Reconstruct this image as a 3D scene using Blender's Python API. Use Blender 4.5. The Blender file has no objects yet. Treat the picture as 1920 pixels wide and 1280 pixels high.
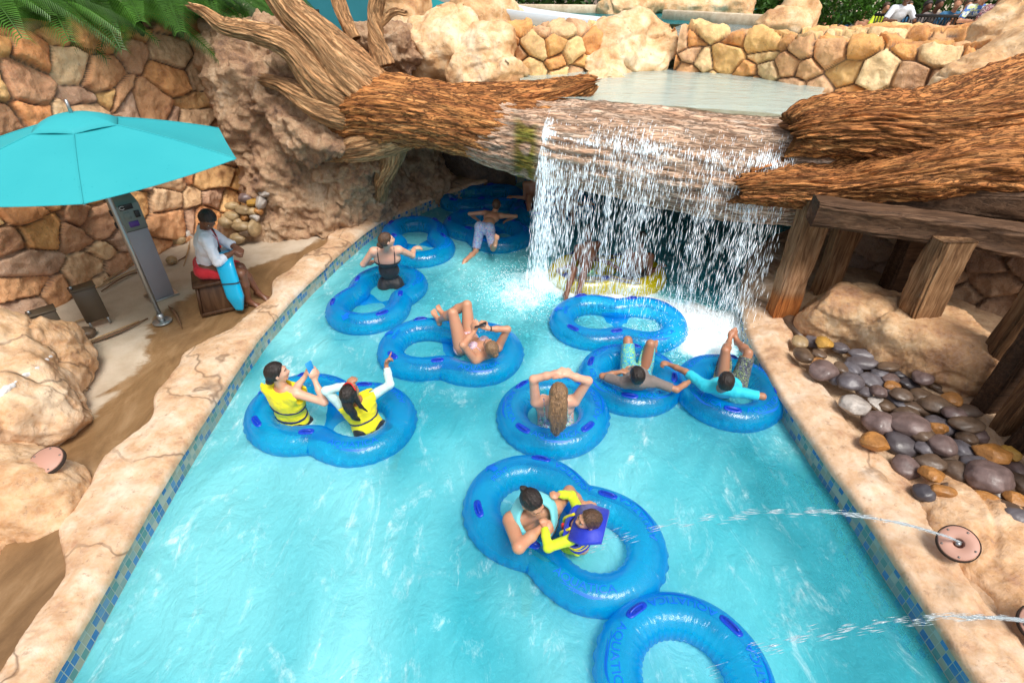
import bpy, math, random
import numpy as np
from mathutils import Vector, Matrix, Euler
R_ = math.radians
# ---------------------------------------------------------------- camera, sky, sun, exposure
scn = bpy.context.scene
COL = scn.collection
CAMF, CAMP, CAMH = 1010.0, R_(34.7), 4.0
cam_d = bpy.data.cameras.new("camera")
cam_d.sensor_width = 36.0
cam_d.lens = CAMF * 36.0 / 1920.0
cam_d.clip_end = 500.0
cam = bpy.data.objects.new("camera", cam_d)
COL.objects.link(cam)
cam.location = (0, 0, CAMH)
cam.rotation_euler = (R_(90) - CAMP, 0, 0)
scn.camera = cam
SUN_EL, SUN_ROT = R_(60), R_(152)
wd = bpy.data.worlds.new("World")
scn.world = wd
wd.use_nodes = True
wn = wd.node_tree
wn.nodes.clear()
sky = wn.nodes.new("ShaderNodeTexSky")
sky.sky_type = 'NISHITA'
sky.sun_disc = False
sky.sun_elevation = SUN_EL
sky.sun_rotation = SUN_ROT
sky.dust_density = 4.0
sky.air_density = 1.0
hsv = wn.nodes.new("ShaderNodeHueSaturation")
hsv.inputs['Saturation'].default_value = 0.45
bgn = wn.nodes.new("ShaderNodeBackground")
bgn.inputs['Strength'].default_value = 0.13
won = wn.nodes.new("ShaderNodeOutputWorld")
wn.links.new(sky.outputs[0], hsv.inputs['Color'])
wn.links.new(hsv.outputs[0], bgn.inputs['Color'])
wn.links.new(bgn.outputs[0], won.inputs[0])
sun_d = bpy.data.lights.new("sun", 'SUN')
sun_d.energy = 2.5
sun_d.angle = R_(22)
sun_d.color = (1.0, 0.95, 0.88)
sun = bpy.data.objects.new("sun", sun_d)
COL.objects.link(sun)
# direction towards the sun: Nishita rotation is measured from +Y clockwise seen from above
sd = Vector((math.sin(SUN_ROT) * math.cos(SUN_EL), math.cos(SUN_ROT) * math.cos(SUN_EL), math.sin(SUN_EL)))
sun.rotation_euler = sd.to_track_quat('Z', 'Y').to_euler()
sun.location = (0, 0, 20)
scn.view_settings.view_transform = 'Standard'
scn.view_settings.look = 'None'
scn.view_settings.exposure = 0.25
scn.view_settings.gamma = 1.0
scn.render.engine = 'CYCLES'
scn.cycles.use_denoising = True
scn.cycles.max_bounces = 10
scn.cycles.transparent_max_bounces = 24
scn.cycles.glossy_bounces = 3
scn.cycles.diffuse_bounces = 4
scn.cycles.transmission_bounces = 6
scn.cycles.caustics_reflective = False
scn.cycles.caustics_refractive = False

random.seed(5)
rng = np.random.default_rng(11)
CP, SP = math.cos(CAMP), math.sin(CAMP)

def at(px, py, z=0.0, Y=None):
    """a point of the photograph (1920x1280) as a place in the world: on the level z, or at the distance Y"""
    a = (px - 960) / CAMF
    b = -(py - 640) / CAMF
    d = (a, CP + b * SP, -SP + b * CP)
    t = (z - CAMH) / d[2] if Y is None else Y / d[1]
    return np.array((d[0] * t, d[1] * t, CAMH + d[2] * t))

# ---------------------------------------------------------------- noise (numpy)
_perm = np.random.default_rng(3).permutation(256)
_perm = np.concatenate([_perm, _perm, _perm])
_g = np.random.default_rng(4).normal(size=(256, 3))
_g /= np.linalg.norm(_g, axis=1)[:, None]

def perlin(P):
    P = np.asarray(P, float)
    I = np.floor(P).astype(int)
    F = P - I
    I &= 255
    U = F * F * F * (F * (F * 6 - 15) + 10)
    r = 0
    for dx in (0, 1):
        wx = U[:, 0] if dx else 1 - U[:, 0]
        for dy in (0, 1):
            wy = U[:, 1] if dy else 1 - U[:, 1]
            for dz in (0, 1):
                wz = U[:, 2] if dz else 1 - U[:, 2]
                h = _perm[_perm[_perm[(I[:, 0] + dx) & 255] + ((I[:, 1] + dy) & 255)] + ((I[:, 2] + dz) & 255)]
                g = _g[h]
                r = r + wx * wy * wz * (g[:, 0] * (F[:, 0] - dx) + g[:, 1] * (F[:, 1] - dy) + g[:, 2] * (F[:, 2] - dz))
    return r * 1.6

def fbm(P, oct=4, rid=False):
    a, s, o = 1.0, 1.0, 0
    P = np.asarray(P, float)
    for i in range(oct):
        n = perlin(P * s + 17.3 * i)
        o = o + a * ((1 - 2 * np.abs(n)) if rid else n)
        a *= 0.5
        s *= 2.03
    return o

def sstep(a, b, x):
    t = np.clip((x - a) / (b - a), 0, 1)
    return t * t * (3 - 2 * t)

def nrm(v):
    v = np.asarray(v, float)
    return v / (np.linalg.norm(v) + 1e-12)

# ---------------------------------------------------------------- objects
def link(o):
    COL.objects.link(o)
    return o

def wloc(o):
    v = np.zeros(3)
    while o is not None:
        v += np.array(o.location)
        o = o.parent
    return v

def tag(o, label=None, cat=None, group=None, kind=None):
    if label: o["label"] = label
    if cat: o["category"] = cat
    if group: o["group"] = group
    if kind: o["kind"] = kind
    return o

def empty(name, loc, label=None, cat=None, group=None):
    o = bpy.data.objects.new(name, None)
    o.empty_display_size = 0.1
    o.location = tuple(float(v) for v in loc)
    link(o)
    return tag(o, label, cat, group)

def make_mesh(name, V, F, smooth=True, col=None, uv=None):
    """V (n,3); F: an (m,k) array, or a list of index tuples"""
    V = np.asarray(V, np.float32)
    me = bpy.data.meshes.new(name)
    me.vertices.add(len(V))
    me.vertices.foreach_set("co", V.ravel())
    if isinstance(F, np.ndarray):
        k = F.shape[1]
        li = F.astype(np.int32).ravel()
        ls = np.arange(0, len(li), k, dtype=np.int32)
    else:
        li = np.fromiter((i for f in F for i in f), np.int32)
        cnt = np.array([len(f) for f in F], np.int32)
        ls = np.concatenate([[0], np.cumsum(cnt)[:-1]]).astype(np.int32)
    me.loops.add(len(li))
    me.loops.foreach_set("vertex_index", li)
    me.polygons.add(len(ls))
    me.polygons.foreach_set("loop_start", ls)
    me.polygons.foreach_set("use_smooth", np.full(len(ls), bool(smooth)))
    me.update(calc_edges=True)
    if col is not None:
        c = np.ones((len(V), 4), np.float32)
        c[:, :3] = col
        me.color_attributes.new("Col", 'FLOAT_COLOR', 'POINT').data.foreach_set("color", c.ravel())
    if uv is not None:
        a = me.attributes.new("UVp", 'FLOAT_VECTOR', 'POINT')
        u = np.zeros((len(V), 3), np.float32)
        u[:, :uv.shape[1]] = uv
        a.data.foreach_set("vector", u.ravel())
    me.validate()
    return me

def obj(name, V, F, mat, parent=None, smooth=True, col=None, uv=None, base=None):
    """link one mesh object; V is in world coordinates. A top-level mesh gets its origin at its base"""
    V = np.asarray(V, float)
    if parent is not None:
        L = wloc(parent)
        Vl = V - L
        loc = np.zeros(3)
    else:
        loc = np.array([(V[:, 0].min() + V[:, 0].max()) / 2, (V[:, 1].min() + V[:, 1].max()) / 2, V[:, 2].min()]) if base is None else np.array(base, float)
        Vl = V - loc
    me = make_mesh(name, Vl, F, smooth, col, uv)
    me.materials.append(mat)
    o = bpy.data.objects.new(name, me)
    o.parent = parent
    o.location = tuple(loc)
    return link(o)

def copy_tree(o, parent=None):
    c = o.copy()
    COL.objects.link(c)
    c.parent = parent
    for ch in list(o.children):
        copy_tree(ch, c)
    return c

# ---------------------------------------------------------------- shapes as arrays (V, F)
def join(parts):
    V, F, n = [], [], 0
    for v, f in parts:
        v = np.asarray(v, float)
        V.append(v)
        F.extend([tuple(int(i) + n for i in q) for q in f])
        n += len(v)
    return np.concatenate(V), F

def box(c, h, rot=None, bev=0.0, taper=1.0):
    """box with chamfered vertical and horizontal edges; taper scales the top"""
    hx, hy, hz = h
    b = min(bev, hx * .9, hy * .9, hz * .9)
    if b <= 0:
        V = np.array([(x, y, z) for z in (-hz, hz) for x, y in ((-hx, -hy), (hx, -hy), (hx, hy), (-hx, hy))], float)
        F = [(3, 2, 1, 0), (4, 5, 6, 7)] + [(i, (i + 1) % 4, 4 + (i + 1) % 4, 4 + i) for i in range(4)]
    else:
        V = []
        for z, s in ((-hz, 1), (-hz + b, 0), (hz - b, 0), (hz, 1)):
            ax, ay = hx - b * s, hy - b * s
            for x, y in ((-ax + b * (1 - s), -ay), (ax - b * (1 - s), -ay), (ax, -ay + b * (1 - s)), (ax, ay - b * (1 - s)), (ax - b * (1 - s), ay), (-ax + b * (1 - s), ay), (-ax, ay - b * (1 - s)), (-ax, -ay + b * (1 - s))):
                V.append((x, y, z))
        V = np.array(V, float)
        F = [tuple(range(7, -1, -1)), tuple(range(24, 32))]
        for l in range(3):
            for i in range(8):
                j = (i + 1) % 8
                F.append((l * 8 + i, l * 8 + j, l * 8 + 8 + j, l * 8 + 8 + i))
    if taper != 1.0:
        t = (V[:, 2] + hz) / (2 * hz)
        V[:, :2] *= (1 + (taper - 1) * t)[:, None]
    if rot is not None:
        V = V @ np.array(rot).T
    return V + np.array(c, float), F

def frame(d, up=(0, 0, 1)):
    d = nrm(d)
    up = np.array(up, float)
    if abs(np.dot(d, up)) > .98: up = np.array((0, 1.0, 0))
    x = nrm(np.cross(up, d))
    y = np.cross(d, x)
    return x, y, d

def rotz(a):
    c, s = math.cos(a), math.sin(a)
    return np.array([[c, -s, 0], [s, c, 0], [0, 0, 1.0]])

def spline(P, n):
    """Catmull-Rom through rows of P (any width), n samples"""
    P = np.asarray(P, float)
    m = len(P)
    Q = np.vstack([2 * P[0] - P[1], P, 2 * P[-1] - P[-2]])
    t = np.linspace(0, m - 1 - 1e-9, n)
    i = np.floor(t).astype(int)
    f = (t - i)[:, None]
    a, b, c, d = Q[i], Q[i + 1], Q[i + 2], Q[i + 3]
    return .5 * ((2 * b) + (c - a) * f + (2 * a - 5 * b + 4 * c - d) * f ** 2 + (3 * b - a - 3 * c + d) * f ** 3)

def sweep(P, r, seg=12, cap=True, up=(0, 0, 1), ell=1.0):
    """tube through points P (already dense) with radius r per point"""
    P = np.asarray(P, float)
    n = len(P)
    r = np.broadcast_to(np.asarray(r, float), (n,))
    T = np.gradient(P, axis=0)
    th = np.arange(seg) / seg * 2 * math.pi
    V = np.zeros((n, seg, 3))
    x0 = None
    for i in range(n):
        t = nrm(T[i])
        if x0 is None:
            x, y, _ = frame(t, up)
        else:
            x = nrm(x0 - t * np.dot(x0, t))
            y = np.cross(t, x)
        x0 = x
        V[i] = P[i] + r[i] * (np.cos(th)[:, None] * x + np.sin(th)[:, None] * y * ell)
    V = V.reshape(-1, 3)
    i, j = np.meshgrid(np.arange(n - 1), np.arange(seg), indexing='ij')
    j2 = (j + 1) % seg
    F = np.stack([i * seg + j, i * seg + j2, (i + 1) * seg + j2, (i + 1) * seg + j], -1).reshape(-1, 4)
    F = [tuple(q) for q in F]
    if cap:
        F.append(tuple(range(seg - 1, -1, -1)))
        F.append(tuple((n - 1) * seg + k for k in range(seg)))
    return V, F

def ellipsoid(c, r, rot=None, nu=14, nv=8):
    V = [(0, 0, -1)]
    for k in range(1, nv):
        a = -math.pi / 2 + math.pi * k / nv
        for j in range(nu):
            t = 2 * math.pi * j / nu
            V.append((math.cos(a) * math.cos(t), math.cos(a) * math.sin(t), math.sin(a)))
    V.append((0, 0, 1))
    F = [(0, 1 + (j + 1) % nu, 1 + j) for j in range(nu)]
    for k in range(nv - 2):
        for j in range(nu):
            a = 1 + k * nu
            F.append((a + j, a + (j + 1) % nu, a + nu + (j + 1) % nu, a + nu + j))
    top = len(V) - 1
    a = 1 + (nv - 2) * nu
    F += [(a + j, a + (j + 1) % nu, top) for j in range(nu)]
    V = np.array(V) * np.array(r, float)
    if rot is not None: V = V @ np.array(rot).T
    return V + np.array(c, float), F

def prism(outline, z0, z1, bev=0.0):
    """closed outline (n,2) raised between two levels"""
    O = np.asarray(outline, float)
    n = len(O)
    rings = [np.c_[O, np.full(n, z0)]]
    if bev:
        rings.append(np.c_[O, np.full(n, z1 - bev)])
        c = O.mean(0)
        rings.append(np.c_[c + (O - c) * (1 - bev / np.maximum(np.linalg.norm(O - c, axis=1), 1e-6))[:, None], np.full(n, z1)])
    else:
        rings.append(np.c_[O, np.full(n, z1)])
    V = np.concatenate(rings)
    F = [tuple(range(n - 1, -1, -1)), tuple((len(rings) - 1) * n + i for i in range(n))]
    for l in range(len(rings) - 1):
        F += [(l * n + i, l * n + (i + 1) % n, (l + 1) * n + (i + 1) % n, (l + 1) * n + i) for i in range(n)]
    return V, F

# ---------------------------------------------------------------- smooth solids: distance fields polygonised with surface nets
def RC(a, b, ra, rb=None, flat=False):
    return ('rc', np.array(a, float), np.array(b, float), ra, ra if rb is None else rb, flat)

def EL(c, r, rot=None):
    return ('el', np.array(c, float), np.array(r, float) * np.ones(3), np.eye(3) if rot is None else np.array(rot, float))

def BX(c, h, rot=None, rnd=.01):
    return ('bx', np.array(c, float), np.array(h, float), np.eye(3) if rot is None else np.array(rot, float), rnd)

def inflate(p, e, flat=None):
    if p[0] == 'rc': return ('rc', p[1], p[2], p[3] + e, p[4] + e, p[5] if flat is None else flat)
    if p[0] == 'el': return ('el', p[1], p[2] + e, p[3])
    return ('bx', p[1], p[2] + e, p[3], p[4])

def _aabb(p):
    if p[0] == 'rc':
        r = max(p[3], p[4])
        return np.minimum(p[1], p[2]) - r, np.maximum(p[1], p[2]) + r
    h = np.abs(p[3] * p[2][None, :]).sum(1)
    return p[1] - h, p[1] + h

def _dist(p, X, Y, Z):
    if p[0] == 'rc':
        a, b, ra, rb = p[1:5]
        ba = b - a
        L2 = max(ba @ ba, 1e-9)
        px, py, pz = X - a[0], Y - a[1], Z - a[2]
        tt = (px * ba[0] + py * ba[1] + pz * ba[2]) / L2
        t = np.clip(tt, 0, 1)
        d = np.sqrt((px - ba[0] * t) ** 2 + (py - ba[1] * t) ** 2 + (pz - ba[2] * t) ** 2) - (ra + (rb - ra) * t)
        if p[5]:
            L = math.sqrt(L2)
            d = np.maximum(d, np.maximum(-tt * L, (tt - 1) * L))
        return d
    c, r, M = p[1], p[2], p[3]
    px, py, pz = X - c[0], Y - c[1], Z - c[2]
    q = [px * M[0, k] + py * M[1, k] + pz * M[2, k] for k in range(3)]
    if p[0] == 'el':
        k0 = np.sqrt(sum((q[k] / r[k]) ** 2 for k in range(3)))
        k1 = np.sqrt(sum((q[k] / r[k] ** 2) ** 2 for k in range(3)))
        return k0 * (k0 - 1) / np.maximum(k1, 1e-6)
    e = [np.abs(q[k]) - (r[k] - p[4]) for k in range(3)]
    return np.sqrt(sum(np.maximum(v, 0) ** 2 for v in e)) + np.minimum(np.maximum(e[0], np.maximum(e[1], e[2])), 0) - p[4]

def field(prims, vox, k=.03, cuts=(), sub=(), slab=None):
    """smooth union of prims; cuts: (point, normal) keeps the side behind the plane; sub: prims carved out"""
    lo = np.min([_aabb(p)[0] for p in prims], 0) - 3 * vox - k
    hi = np.max([_aabb(p)[1] for p in prims], 0) + 3 * vox + k
    n = np.ceil((hi - lo) / vox).astype(int) + 1
    D = np.full(n, 1.0, np.float32)
    ax = [(lo[i] + np.arange(n[i]) * vox).astype(np.float32) for i in range(3)]
    def block(p, pad):
        a, b = _aabb(p)
        s = []
        for i in range(3):
            s.append(slice(max(0, int((a[i] - pad - lo[i]) / vox)), min(n[i], int((b[i] + pad - lo[i]) / vox) + 2)))
        g = np.meshgrid(ax[0][s[0]], ax[1][s[1]], ax[2][s[2]], indexing='ij', sparse=True)
        return tuple(s), g
    pad = k + 2.5 * vox
    for p in prims:
        s, g = block(p, pad)
        d = _dist(p, *g)
        c = D[s]
        if k > 0:
            h = np.maximum(k - np.abs(c - d), 0) / k
            D[s] = np.minimum(c, d) - h * h * k * .25
        else:
            D[s] = np.minimum(c, d)
    for p in sub:
        s, g = block(p, pad)
        D[s] = np.maximum(D[s], -_dist(p, *g))
    G = np.meshgrid(*ax, indexing='ij', sparse=True)
    for pt, nr in cuts:
        nr = nrm(nr)
        D = np.maximum(D, (G[0] - pt[0]) * nr[0] + (G[1] - pt[1]) * nr[1] + (G[2] - pt[2]) * nr[2])
    if slab is not None:
        for pt, nr, w in slab:
            nr = nrm(nr)
            D = np.maximum(D, np.abs((G[0] - pt[0]) * nr[0] + (G[1] - pt[1]) * nr[1] + (G[2] - pt[2]) * nr[2]) - w)
    return nets(D, lo, vox)

def nets(D, lo, vox):
    S = D < 0
    c = np.zeros(tuple(np.array(D.shape) - 1), np.uint8)
    offs = [(i, j, k) for i in (0, 1) for j in (0, 1) for k in (0, 1)]
    sh = c.shape
    for o in offs:
        c += S[o[0]:o[0] + sh[0], o[1]:o[1] + sh[1], o[2]:o[2] + sh[2]]
    act = np.argwhere((c > 0) & (c < 8))
    if len(act) == 0:
        return np.zeros((3, 3)), np.array([[0, 1, 2, 2]])[:, :3]
    val = np.stack([D[act[:, 0] + o[0], act[:, 1] + o[1], act[:, 2] + o[2]] for o in offs], 1).astype(float)
    acc = np.zeros((len(act), 3))
    cnt = np.zeros(len(act))
    O = np.array(offs, float)
    for a in range(8):
        for b in range(a + 1, 8):
            if np.abs(O[a] - O[b]).sum() != 1: continue
            m = (val[:, a] < 0) != (val[:, b] < 0)
            t = val[m, a] / (val[m, a] - val[m, b])
            acc[m] += O[a] + t[:, None] * (O[b] - O[a])
            cnt[m] += 1
    V = lo + (act + acc / cnt[:, None]) * vox
    idx = np.full(sh, -1, np.int32)
    idx[act[:, 0], act[:, 1], act[:, 2]] = np.arange(len(act))
    Fs = []
    for ax in range(3):
        s0 = [slice(1, -1)] * 3
        s0[ax] = slice(0, -1)
        s1 = [slice(1, -1)] * 3
        s1[ax] = slice(1, None)
        A, B = S[tuple(s0)], S[tuple(s1)]
        e = np.argwhere(A != B)
        if not len(e): continue
        flip = A[e[:, 0], e[:, 1], e[:, 2]]
        p = e + np.array([0 if i == ax else 1 for i in range(3)])
        u, v = [(1, 2), (2, 0), (0, 1)][ax]
        q = []
        for du, dv in ((-1, -1), (0, -1), (0, 0), (-1, 0)):
            w = p.copy()
            w[:, u] += du
            w[:, v] += dv
            q.append(idx[w[:, 0], w[:, 1], w[:, 2]])
        q = np.stack(q, 1)
        q[~flip] = q[~flip][:, ::-1]
        Fs.append(q)
    F = np.concatenate(Fs)
    F = F[(F >= 0).all(1)]
    return V, F

def vnormals(V, F):
    F = np.asarray(F)
    a = V[F[:, 2]] - V[F[:, 0]]
    b = V[F[:, -1]] - V[F[:, 1]]
    fn = np.cross(a, b)
    N = np.zeros_like(V)
    for k in range(F.shape[1]):
        for c in range(3):
            N[:, c] += np.bincount(F[:, k], fn[:, c], minlength=len(V))
    return N / (np.linalg.norm(N, axis=1)[:, None] + 1e-9)

def relax(V, F, it=1, w=.5):
    F = np.asarray(F)
    for _ in range(it):
        A = np.zeros_like(V)
        n = np.zeros(len(V))
        for k in range(4):
            i, j = F[:, k], F[:, (k + 1) % 4]
            for c in range(3):
                A[:, c] += np.bincount(i, V[j, c], minlength=len(V)) + np.bincount(j, V[i, c], minlength=len(V))
            n += np.bincount(i, minlength=len(V)) + np.bincount(j, minlength=len(V))
        V = V * (1 - w) + w * A / np.maximum(n, 1)[:, None]
    return V
# ---------------------------------------------------------------- materials
class NT:
    def __init__(s, name):
        s.m = bpy.data.materials.new(name)
        s.m.use_nodes = True
        s.t = s.m.node_tree
        s.t.nodes.clear()
        s.out = s.t.nodes.new("ShaderNodeOutputMaterial")
    def n(s, typ, ins=None, **kw):
        nd = s.t.nodes.new("ShaderNode" + typ)
        for k, v in kw.items(): setattr(nd, k, v)
        for k, v in (ins or {}).items(): s.set(nd, k, v)
        return nd
    def set(s, nd, k, v):
        i = nd.inputs[k]
        if hasattr(v, 'is_output') or isinstance(v, bpy.types.NodeSocket): s.t.links.new(v, i)
        elif isinstance(v, bpy.types.Node): s.t.links.new(v.outputs[0], i)
        else:
            if isinstance(v, (tuple, list)) and len(v) == 3 and i.type == 'RGBA': v = (*v, 1)
            i.default_value = v
    def pos(s, scale=(1, 1, 1), rot=(0, 0, 0), src='Position'):
        if src == 'Position': o = s.n('NewGeometry').outputs['Position']
        elif src == 'UVp': o = s.n('Attribute', attribute_name='UVp').outputs['Vector']
        else: o = s.n('TexCoord').outputs['Object']
        return s.n('Mapping', {'Vector': o, 'Scale': scale, 'Rotation': rot}).outputs[0]
    def noise(s, scale, detail=5, rough=.55, vec=None, dist=0):
        return s.n('TexNoise', {'Vector': vec if vec is not None else s.pos(), 'Scale': scale, 'Detail': detail, 'Roughness': rough, 'Distortion': dist}).outputs['Fac']
    def ramp(s, fac, stops, interp='LINEAR'):
        r = s.n('ValToRGB', {'Fac': fac})
        cr = r.color_ramp
        cr.interpolation = interp
        while len(cr.elements) < len(stops): cr.elements.new(.5)
        for e, (p, c) in zip(cr.elements, stops):
            e.position = p
            e.color = (*c, 1) if len(c) == 3 else c
        return r.outputs['Color']
    def sc(s, fac, a, b, lo=0.0, hi=1.0):
        return s.n('MapRange', {'Value': fac, 'From Min': a, 'From Max': b, 'To Min': lo, 'To Max': hi}).outputs[0]
    def mix(s, fac, a, b, blend='MIX'):
        nd = s.n('Mix', data_type='RGBA', blend_type=blend)
        s.set(nd, 0, fac)
        s.set(nd, 6, a)
        s.set(nd, 7, b)
        return nd.outputs[2]
    def math(s, op, a, b=0.0, c=None):
        nd = s.n('Math', operation=op)
        s.set(nd, 0, a)
        s.set(nd, 1, b)
        if c is not None: s.set(nd, 2, c)
        return nd.outputs[0]
    def bump(s, h, strength=.5, dist=.02, normal=None):
        nd = s.n('Bump', {'Height': h, 'Strength': strength, 'Distance': dist})
        if normal is not None: s.set(nd, 'Normal', normal)
        return nd.outputs[0]
    def bsdf(s, **k):
        ins = {a.replace('_', ' '): v for a, v in k.items()}
        return s.n('BsdfPrincipled', ins)
    def done(s, sh):
        s.t.links.new(sh.outputs[0] if isinstance(sh, bpy.types.Node) else sh, s.out.inputs['Surface'])
        return s.m

def simple(name, col, rough=.6, var=.12, nscale=12, bump=.15, metallic=0.0, coat=0.0, spec=.5, bd=.004):
    t = NT(name)
    n = t.noise(nscale, 5)
    c = t.mix(n, tuple(v * (1 - var) for v in col), tuple(min(1, v * (1 + var)) for v in col))
    b = t.bsdf(Base_Color=c, Roughness=t.sc(n, .3, .7, max(0, rough - .08), min(1, rough + .08)), Metallic=metallic, Coat_Weight=coat)
    b.inputs['Specular IOR Level'].default_value = spec
    if bump: t.set(b, 'Normal', t.bump(t.noise(nscale * 6, 4), bump, bd))
    return t.done(b)

def rock(name, cols, scale=1.0, rough=.75, bump=.6, bd=.03, attr=False, crack=None, wet=0.0, grain=1.0):
    """sandstone look: broad patches, veins, grain; attr multiplies the stone's own colour"""
    t = NT(name)
    P = t.pos()
    n1 = t.noise(1.1 * scale, 6, .6, P, .6)
    n2 = t.noise(6 * scale, 6, .62, P, .3)
    n3 = t.noise(38 * scale, 4, .6, P)
    m = t.math('ADD', t.math('MULTIPLY', n1, .6), t.math('MULTIPLY', n2, .4))
    c = t.ramp(m, [(.38, cols[0]), (.465, cols[1]), (.535, cols[2]), (.61, cols[3])])
    st = t.noise(2.3 * scale, 7, .7, P, 1.2)
    c = t.mix(t.sc(st, .56, .66, 0, .55), c, t.mix(.6, c, cols[0]))
    c = t.mix(t.sc(t.noise(14 * scale, 6, .7, P), .58, .66, 0, .5), c, t.mix(.5, cols[0], (.06, .03, .015)))
    if attr:
        a = t.n('Attribute', attribute_name='Col').outputs['Color']
        c = t.mix(1.0, c, a, 'MULTIPLY')
    c = t.mix(t.sc(n3, .35, .7, 0, .45), c, (.05, .03, .02), 'MULTIPLY') if False else t.mix(t.sc(n3, .3, .75, .0, .3), c, t.mix(.5, c, (.9, .85, .8)))
    h = t.math('ADD', t.math('MULTIPLY', n2, .9), t.math('ADD', t.math('MULTIPLY', n3, .30 * grain), t.math('ADD', t.math('MULTIPLY', t.math('ABSOLUTE', t.math('SUBTRACT', st, .5)), 1.8), t.math('MULTIPLY', t.noise(110, 3, .6, P), .10 * grain))))
    if crack:
        v = t.n('TexVoronoi', {'Vector': t.n('Mapping', {'Vector': t.n('VectorMath', {0: P, 1: t.n('TexNoise', {'Vector': P, 'Scale': 2.0, 'Detail': 3}).outputs['Color']}, operation='ADD').outputs[0], 'Scale': (1, 1, .7)}).outputs[0], 'Scale': crack}, feature='DISTANCE_TO_EDGE').outputs['Distance']
        cr = t.math('MAXIMUM', t.sc(v, 0, .022, 0, 1), t.sc(t.noise(.9, 2), .42, .56, 1, 0))
        c = t.mix(cr, t.mix(.7, c, (.10, .055, .03)), c)
        h = t.math('ADD', h, t.math('MULTIPLY', cr, .5))
    b = t.bsdf(Base_Color=c, Roughness=t.sc(n2, .3, .7, rough - .12, min(1, rough + .12)))
    b.inputs['Specular IOR Level'].default_value = .35
    if wet: b.inputs['Coat Weight'].default_value = wet; b.inputs['Coat Roughness'].default_value = .2
    t.set(b, 'Normal', t.bump(h, bump, bd))
    return t.done(b)

def wood(name, c0, c1, c2, stretch=(14, 14, 1.2), rough=.75, bump=.7, bd=.015, src='Position', attr=False, wet=0.0):
    t = NT(name)
    P = t.pos(stretch, src=src)
    n = t.noise(1.0, 7, .65, P, .8)
    n2 = t.noise(2.2, 3, .5)
    c = t.ramp(n, [(.33, c0), (.5, c1), (.68, c2)])
    c = t.mix(t.sc(n2, .35, .65, 0, .35), c, t.mix(.5, c, c0))
    if attr:
        c = t.mix(1.0, c, t.n('Attribute', attribute_name='Col').outputs['Color'], 'MULTIPLY')
    b = t.bsdf(Base_Color=c, Roughness=rough)
    b.inputs['Specular IOR Level'].default_value = .3
    if wet: b.inputs['Coat Weight'].default_value = wet; b.inputs['Coat Roughness'].default_value = .25
    t.set(b, 'Normal', t.bump(n, bump, bd))
    return t.done(b)

def skin(name, col):
    t = NT(name)
    n = t.noise(9, 5)
    r = (min(1, col[0] * 1.1), col[1] * .82, col[2] * .78)
    c = t.mix(t.sc(n, .35, .7, 0, .6), col, r)
    b = t.bsdf(Base_Color=c, Roughness=.42, Subsurface_Weight=.12, Subsurface_Scale=.02)
    b.inputs['Subsurface Radius'].default_value = (1, .35, .2)
    b.inputs['Specular IOR Level'].default_value = .5
    t.set(b, 'Normal', t.bump(t.noise(220, 3), .12, .002))
    return t.done(b)

def cloth(name, col, rough=.8, pat=None, scale=20, folds=.35):
    """pat: list of colours for a printed pattern"""
    t = NT(name)
    c = col
    if pat:
        v = t.n('TexVoronoi', {'Vector': t.n('VectorMath', {0: t.pos(), 1: t.n('TexNoise', {'Vector': t.pos(), 'Scale': scale * .4, 'Detail': 2}).outputs['Color']}, operation='ADD').outputs[0], 'Scale': scale}).outputs['Color']
        sep = t.n('SeparateColor', {0: v}).outputs[0]
        k = len(pat)
        c = t.ramp(sep, [(i / k, q) for i, q in enumerate(pat)], 'CONSTANT')
    b = t.bsdf(Base_Color=c, Roughness=rough)
    b.inputs['Sheen Weight'].default_value = .15
    h = t.math('ADD', t.math('MULTIPLY', t.noise(14, 3, .5, None, .6), 1.0), t.math('MULTIPLY', t.noise(300, 2), .05))
    t.set(b, 'Normal', t.bump(h, folds, .03))
    return t.done(b)

def hairmat(name, col):
    t = NT(name)
    n = t.noise(1, 4, .6, t.pos((90, 90, 14)), .5)
    c = t.ramp(n, [(.3, tuple(v * .45 for v in col)), (.55, col), (.75, tuple(min(1, v * 1.9) for v in col))])
    b = t.bsdf(Base_Color=c, Roughness=.38)
    t.set(b, 'Normal', t.bump(n, .9, .012))
    return t.done(b)

def vinyl(name, col, deep, alpha=.35, tint=(.25, .72, 1.0)):
    """translucent inflated vinyl: tinted see-through film with a glossy skin"""
    t = NT(name)
    lw = t.n('LayerWeight', {'Blend': .45}).outputs['Facing']
    n = t.noise(4, 5, .6)
    c = t.mix(t.sc(lw, .15, .95, 0, 1), col, deep)
    c = t.mix(t.sc(n, .35, .7, 0, .3), c, t.mix(.5, c, deep))
    a = t.n('Attribute', attribute_name='UVp').outputs['Vector']
    w = t.n('TexNoise', {'Vector': t.n('Mapping', {'Vector': a, 'Scale': (30, 1.6, 1)}).outputs[0], 'Scale': 1.0, 'Detail': 5, 'Distortion': .6}).outputs['Fac']
    wet = t.noise(70, 3, .6)
    b = t.bsdf(Base_Color=c, Roughness=t.sc(wet, .4, .6, .14, .26), Coat_Weight=1.0, Coat_Roughness=.13, Coat_IOR=2.1)
    b.inputs['Specular IOR Level'].default_value = .7
    nn = t.bump(t.math('ADD', t.math('MULTIPLY', w, .8), t.math('MULTIPLY', wet, .05)), .45, .02)
    t.set(b, 'Normal', nn)
    t.set(b, 'Coat Normal', nn)
    tr = t.n('BsdfTransparent', {'Color': tint})
    tl = t.n('BsdfTranslucent', {'Color': col})
    m0 = t.n('MixShader', {0: .4, 1: b, 2: tl})
    fac = t.sc(lw, .0, .9, 1 - alpha, 1.0)
    m = t.n('MixShader', {0: fac, 1: tr, 2: m0})
    return t.done(m)
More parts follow.
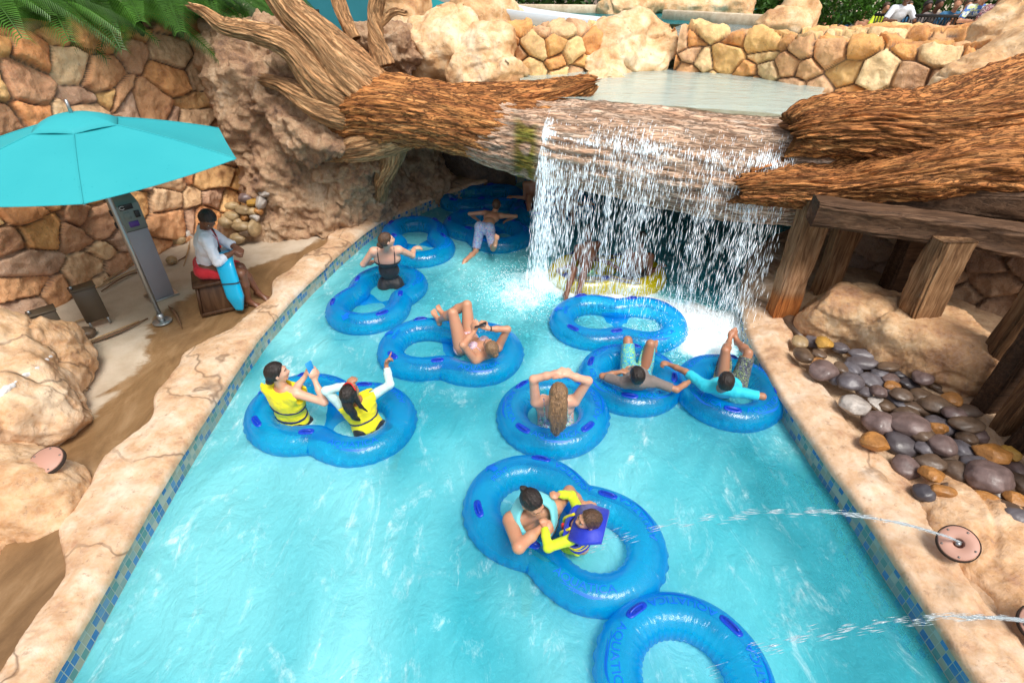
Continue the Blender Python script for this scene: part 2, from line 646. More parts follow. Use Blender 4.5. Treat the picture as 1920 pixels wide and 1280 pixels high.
# ---------------------------------------------------------------- setting: river, banks, coping
M_sand = rock('sandstone', [(.32, .15, .055), (.52, .27, .11), (.62, .38, .19), (.72, .50, .30)], 1.0, .75, .55, .03)
M_sandlt = rock('pale_sandstone', [(.50, .24, .085), (.72, .42, .18), (.82, .56, .30), (.88, .71, .48)], .9, .7, .7, .035)
M_stonewall = rock('wall_stone', [(.66, .50, .37), (.86, .74, .60), (1.0, .92, .80), (1.0, .98, .92)], 1.6, .78, .8, .03, attr=True)
M_coping = rock('coping_stone', [(.44, .22, .11), (.60, .37, .20), (.69, .48, .31), (.74, .59, .44)], 1.0, .6, .45, .02, crack=.8)
M_mud = rock('mud_rock', [(.24, .12, .06), (.46, .25, .125), (.60, .37, .20), (.70, .49, .31)], 1.6, .85, 1.0, .05, grain=1.8)
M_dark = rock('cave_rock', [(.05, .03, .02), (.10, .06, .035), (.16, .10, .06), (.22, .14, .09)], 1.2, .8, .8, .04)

EDGE_L = [(-2.97, -1.5), (-2.98, 0.5), (-2.99, 1.6), (-3.03, 2.15), (-3.11, 3.2), (-3.15, 4.2), (-3.16, 5.2), (-3.12, 6.0), (-2.92, 7.3), (-2.5, 9.0), (-1.95, 9.95), (-1.3, 10.8), (0, 12.0), (2, 13.2), (5, 14), (9, 14.4)]
EDGE_R = [(3.0, -1.5), (3.0, 0.5), (2.99, 1.7), (2.96, 2.8), (2.90, 4.2), (2.93, 5.2), (3.03, 5.9), (3.3, 6.8), (3.8, 7.8), (4.5, 8.6), (5.8, 9.3), (8, 9.8), (11, 10)]

def path_frames(pts, n, side):
    P = spline(np.array(pts, float), n)
    T = np.gradient(P, axis=0)
    T /= np.linalg.norm(T, axis=1)[:, None]
    Nn = np.c_[-T[:, 1], T[:, 0]] * side           # outward from the river
    s = np.concatenate([[0], np.cumsum(np.linalg.norm(np.diff(P, axis=0), axis=1))])
    return P, Nn, s

def gridF(n, m, flip=False):
    i, j = np.meshgrid(np.arange(n - 1), np.arange(m - 1), indexing='ij')
    q = np.stack([i * m + j, (i + 1) * m + j, (i + 1) * m + j + 1, i * m + j + 1], -1).reshape(-1, 4)
    return q[:, ::-1] if flip else q

# tiles
t = NT('mosaic_tiles')
uv = t.pos((1, 1, 1), src='UVp')
TS = 15.0
sx = t.n('SeparateXYZ', {0: t.n('VectorMath', {0: uv, 1: (TS, TS, 0)}, operation='MULTIPLY').outputs[0]})
fx, fy = t.math('FLOOR', sx.outputs[0]), t.math('FLOOR', sx.outputs[1])
wn_ = t.n('TexWhiteNoise', {'Vector': t.n('CombineXYZ', {0: fx, 1: fy}).outputs[0]}, noise_dimensions='3D')
tc = t.ramp(wn_.outputs['Value'], [(0, (.42, .36, .26)), (.28, (.30, .36, .33)), (.42, (.13, .27, .25)), (.6, (.05, .17, .42)), (.82, (.50, .45, .36)), (.92, (.09, .24, .50))], 'CONSTANT')
gx, gy = t.math('FRACT', sx.outputs[0]), t.math('FRACT', sx.outputs[1])
ed = t.math('MINIMUM', t.math('MINIMUM', gx, t.math('SUBTRACT', 1.0, gx)), t.math('MINIMUM', gy, t.math('SUBTRACT', 1.0, gy)))
gr = t.sc(ed, .03, .06, 0, 1)
tc = t.mix(gr, (.50, .46, .38), tc)
tc = t.mix(t.sc(t.noise(4, 4), .45, .7, 0, .5), tc, (.30, .33, .27))
tb = t.bsdf(Base_Color=tc, Roughness=.25)
t.set(tb, 'Normal', t.bump(gr, .4, .004))
M_tile = t.done(tb)

# plaster of the pool: pale blue
t = NT('pool_plaster')
pn = t.noise(.7, 5, .6, t.pos((1, .5, 1)), .8)
pc = t.ramp(pn, [(.3, (.12, .55, .62)), (.5, (.24, .68, .74)), (.7, (.42, .80, .84))])
pb = t.bsdf(Base_Color=pc, Roughness=.8)
M_plaster = t.done(pb)

# wet and dry concrete of the deck
t = NT('deck_concrete')
dry = t.ramp(t.noise(2.5, 6, .6), [(.3, (.44, .34, .24)), (.5, (.52, .42, .31)), (.7, (.60, .50, .39))])
wetc = t.ramp(t.noise(1.0, 6, .65, t.pos((3.4, 1.6, 1), rot=(0, 0, R_(12))), .8), [(.32, (.17, .095, .042)), (.5, (.25, .145, .066)), (.7, (.35, .22, .115))])
a = t.n('Attribute', attribute_name='Col').outputs['Color']
wf = t.n('SeparateColor', {0: a}).outputs[0]
wf2 = t.sc(t.math('ADD', wf, t.math('MULTIPLY', t.math('SUBTRACT', t.noise(2.2, 7, .65, None, .4), .5), .75)), .46, .54, 0, 1)
dc = t.mix(wf2, dry, wetc)
db = t.bsdf(Base_Color=dc, Roughness=t.sc(wf2, 0, 1, .85, .32))
t.set(db, 'Normal', t.bump(t.math('ADD', t.noise(30, 5), t.math('MULTIPLY', t.noise(4, 4), .6)), .35, .012))
M_deck = t.done(db)

def coping_strip(name, pts, side, wfun, n=520, m=34, zr=.2):
    P, Nn, s = path_frames(pts, n, side)
    prof = np.linspace(0, 1, m)
    V = np.zeros((n, m, 3))
    w = wfun(s, P)
    for j, u in enumerate(prof):
        if u < .12:                                     # rounded nose over the tiles
            a = u / .12 * math.pi / 2
            off = -.02 + .05 * (1 - math.cos(a)) + np.zeros(n)
            z = zr + .07 * math.sin(a) + np.zeros(n)
        else:
            k = (u - .12) / .88
            off = .03 + (w - .03) * k
            z = zr + .07 + .03 * math.sin(k * math.pi) - (.12 * max(0, (k - .86) / .14) ** 2) + np.zeros(n)
        V[:, j, :2] = P + Nn * off[:, None]
        V[:, j, 2] = z
    Q = V.reshape(-1, 3)
    nz = fbm(Q * np.array([1.6, 1.6, 1]), 4)
    nf = fbm(Q * 7.0 + 9, 4, True)
    k = np.tile(sstep(.02, .25, prof), n)
    # raised lumps and slabs set in the coping
    lump = sstep(.42, .75, perlin(Q * np.array([1.15, 1.15, 0]) + np.array([3.1 * side, 0, 0]))) * np.tile(sstep(.3, .6, prof) * (1 - sstep(.9, 1, prof)), n)
    Q[:, 2] += .022 * nz * k + .009 * nf * k + lump * (.07 + .05 * nf)
    Q[:, :2] += np.repeat(Nn, m, 0) * (nz * .012)[:, None]
    o = obj(name, Q, gridF(n, m, side < 0), M_coping)
    return tag(o, kind='structure')

def wl(s, P):
    w = .56 + .15 * np.sin(s * 1.3 + .5) + .12 * np.sin(s * 3.1) + .05 * np.sin(s * 7.7)
    return w * (1 - .25 * sstep(7, 10, s)) + .35 * sstep(11, 13, s)
def wr(s, P):
    return .50 + .08 * np.sin(s * 1.7) + .06 * np.sin(s * 4.3 + 1) + .25 * sstep(6.2, 8.5, s)
coping_strip('coping', EDGE_L, 1, wl)
coping_strip('coping', EDGE_R, -1, wr)

for pts, side in ((EDGE_L, 1), (EDGE_R, -1)):
    P, Nn, s = path_frames(pts, 300, side)
    for nm, za, zb, mt, k in (('pool_tiles', -.30, .215, M_tile, 4), ('pool_wall', -1.05, -.30, M_plaster, 6)):
        zz = np.linspace(za, zb, k)
        V = np.zeros((300, k, 3))
        V[:, :, :2] = P[:, None]
        V[:, :, 2] = zz[None]
        uvp = np.zeros((300, k, 2))
        uvp[:, :, 0] = s[:, None]
        uvp[:, :, 1] = zz[None] + 5
        o = obj(nm, V.reshape(-1, 3), gridF(300, k, side > 0), mt, smooth=False, uv=uvp.reshape(-1, 2))
        tag(o, kind='structure')

gx_, gy_ = np.meshgrid(np.linspace(-5, 12, 60), np.linspace(-3, 16, 60), indexing='ij')
V = np.c_[gx_.ravel(), gy_.ravel(), -1.0 + .04 * perlin(np.c_[gx_.ravel() * .4, gy_.ravel() * .4, gx_.ravel() * 0])]
tag(obj('pool_floor', V, gridF(60, 60), M_plaster), kind='structure')

# land: one great sheet far around, lower than everything
V, F = box((0, 60, -1.6), (260, 260, .3))
t_ = simple('far_ground_mat', (.16, .13, .08), .9)
tag(obj('ground', V, F, t_, smooth=False), kind='structure')

def bank(name, pts, side, far, n, m, zfun, mat, wetfun=None, start=.3):
    P, Nn, s = path_frames(pts, n, side)
    V = np.zeros((n, m, 3))
    A = P + Nn * start
    B = np.c_[np.full(n, far), P[:, 1] + Nn[:, 1] * .5]
    u = np.linspace(0, 1, m) ** 1.4
    V[:, :, :2] = A[:, None] * (1 - u)[None, :, None] + B[:, None] * u[None, :, None]
    Q = V.reshape(-1, 3)
    Q[:, 2] = zfun(Q)
    d = np.linalg.norm(Q[:, :2] - np.repeat(P, m, 0), axis=1)
    col = None
    if wetfun: col = np.repeat(wetfun(Q, d)[:, None], 3, 1)
    o = obj(name, Q, gridF(n, m, side < 0), mat, col=col)
    return tag(o, kind='structure')

def wet_left(Q, d):
    y = Q[:, 1]
    # the wet band follows the coping, broad close to the camera
    reach = np.interp(y, [0, 3, 4, 5, 6, 7, 8, 9], [5, 4, 1.15, 1.15, 1.5, 1.35, .7, .5])
    return np.clip(.5 + (reach - d) * .9, 0, 1)
bank('deck', EDGE_L[:12], 1, -10, 260, 120, lambda Q: .235 + .008 * fbm(Q * 2, 3), M_deck, wet_left)
M_bed = rock('bank_stone', [(.30, .17, .08), (.46, .28, .15), (.56, .38, .22), (.64, .47, .30)], 1.0, .7, .6, .03)
bank('bank', EDGE_R[:10], -1, 12, 220, 120, lambda Q: .235 + .02 * fbm(Q * 1.3, 4) + .10 * sstep(4.1, 5.0, Q[:, 0]), M_bed)

# ---------------------------------------------------------------- water
t = NT('river_water')
P = t.pos((1, 1, 1))
# foam where the falls land, and thin streaks down the current
fl = t.n('Attribute', attribute_name='Col').outputs['Color']
foam = t.n('SeparateColor', {0: fl}).outputs[0]
churn = t.n('SeparateColor', {0: fl}).outputs[1]
st = t.noise(1.0, 9, .72, t.pos((2.6, 1.1, 1), rot=(0, 0, R_(32))), 1.5)
st2 = t.noise(1.0, 9, .75, t.pos((7, 3.0, 1), rot=(0, 0, R_(28))), 2.0)
milk = t.noise(.55, 3, .5, t.pos((1, .7, 1), rot=(0, 0, R_(20))), .5)
streak = t.math('MULTIPLY', t.sc(st, .53, .68, 0, 1), t.sc(st2, .46, .60, .1, 1))
fn = t.noise(5, 8, .7, P, .8)
ff = t.sc(t.math('ADD', foam, t.math('MULTIPLY', t.math('SUBTRACT', fn, .5), .9)), .38, .75, 0, 1)
lace = t.math('MULTIPLY', t.sc(t.noise(16, 5, .7, P, 1.5), .5, .68, 0, .75), churn)
wfac = t.math('MINIMUM', t.math('ADD', t.math('ADD', t.math('MULTIPLY', streak, .26), ff), t.math('ADD', lace, t.sc(milk, .36, .66, .38, .80))), 1.0)
h = t.math('ADD', t.math('MULTIPLY', t.noise(2.2, 5, .55, t.pos((1.6, 1, 1), rot=(0, 0, R_(30))), .8), 1.0), t.math('MULTIPLY', t.noise(11, 4, .6, P, .5), .22))
nrm_ = t.bump(h, .55, .10)
gl = t.n('BsdfGlossy', {'Color': (1, 1, 1, 1), 'Roughness': .06, 'Normal': nrm_})
tr = t.n('BsdfTransparent', {'Color': (.50, .90, .95, 1)})
df = t.n('BsdfDiffuse', {'Color': t.mix(t.math('MINIMUM', t.math('ADD', ff, t.math('MULTIPLY', streak, .6)), 1.0), t.mix(t.sc(milk, .38, .64, 0, 1), (.07, .58, .69), (.25, .74, .79)), (.90, .95, .95)), 'Normal': nrm_})
body = t.n('MixShader', {0: wfac, 1: tr, 2: df})
fr = t.n('Fresnel', {'IOR': 1.36, 'Normal': nrm_})
M_water = t.done(t.n('MixShader', {0: t.sc(fr.outputs[0], 0, 1, .0, .9), 1: body, 2: gl}))
nx, ny = 330, 420
X, Y = np.meshgrid(np.linspace(-3.6, 9.5, nx), np.linspace(-.6, 14.5, ny), indexing='ij')
Q = np.c_[X.ravel(), Y.ravel(), np.zeros(nx * ny)]
FALL_L, FALL_R = np.array((.50, 7.45)), np.array((3.05, 6.1))
ba = FALL_R - FALL_L
tt = np.clip(((Q[:, :2] - FALL_L) @ ba) / (ba @ ba), 0, 1)
dv = Q[:, :2] - (FALL_L + tt[:, None] * ba)
dl = np.linalg.norm(dv, axis=1)
front = (dv @ np.array((ba[1], -ba[0]))) < 0
fo = np.exp(-(dl / .42) ** 2) * 1.0
fo = np.maximum(fo, .62 * np.exp(-((Q[:, 0] - .18) ** 2 / .30 + (Q[:, 1] - 7.1) ** 2 / .8)))
fo = np.maximum(fo, .80 * np.exp(-((Q[:, 0] - 2.5) ** 2 / .5 + (Q[:, 1] - 5.8) ** 2 / .4)))
fo = np.maximum(fo, .45 * np.exp(-((Q[:, 0] + .55) ** 2 / .05 + (Q[:, 1] - 2.1) ** 2 / .02)))
ch = np.exp(-(dl / 1.6) ** 2) * .9 + .10
mo = np.exp(-(dl / .9) ** 2)
Q[:, 2] = .018 * fbm(np.c_[Q[:, 0] * 1.8 + Q[:, 1] * .6, Q[:, 1] * 1.1, Q[:, 0] * 0], 3) + .045 * mo * fbm(Q * 3.2 + 5, 4) + .03 * fo
o = obj('water', Q, gridF(nx, ny), M_water, col=np.c_[fo, ch, fo])
tag(o, kind='structure')

# ---------------------------------------------------------------- laid stone walls
PAL_OR = [(.86, .46, .16), (.78, .38, .13), (.72, .38, .18), (.90, .56, .24), (.66, .36, .20), (.84, .58, .36), (.64, .42, .30), (.92, .66, .40), (.78, .34, .12), (.88, .54, .20)]
PAL_LT = [(.92, .58, .22), (.86, .46, .14), (.94, .68, .34), (.80, .38, .11), (.95, .74, .44), (.88, .52, .26), (.78, .50, .30)]

def voro(U, W, sx, sy, seed=0, jit=.85):
    """cells of a jittered grid, rows shifted: id, offset from the stone's centre and distance to the joint"""
    r = np.random.default_rng(seed)
    T = r.random((257, 257, 4))
    def feat(i, j):
        h = T[i % 257, j % 257]
        fx = (i + .5 * (j & 1) + .5 + (h[..., 0] - .5) * jit) * sx
        fy = (j + .5 + (h[..., 1] - .5) * jit) * sy
        return fx, fy
    j0 = np.floor(W / sy).astype(int)
    best = np.full(U.shape, 1e9)
    bi = np.zeros(U.shape, int)
    bj = np.zeros(U.shape, int)
    cand = []
    asp = sx / sy
    for dj in range(-2, 3):
        j = j0 + dj
        i0 = np.floor(U / sx - .5 * (j & 1)).astype(int)
        for di in range(-2, 3):
            i = i0 + di
            fx, fy = feat(i, j)
            wt = T[(i * 3 + 11) % 257, (j * 11 + 5) % 257, 0] * .42 * sx * sx
            d = (U - fx) ** 2 + ((W - fy) * asp * .85) ** 2 - wt
            cand.append((i, j, fx, fy, d))
            m = d < best
            best[m] = d[m]
            bi[m] = i[m]
            bj[m] = j[m]
    fx, fy = feat(bi, bj)
    k = asp * .85
    edge = np.full(U.shape, 1e9)
    for i, j, gx, gy, dg in cand:
        same = (i == bi) & (j == bj)
        ex, ey = gx - fx, (gy - fy) * k
        L = np.sqrt(ex ** 2 + ey ** 2) + 1e-9
        d = (dg - best) / (2 * L)
        d[same] = 1e9
        edge = np.minimum(edge, d)
    rnd = T[(bi * 7 + 3) % 257, (bj * 5 + 1) % 257]
    return bi, bj, U - fx, W - fy, edge, rnd

def stone_wall(name, pts, z0, z1, thick, sx, sy, pal, label, seed=1, res=.022, batter=.06, depth=.05, bulge=.05, side=1, mat=None, rag=.08, zslope=None):
    L = np.concatenate([[0], np.cumsum(np.linalg.norm(np.diff(np.array(pts, float), axis=0), axis=1))])[-1]
    n = int(L / res)
    P, Nn, s = path_frames(pts, n, side)
    H = z1 - z0
    per = [(0, z0, 1, 0), (-batter * H, z1 - .06, 1, .3), (-batter * H - .06, z1, .5, 1), (-batter * H - thick, z1, 0, 1), (-batter * H - thick - .05, z1 - .05, -1, .3), (-batter * H - thick - .05, z0, -1, 0)]
    prof, pn, u = [], [], []
    acc = 0
    for a, b in zip(per[:-1], per[1:]):
        l = math.hypot(b[0] - a[0], b[1] - a[1])
        st = res if len(prof) < (H + thick) / res + 5 and a[2] >= 0 else .2
        k = max(1, int(l / st))
        for q in range(k):
            f = q / k
            prof.append((a[0] + (b[0] - a[0]) * f, a[1] + (b[1] - a[1]) * f))
            pn.append((a[2] + (b[2] - a[2]) * f, a[3] + (b[3] - a[3]) * f))
            u.append(acc + l * f)
        acc += l
    prof, pn, u = np.array(prof), np.array(pn), np.array(u)
    pn /= np.linalg.norm(pn, axis=1)[:, None]
    m = len(prof)
    V = np.zeros((n, m, 3))
    V[:, :, :2] = P[:, None] - Nn[:, None] * (-prof[:, 0])[None, :, None] * -1 * -1
    V[:, :, :2] = P[:, None] + Nn[:, None] * prof[None, :, 0, None]
    zz = prof[:, 1][None] + np.zeros((n, 1))
    if zslope is not None:
        add = np.interp(s / s[-1], zslope[0], zslope[1])
        zz = z0 + (zz - z0) * (1 + add[:, None] / H)
    V[:, :, 2] = zz
    U = np.repeat(s, m)
    W = np.tile(u, n)
    wob = perlin(np.c_[U * 1.3, W * 1.3, U * 0 + seed]) * .10 * sx / .4
    wob2 = perlin(np.c_[U * 1.3 + 40, W * 1.3, U * 0 + seed]) * .10 * sx / .4
    bi, bj, du, dw, e, rnd = voro(U + wob, W + wob2, sx, sy, seed)
    Q = V.reshape(-1, 3)
    prot = depth * sstep(0, .028, e) + bulge * np.sqrt(np.clip(e / (sy * .5), 0, 1)) * .4
    prot += (rnd[:, 2] - .5) * rag + du * (rnd[:, 0] - .5) * .5 + dw * (rnd[:, 1] - .5) * .5
    sid = np.c_[U * 2.6 + bi * 13.7, W * 2.6 + bj * 7.1, bi * 3.3]
    prot += .034 * fbm(sid, 4, True) + .014 * fbm(Q * 9, 4)
    prot *= sstep(0, .03, e) * .85 + .15
    N3 = np.zeros_like(Q)
    N3[:, :2] = np.repeat(Nn, m, 0) * np.tile(pn[:, 0], n)[:, None]
    N3[:, 2] = np.tile(pn[:, 1], n)
    Q = Q + N3 * prot[:, None]
    pal = np.array(pal)
    c = pal[(rnd[:, 3] * len(pal)).astype(int) % len(pal)]
    c = c * (1 + .22 * (rnd[:, 0:1] - .5))
    jn = sstep(.002, .016, e)[:, None]
    c = c * jn + np.array((.16, .09, .05)) * (1 - jn)
    F = gridF(n, m, side < 0)
    e1 = [tuple(range(m))[::-1], tuple((n - 1) * m + k for k in range(m))]
    Fl = [tuple(q) for q in F] + (e1 if side > 0 else [x[::-1] for x in e1])
    o = obj(name, Q, Fl, mat or M_stonewall, col=c)
    return tag(o, label, 'wall')

W_LEFT = [(-8.2, .5), (-7.5, 2.4), (-6.9, 4.3), (-6.25, 6.2), (-5.75, 7.8), (-5.15, 9.3), (-4.4, 10.2)]
stone_wall('stone_wall', W_LEFT[::-1], .1, 3.32, .45, .50, .33, PAL_OR, 'tall orange brown stone wall behind the teal umbrella and the seated lifeguard', 2, side=1, batter=.05)
# upper garden behind the wall
V, F = box((-11, 8.5, 1.6), (4.9, 9, 1.55))
V[:, 0] += np.where(V[:, 0] > -8, -(9 - V[:, 1]) * .18, 0)
M_soil = simple('soil_mat', (.05, .035, .02), .95)
tag(obj('soil', V, F, M_soil, smooth=False), kind='structure')
# ---------------------------------------------------------------- sculpted rock, logs and timber
def blob(name, prims, mat, label=None, cat='rock', vox=.04, k=.15, nz=((1.2, .10), (4, .03)), rid=0.5, facet=0.0, cuts=(), col=None, kind=None, group=None, parent=None, strata=0.0, planes=0, seed=0, fiss=0.0, pl=(.70, .92)):
    cuts = list(cuts)
    if planes:                                          # broken flat faces all round
        g_ = np.random.default_rng(seed + 100)
        lo = np.min([_aabb(p)[0] for p in prims], 0)
        hi = np.max([_aabb(p)[1] for p in prims], 0)
        cc, hh = (lo + hi) / 2, (hi - lo) / 2
        for _ in range(planes):
            d = nrm(g_.normal(size=3) * np.array((1, 1, .9)) + np.array((0, -.15, .1)))
            cuts.append((cc + d * np.sqrt(((hh * d) ** 2).sum()) * g_.uniform(*pl), d))
    V, F = field(prims, vox, k, cuts)
    V = relax(V, F, 2)
    N = vnormals(V, F)
    d = 0
    for s, a in nz:
        d = d + a * fbm(V * s + 31.7, 3) - a * rid * np.abs(perlin(V * s * 1.7 + 5))
    if facet:                                           # flat broken planes
        d = d - facet * np.abs(perlin(V * 1.6 + 77)) * 1.6 + facet * .5 * np.round(perlin(V * 1.1 + 9) * 3) / 3
    if strata:
        q = V[:, 2] * 5 + perlin(V * .8) * 2.5
        d = d + strata * np.abs((q % 1) - .5)
    d = d + np.zeros(len(V))
    if fiss:                                            # long fissures and small broken ledges
        q = np.abs(perlin(V * np.array((.9, .9, 1.3)) + seed * 3.3))
        d = d - fiss * np.exp(-(q / .035) ** 2) * sstep(-.3, .1, perlin(V * .8 + 50))
        w_ = V[:, 2] * 3.2 + 1.6 * perlin(V * .7 + seed) + 1.0 * perlin(V * 1.9 + seed)
        d = d + fiss * .55 * sstep(.0, .12, w_ % 1) * (1 - (w_ % 1))
        d = d + .008 * fbm(V * 13, 3, True)
    V = V + N * np.asarray(d)[:, None]
    o = obj(name, V, F, mat, parent)
    return tag(o, label, cat if label else None, group, kind)

def c_(px, py, z=0.0, Y=None): return at(px, py, z, Y)

M_sandog = rock('orange_sandstone', [(.30, .13, .05), (.48, .25, .10), (.59, .36, .17), (.67, .48, .28)], .9, .7, .6, .03)
M_sandtan = rock('tan_sandstone', [(.36, .16, .065), (.55, .30, .13), (.67, .42, .23), (.74, .55, .36)], .9, .72, .6, .03, crack=.7)
# left boulders beside the camera, with the round cover let into the lower one
blob('boulder', [EL((-5.35, 4.45, .45), (.75, .85, .82)), EL((-5.0, 3.75, .45), (.72, .70, .62)), EL((-4.75, 3.65, .2), (.62, .7, .55))], M_sandtan, 'large rounded sandstone boulder with a white quartz vein at the left edge', 'boulder', .026, .2, ((1.2, .09), (4, .03)), planes=14, seed=3, fiss=.05, pl=(.8, .95))
blob('boulder', [EL((-4.65, 3.05, .22), (.66, .55, .50)), EL((-4.15, 3.0, .2), (.48, .40, .40))], M_sand, 'sandstone boulder holding the round pink cover beside the wet deck', 'boulder', .022, .15, ((1.4, .05), (5, .02)), fiss=.03, seed=8)
blob('rock', [EL((-4.55, 2.45, .2), (.55, .36, .26))], M_sand, 'low orange rock in front of the boulder with the round cover', 'rock', .022, .1, ((1.5, .06), (5, .02)), fiss=.03, seed=9)
# white quartz vein
vp = spline([(-4.85, 3.1, .98), (-4.5, 3.38, .99), (-4.15, 3.62, .86), (-3.98, 3.85, .68)], 26)
M_quartz = rock('quartz', [(.62, .56, .54), (.72, .68, .66), (.8, .78, .77), (.85, .84, .84)], 2, .5, .5, .01)

bld = [o for o in bpy.data.objects if o.name.startswith('boulder')][0]
def on_surface(o, px, py):
    """where the line of sight through this pixel meets the stone"""
    L = Vector(o.location)
    d = Vector(at(px, py, z=0)) - Vector((0, 0, CAMH))
    ok, p, n, _ = o.ray_cast(Vector((0, 0, CAMH)) - L, d.normalized())
    return (np.array(p + L), np.array(n)) if ok else (None, None)
bpy.context.view_layer.update()
VN = [[(2, 738), (22, 722), (48, 702), (72, 688), (96, 668), (104, 655)]]
for q, ln in enumerate(VN):
    pts = [on_surface(bld, *p) for p in ln]
    pts = [p - n * .022 for p, n in pts if p is not None]
    if len(pts) > 2:
        S_ = spline(np.array(pts), 20)
        P_ = [RC(S_[i], S_[i + 1], (.034 - .0008 * i) * (1 + .25 * math.sin(i * 1.7))) for i in range(19)]
        V, F = field(P_, .009, .01)
        V = V + vnormals(V, F) * (.010 * fbm(V * 22, 3))[:, None]
        obj('quartz_vein', V, F, M_quartz, bld)
# mud-coloured root bank left of the fallen log
mud = [EL(at(575, 245, Y=8.6), (.52, .45, .42)), EL(at(620, 262, Y=8.45), (.40, .32, .30)), EL(at(690, 300, Y=8.8), (.40, .35, .30)), EL(at(520, 200, Y=8.8), (.5, .4, .45)), EL(at(640, 330, Y=9.0), (.5, .4, .35)), EL(at(600, 150, Y=8.8), (.3, .3, .2)), EL(at(560, 120, Y=8.9), (.4, .3, .25)), EL((-3.85, 9.15, .5), (.75, .75, 1.5)), EL((-3.1, 9.6, .5), (.85, .75, 1.35)), EL((-2.45, 10.25, .4), (.6, .6, 1.15)),
       EL((-4.05, 9.35, 2.0), (.75, .75, 1.15)), EL((-3.2, 9.2, 2.2), (.9, .6, .8)), EL((-2.6, 9.5, 1.6), (.7, .7, .8)), EL((-1.9, 11.0, .3), (.6, .6, 1.2)),
       EL((-4.35, 9.6, 2.9), (.55, .6, .55)), EL((-3.7, 9.5, 3.0), (.6, .5, .45)), EL((-2.9, 9.3, 2.75), (.45, .4, .4)), EL((-4.1, 8.75, .3), (.45, .35, .9)), EL((-2.0, 9.7, 2.9), (.6, .5, .5)), EL((-3.35, 8.85, .35), (.5, .35, .55))]
blob('rock_bank', mud, M_mud, 'rough pinkish brown rock bank under the roots of the fallen log', 'rock', .03, .2, ((1.3, .15), (3.6, .08), (10, .04)), rid=.9, fiss=.06)
# cave behind the falls
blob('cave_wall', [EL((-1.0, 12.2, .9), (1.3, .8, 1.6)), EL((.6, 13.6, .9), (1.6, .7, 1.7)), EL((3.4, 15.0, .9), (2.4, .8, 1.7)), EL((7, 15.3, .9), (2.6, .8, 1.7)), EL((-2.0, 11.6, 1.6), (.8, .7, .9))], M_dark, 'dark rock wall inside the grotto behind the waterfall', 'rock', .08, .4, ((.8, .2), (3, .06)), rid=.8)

# the terrace over the grotto (carries the upper pools)
def slab(name, outline, z0, z1, mat, kind='structure'):
    V, F = prism(outline, z0, z1)
    return tag(obj(name, V, F, mat, smooth=False), kind=kind)
TER = [(-2.6, 9.1), (-1.0, 8.75), (.4, 8.45), (2.0, 7.85), (3.6, 7.3), (5.4, 7.0), (12, 6.4), (12, 40), (-4.2, 40), (-4.2, 10.2)]
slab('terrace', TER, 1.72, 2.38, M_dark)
# far ground of the park beyond the pools
slab('far_ground', [(-14, 12.0), (-4.3, 11.9), (-4.3, 15.0), (34, 15.0), (34, 90), (-34, 90), (-34, 12.0)], 1.0, 1.98, simple('paving', (.50, .40, .28), .85, .2, 3))

# ---------------------------------------------------------------- logs
def barkmat(name, c0, c1, c2, c3, fs=.72):
    t = NT(name)
    a = t.pos((1, 1, 1), src='UVp')
    n = t.n('TexNoise', {'Vector': t.n('Mapping', {'Vector': a, 'Scale': (1.6, 16, 1)}).outputs[0], 'Scale': 1.0, 'Detail': 7, 'Roughness': .62, 'Distortion': .5}).outputs['Fac']
    big = t.noise(.9, 5, .6)
    c = t.ramp(n, [(.30, c0), (.44, c1), (.58, c2), (.72, c3)])
    fz = t.n('TexNoise', {'Vector': t.n('Mapping', {'Vector': a, 'Scale': (4.2, 34, 1)}).outputs[0], 'Scale': 1.0, 'Detail': 4, 'Roughness': .6, 'Distortion': .9}).outputs['Fac']
    fis = t.math('MULTIPLY', t.sc(t.math('ABSOLUTE', t.math('SUBTRACT', fz, .5)), .012, .045, 0, 1), 1.0)
    c = t.mix(fis, t.mix(fs, c, t.mix(.8, c0, (.02, .008, .004))), c)
    c = t.mix(t.sc(big, .35, .65, 0, .45), c, t.mix(.6, c, c1))
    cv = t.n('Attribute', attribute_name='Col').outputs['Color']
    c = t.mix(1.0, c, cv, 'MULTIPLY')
    b = t.bsdf(Base_Color=c, Roughness=.72)
    b.inputs['Specular IOR Level'].default_value = .35
    t.set(b, 'Normal', t.bump(t.math('ADD', t.math('ADD', t.math('MULTIPLY', n, .7), t.math('MULTIPLY', fis, .7)), t.math('MULTIPLY', t.noise(40, 4), .3)), 1.0, .025))
    return t.done(b)
M_bark = barkmat('red_bark', (.17, .052, .016), (.52, .19, .052), (.76, .33, .10), (.86, .47, .20))
M_bare = barkmat('bare_wood', (.46, .20, .08), (.68, .35, .15), (.78, .46, .22), (.82, .56, .32), .42)
M_pale = barkmat('washed_wood', (.46, .24, .14), (.68, .42, .27), (.82, .60, .44), (.90, .77, .63), .30)

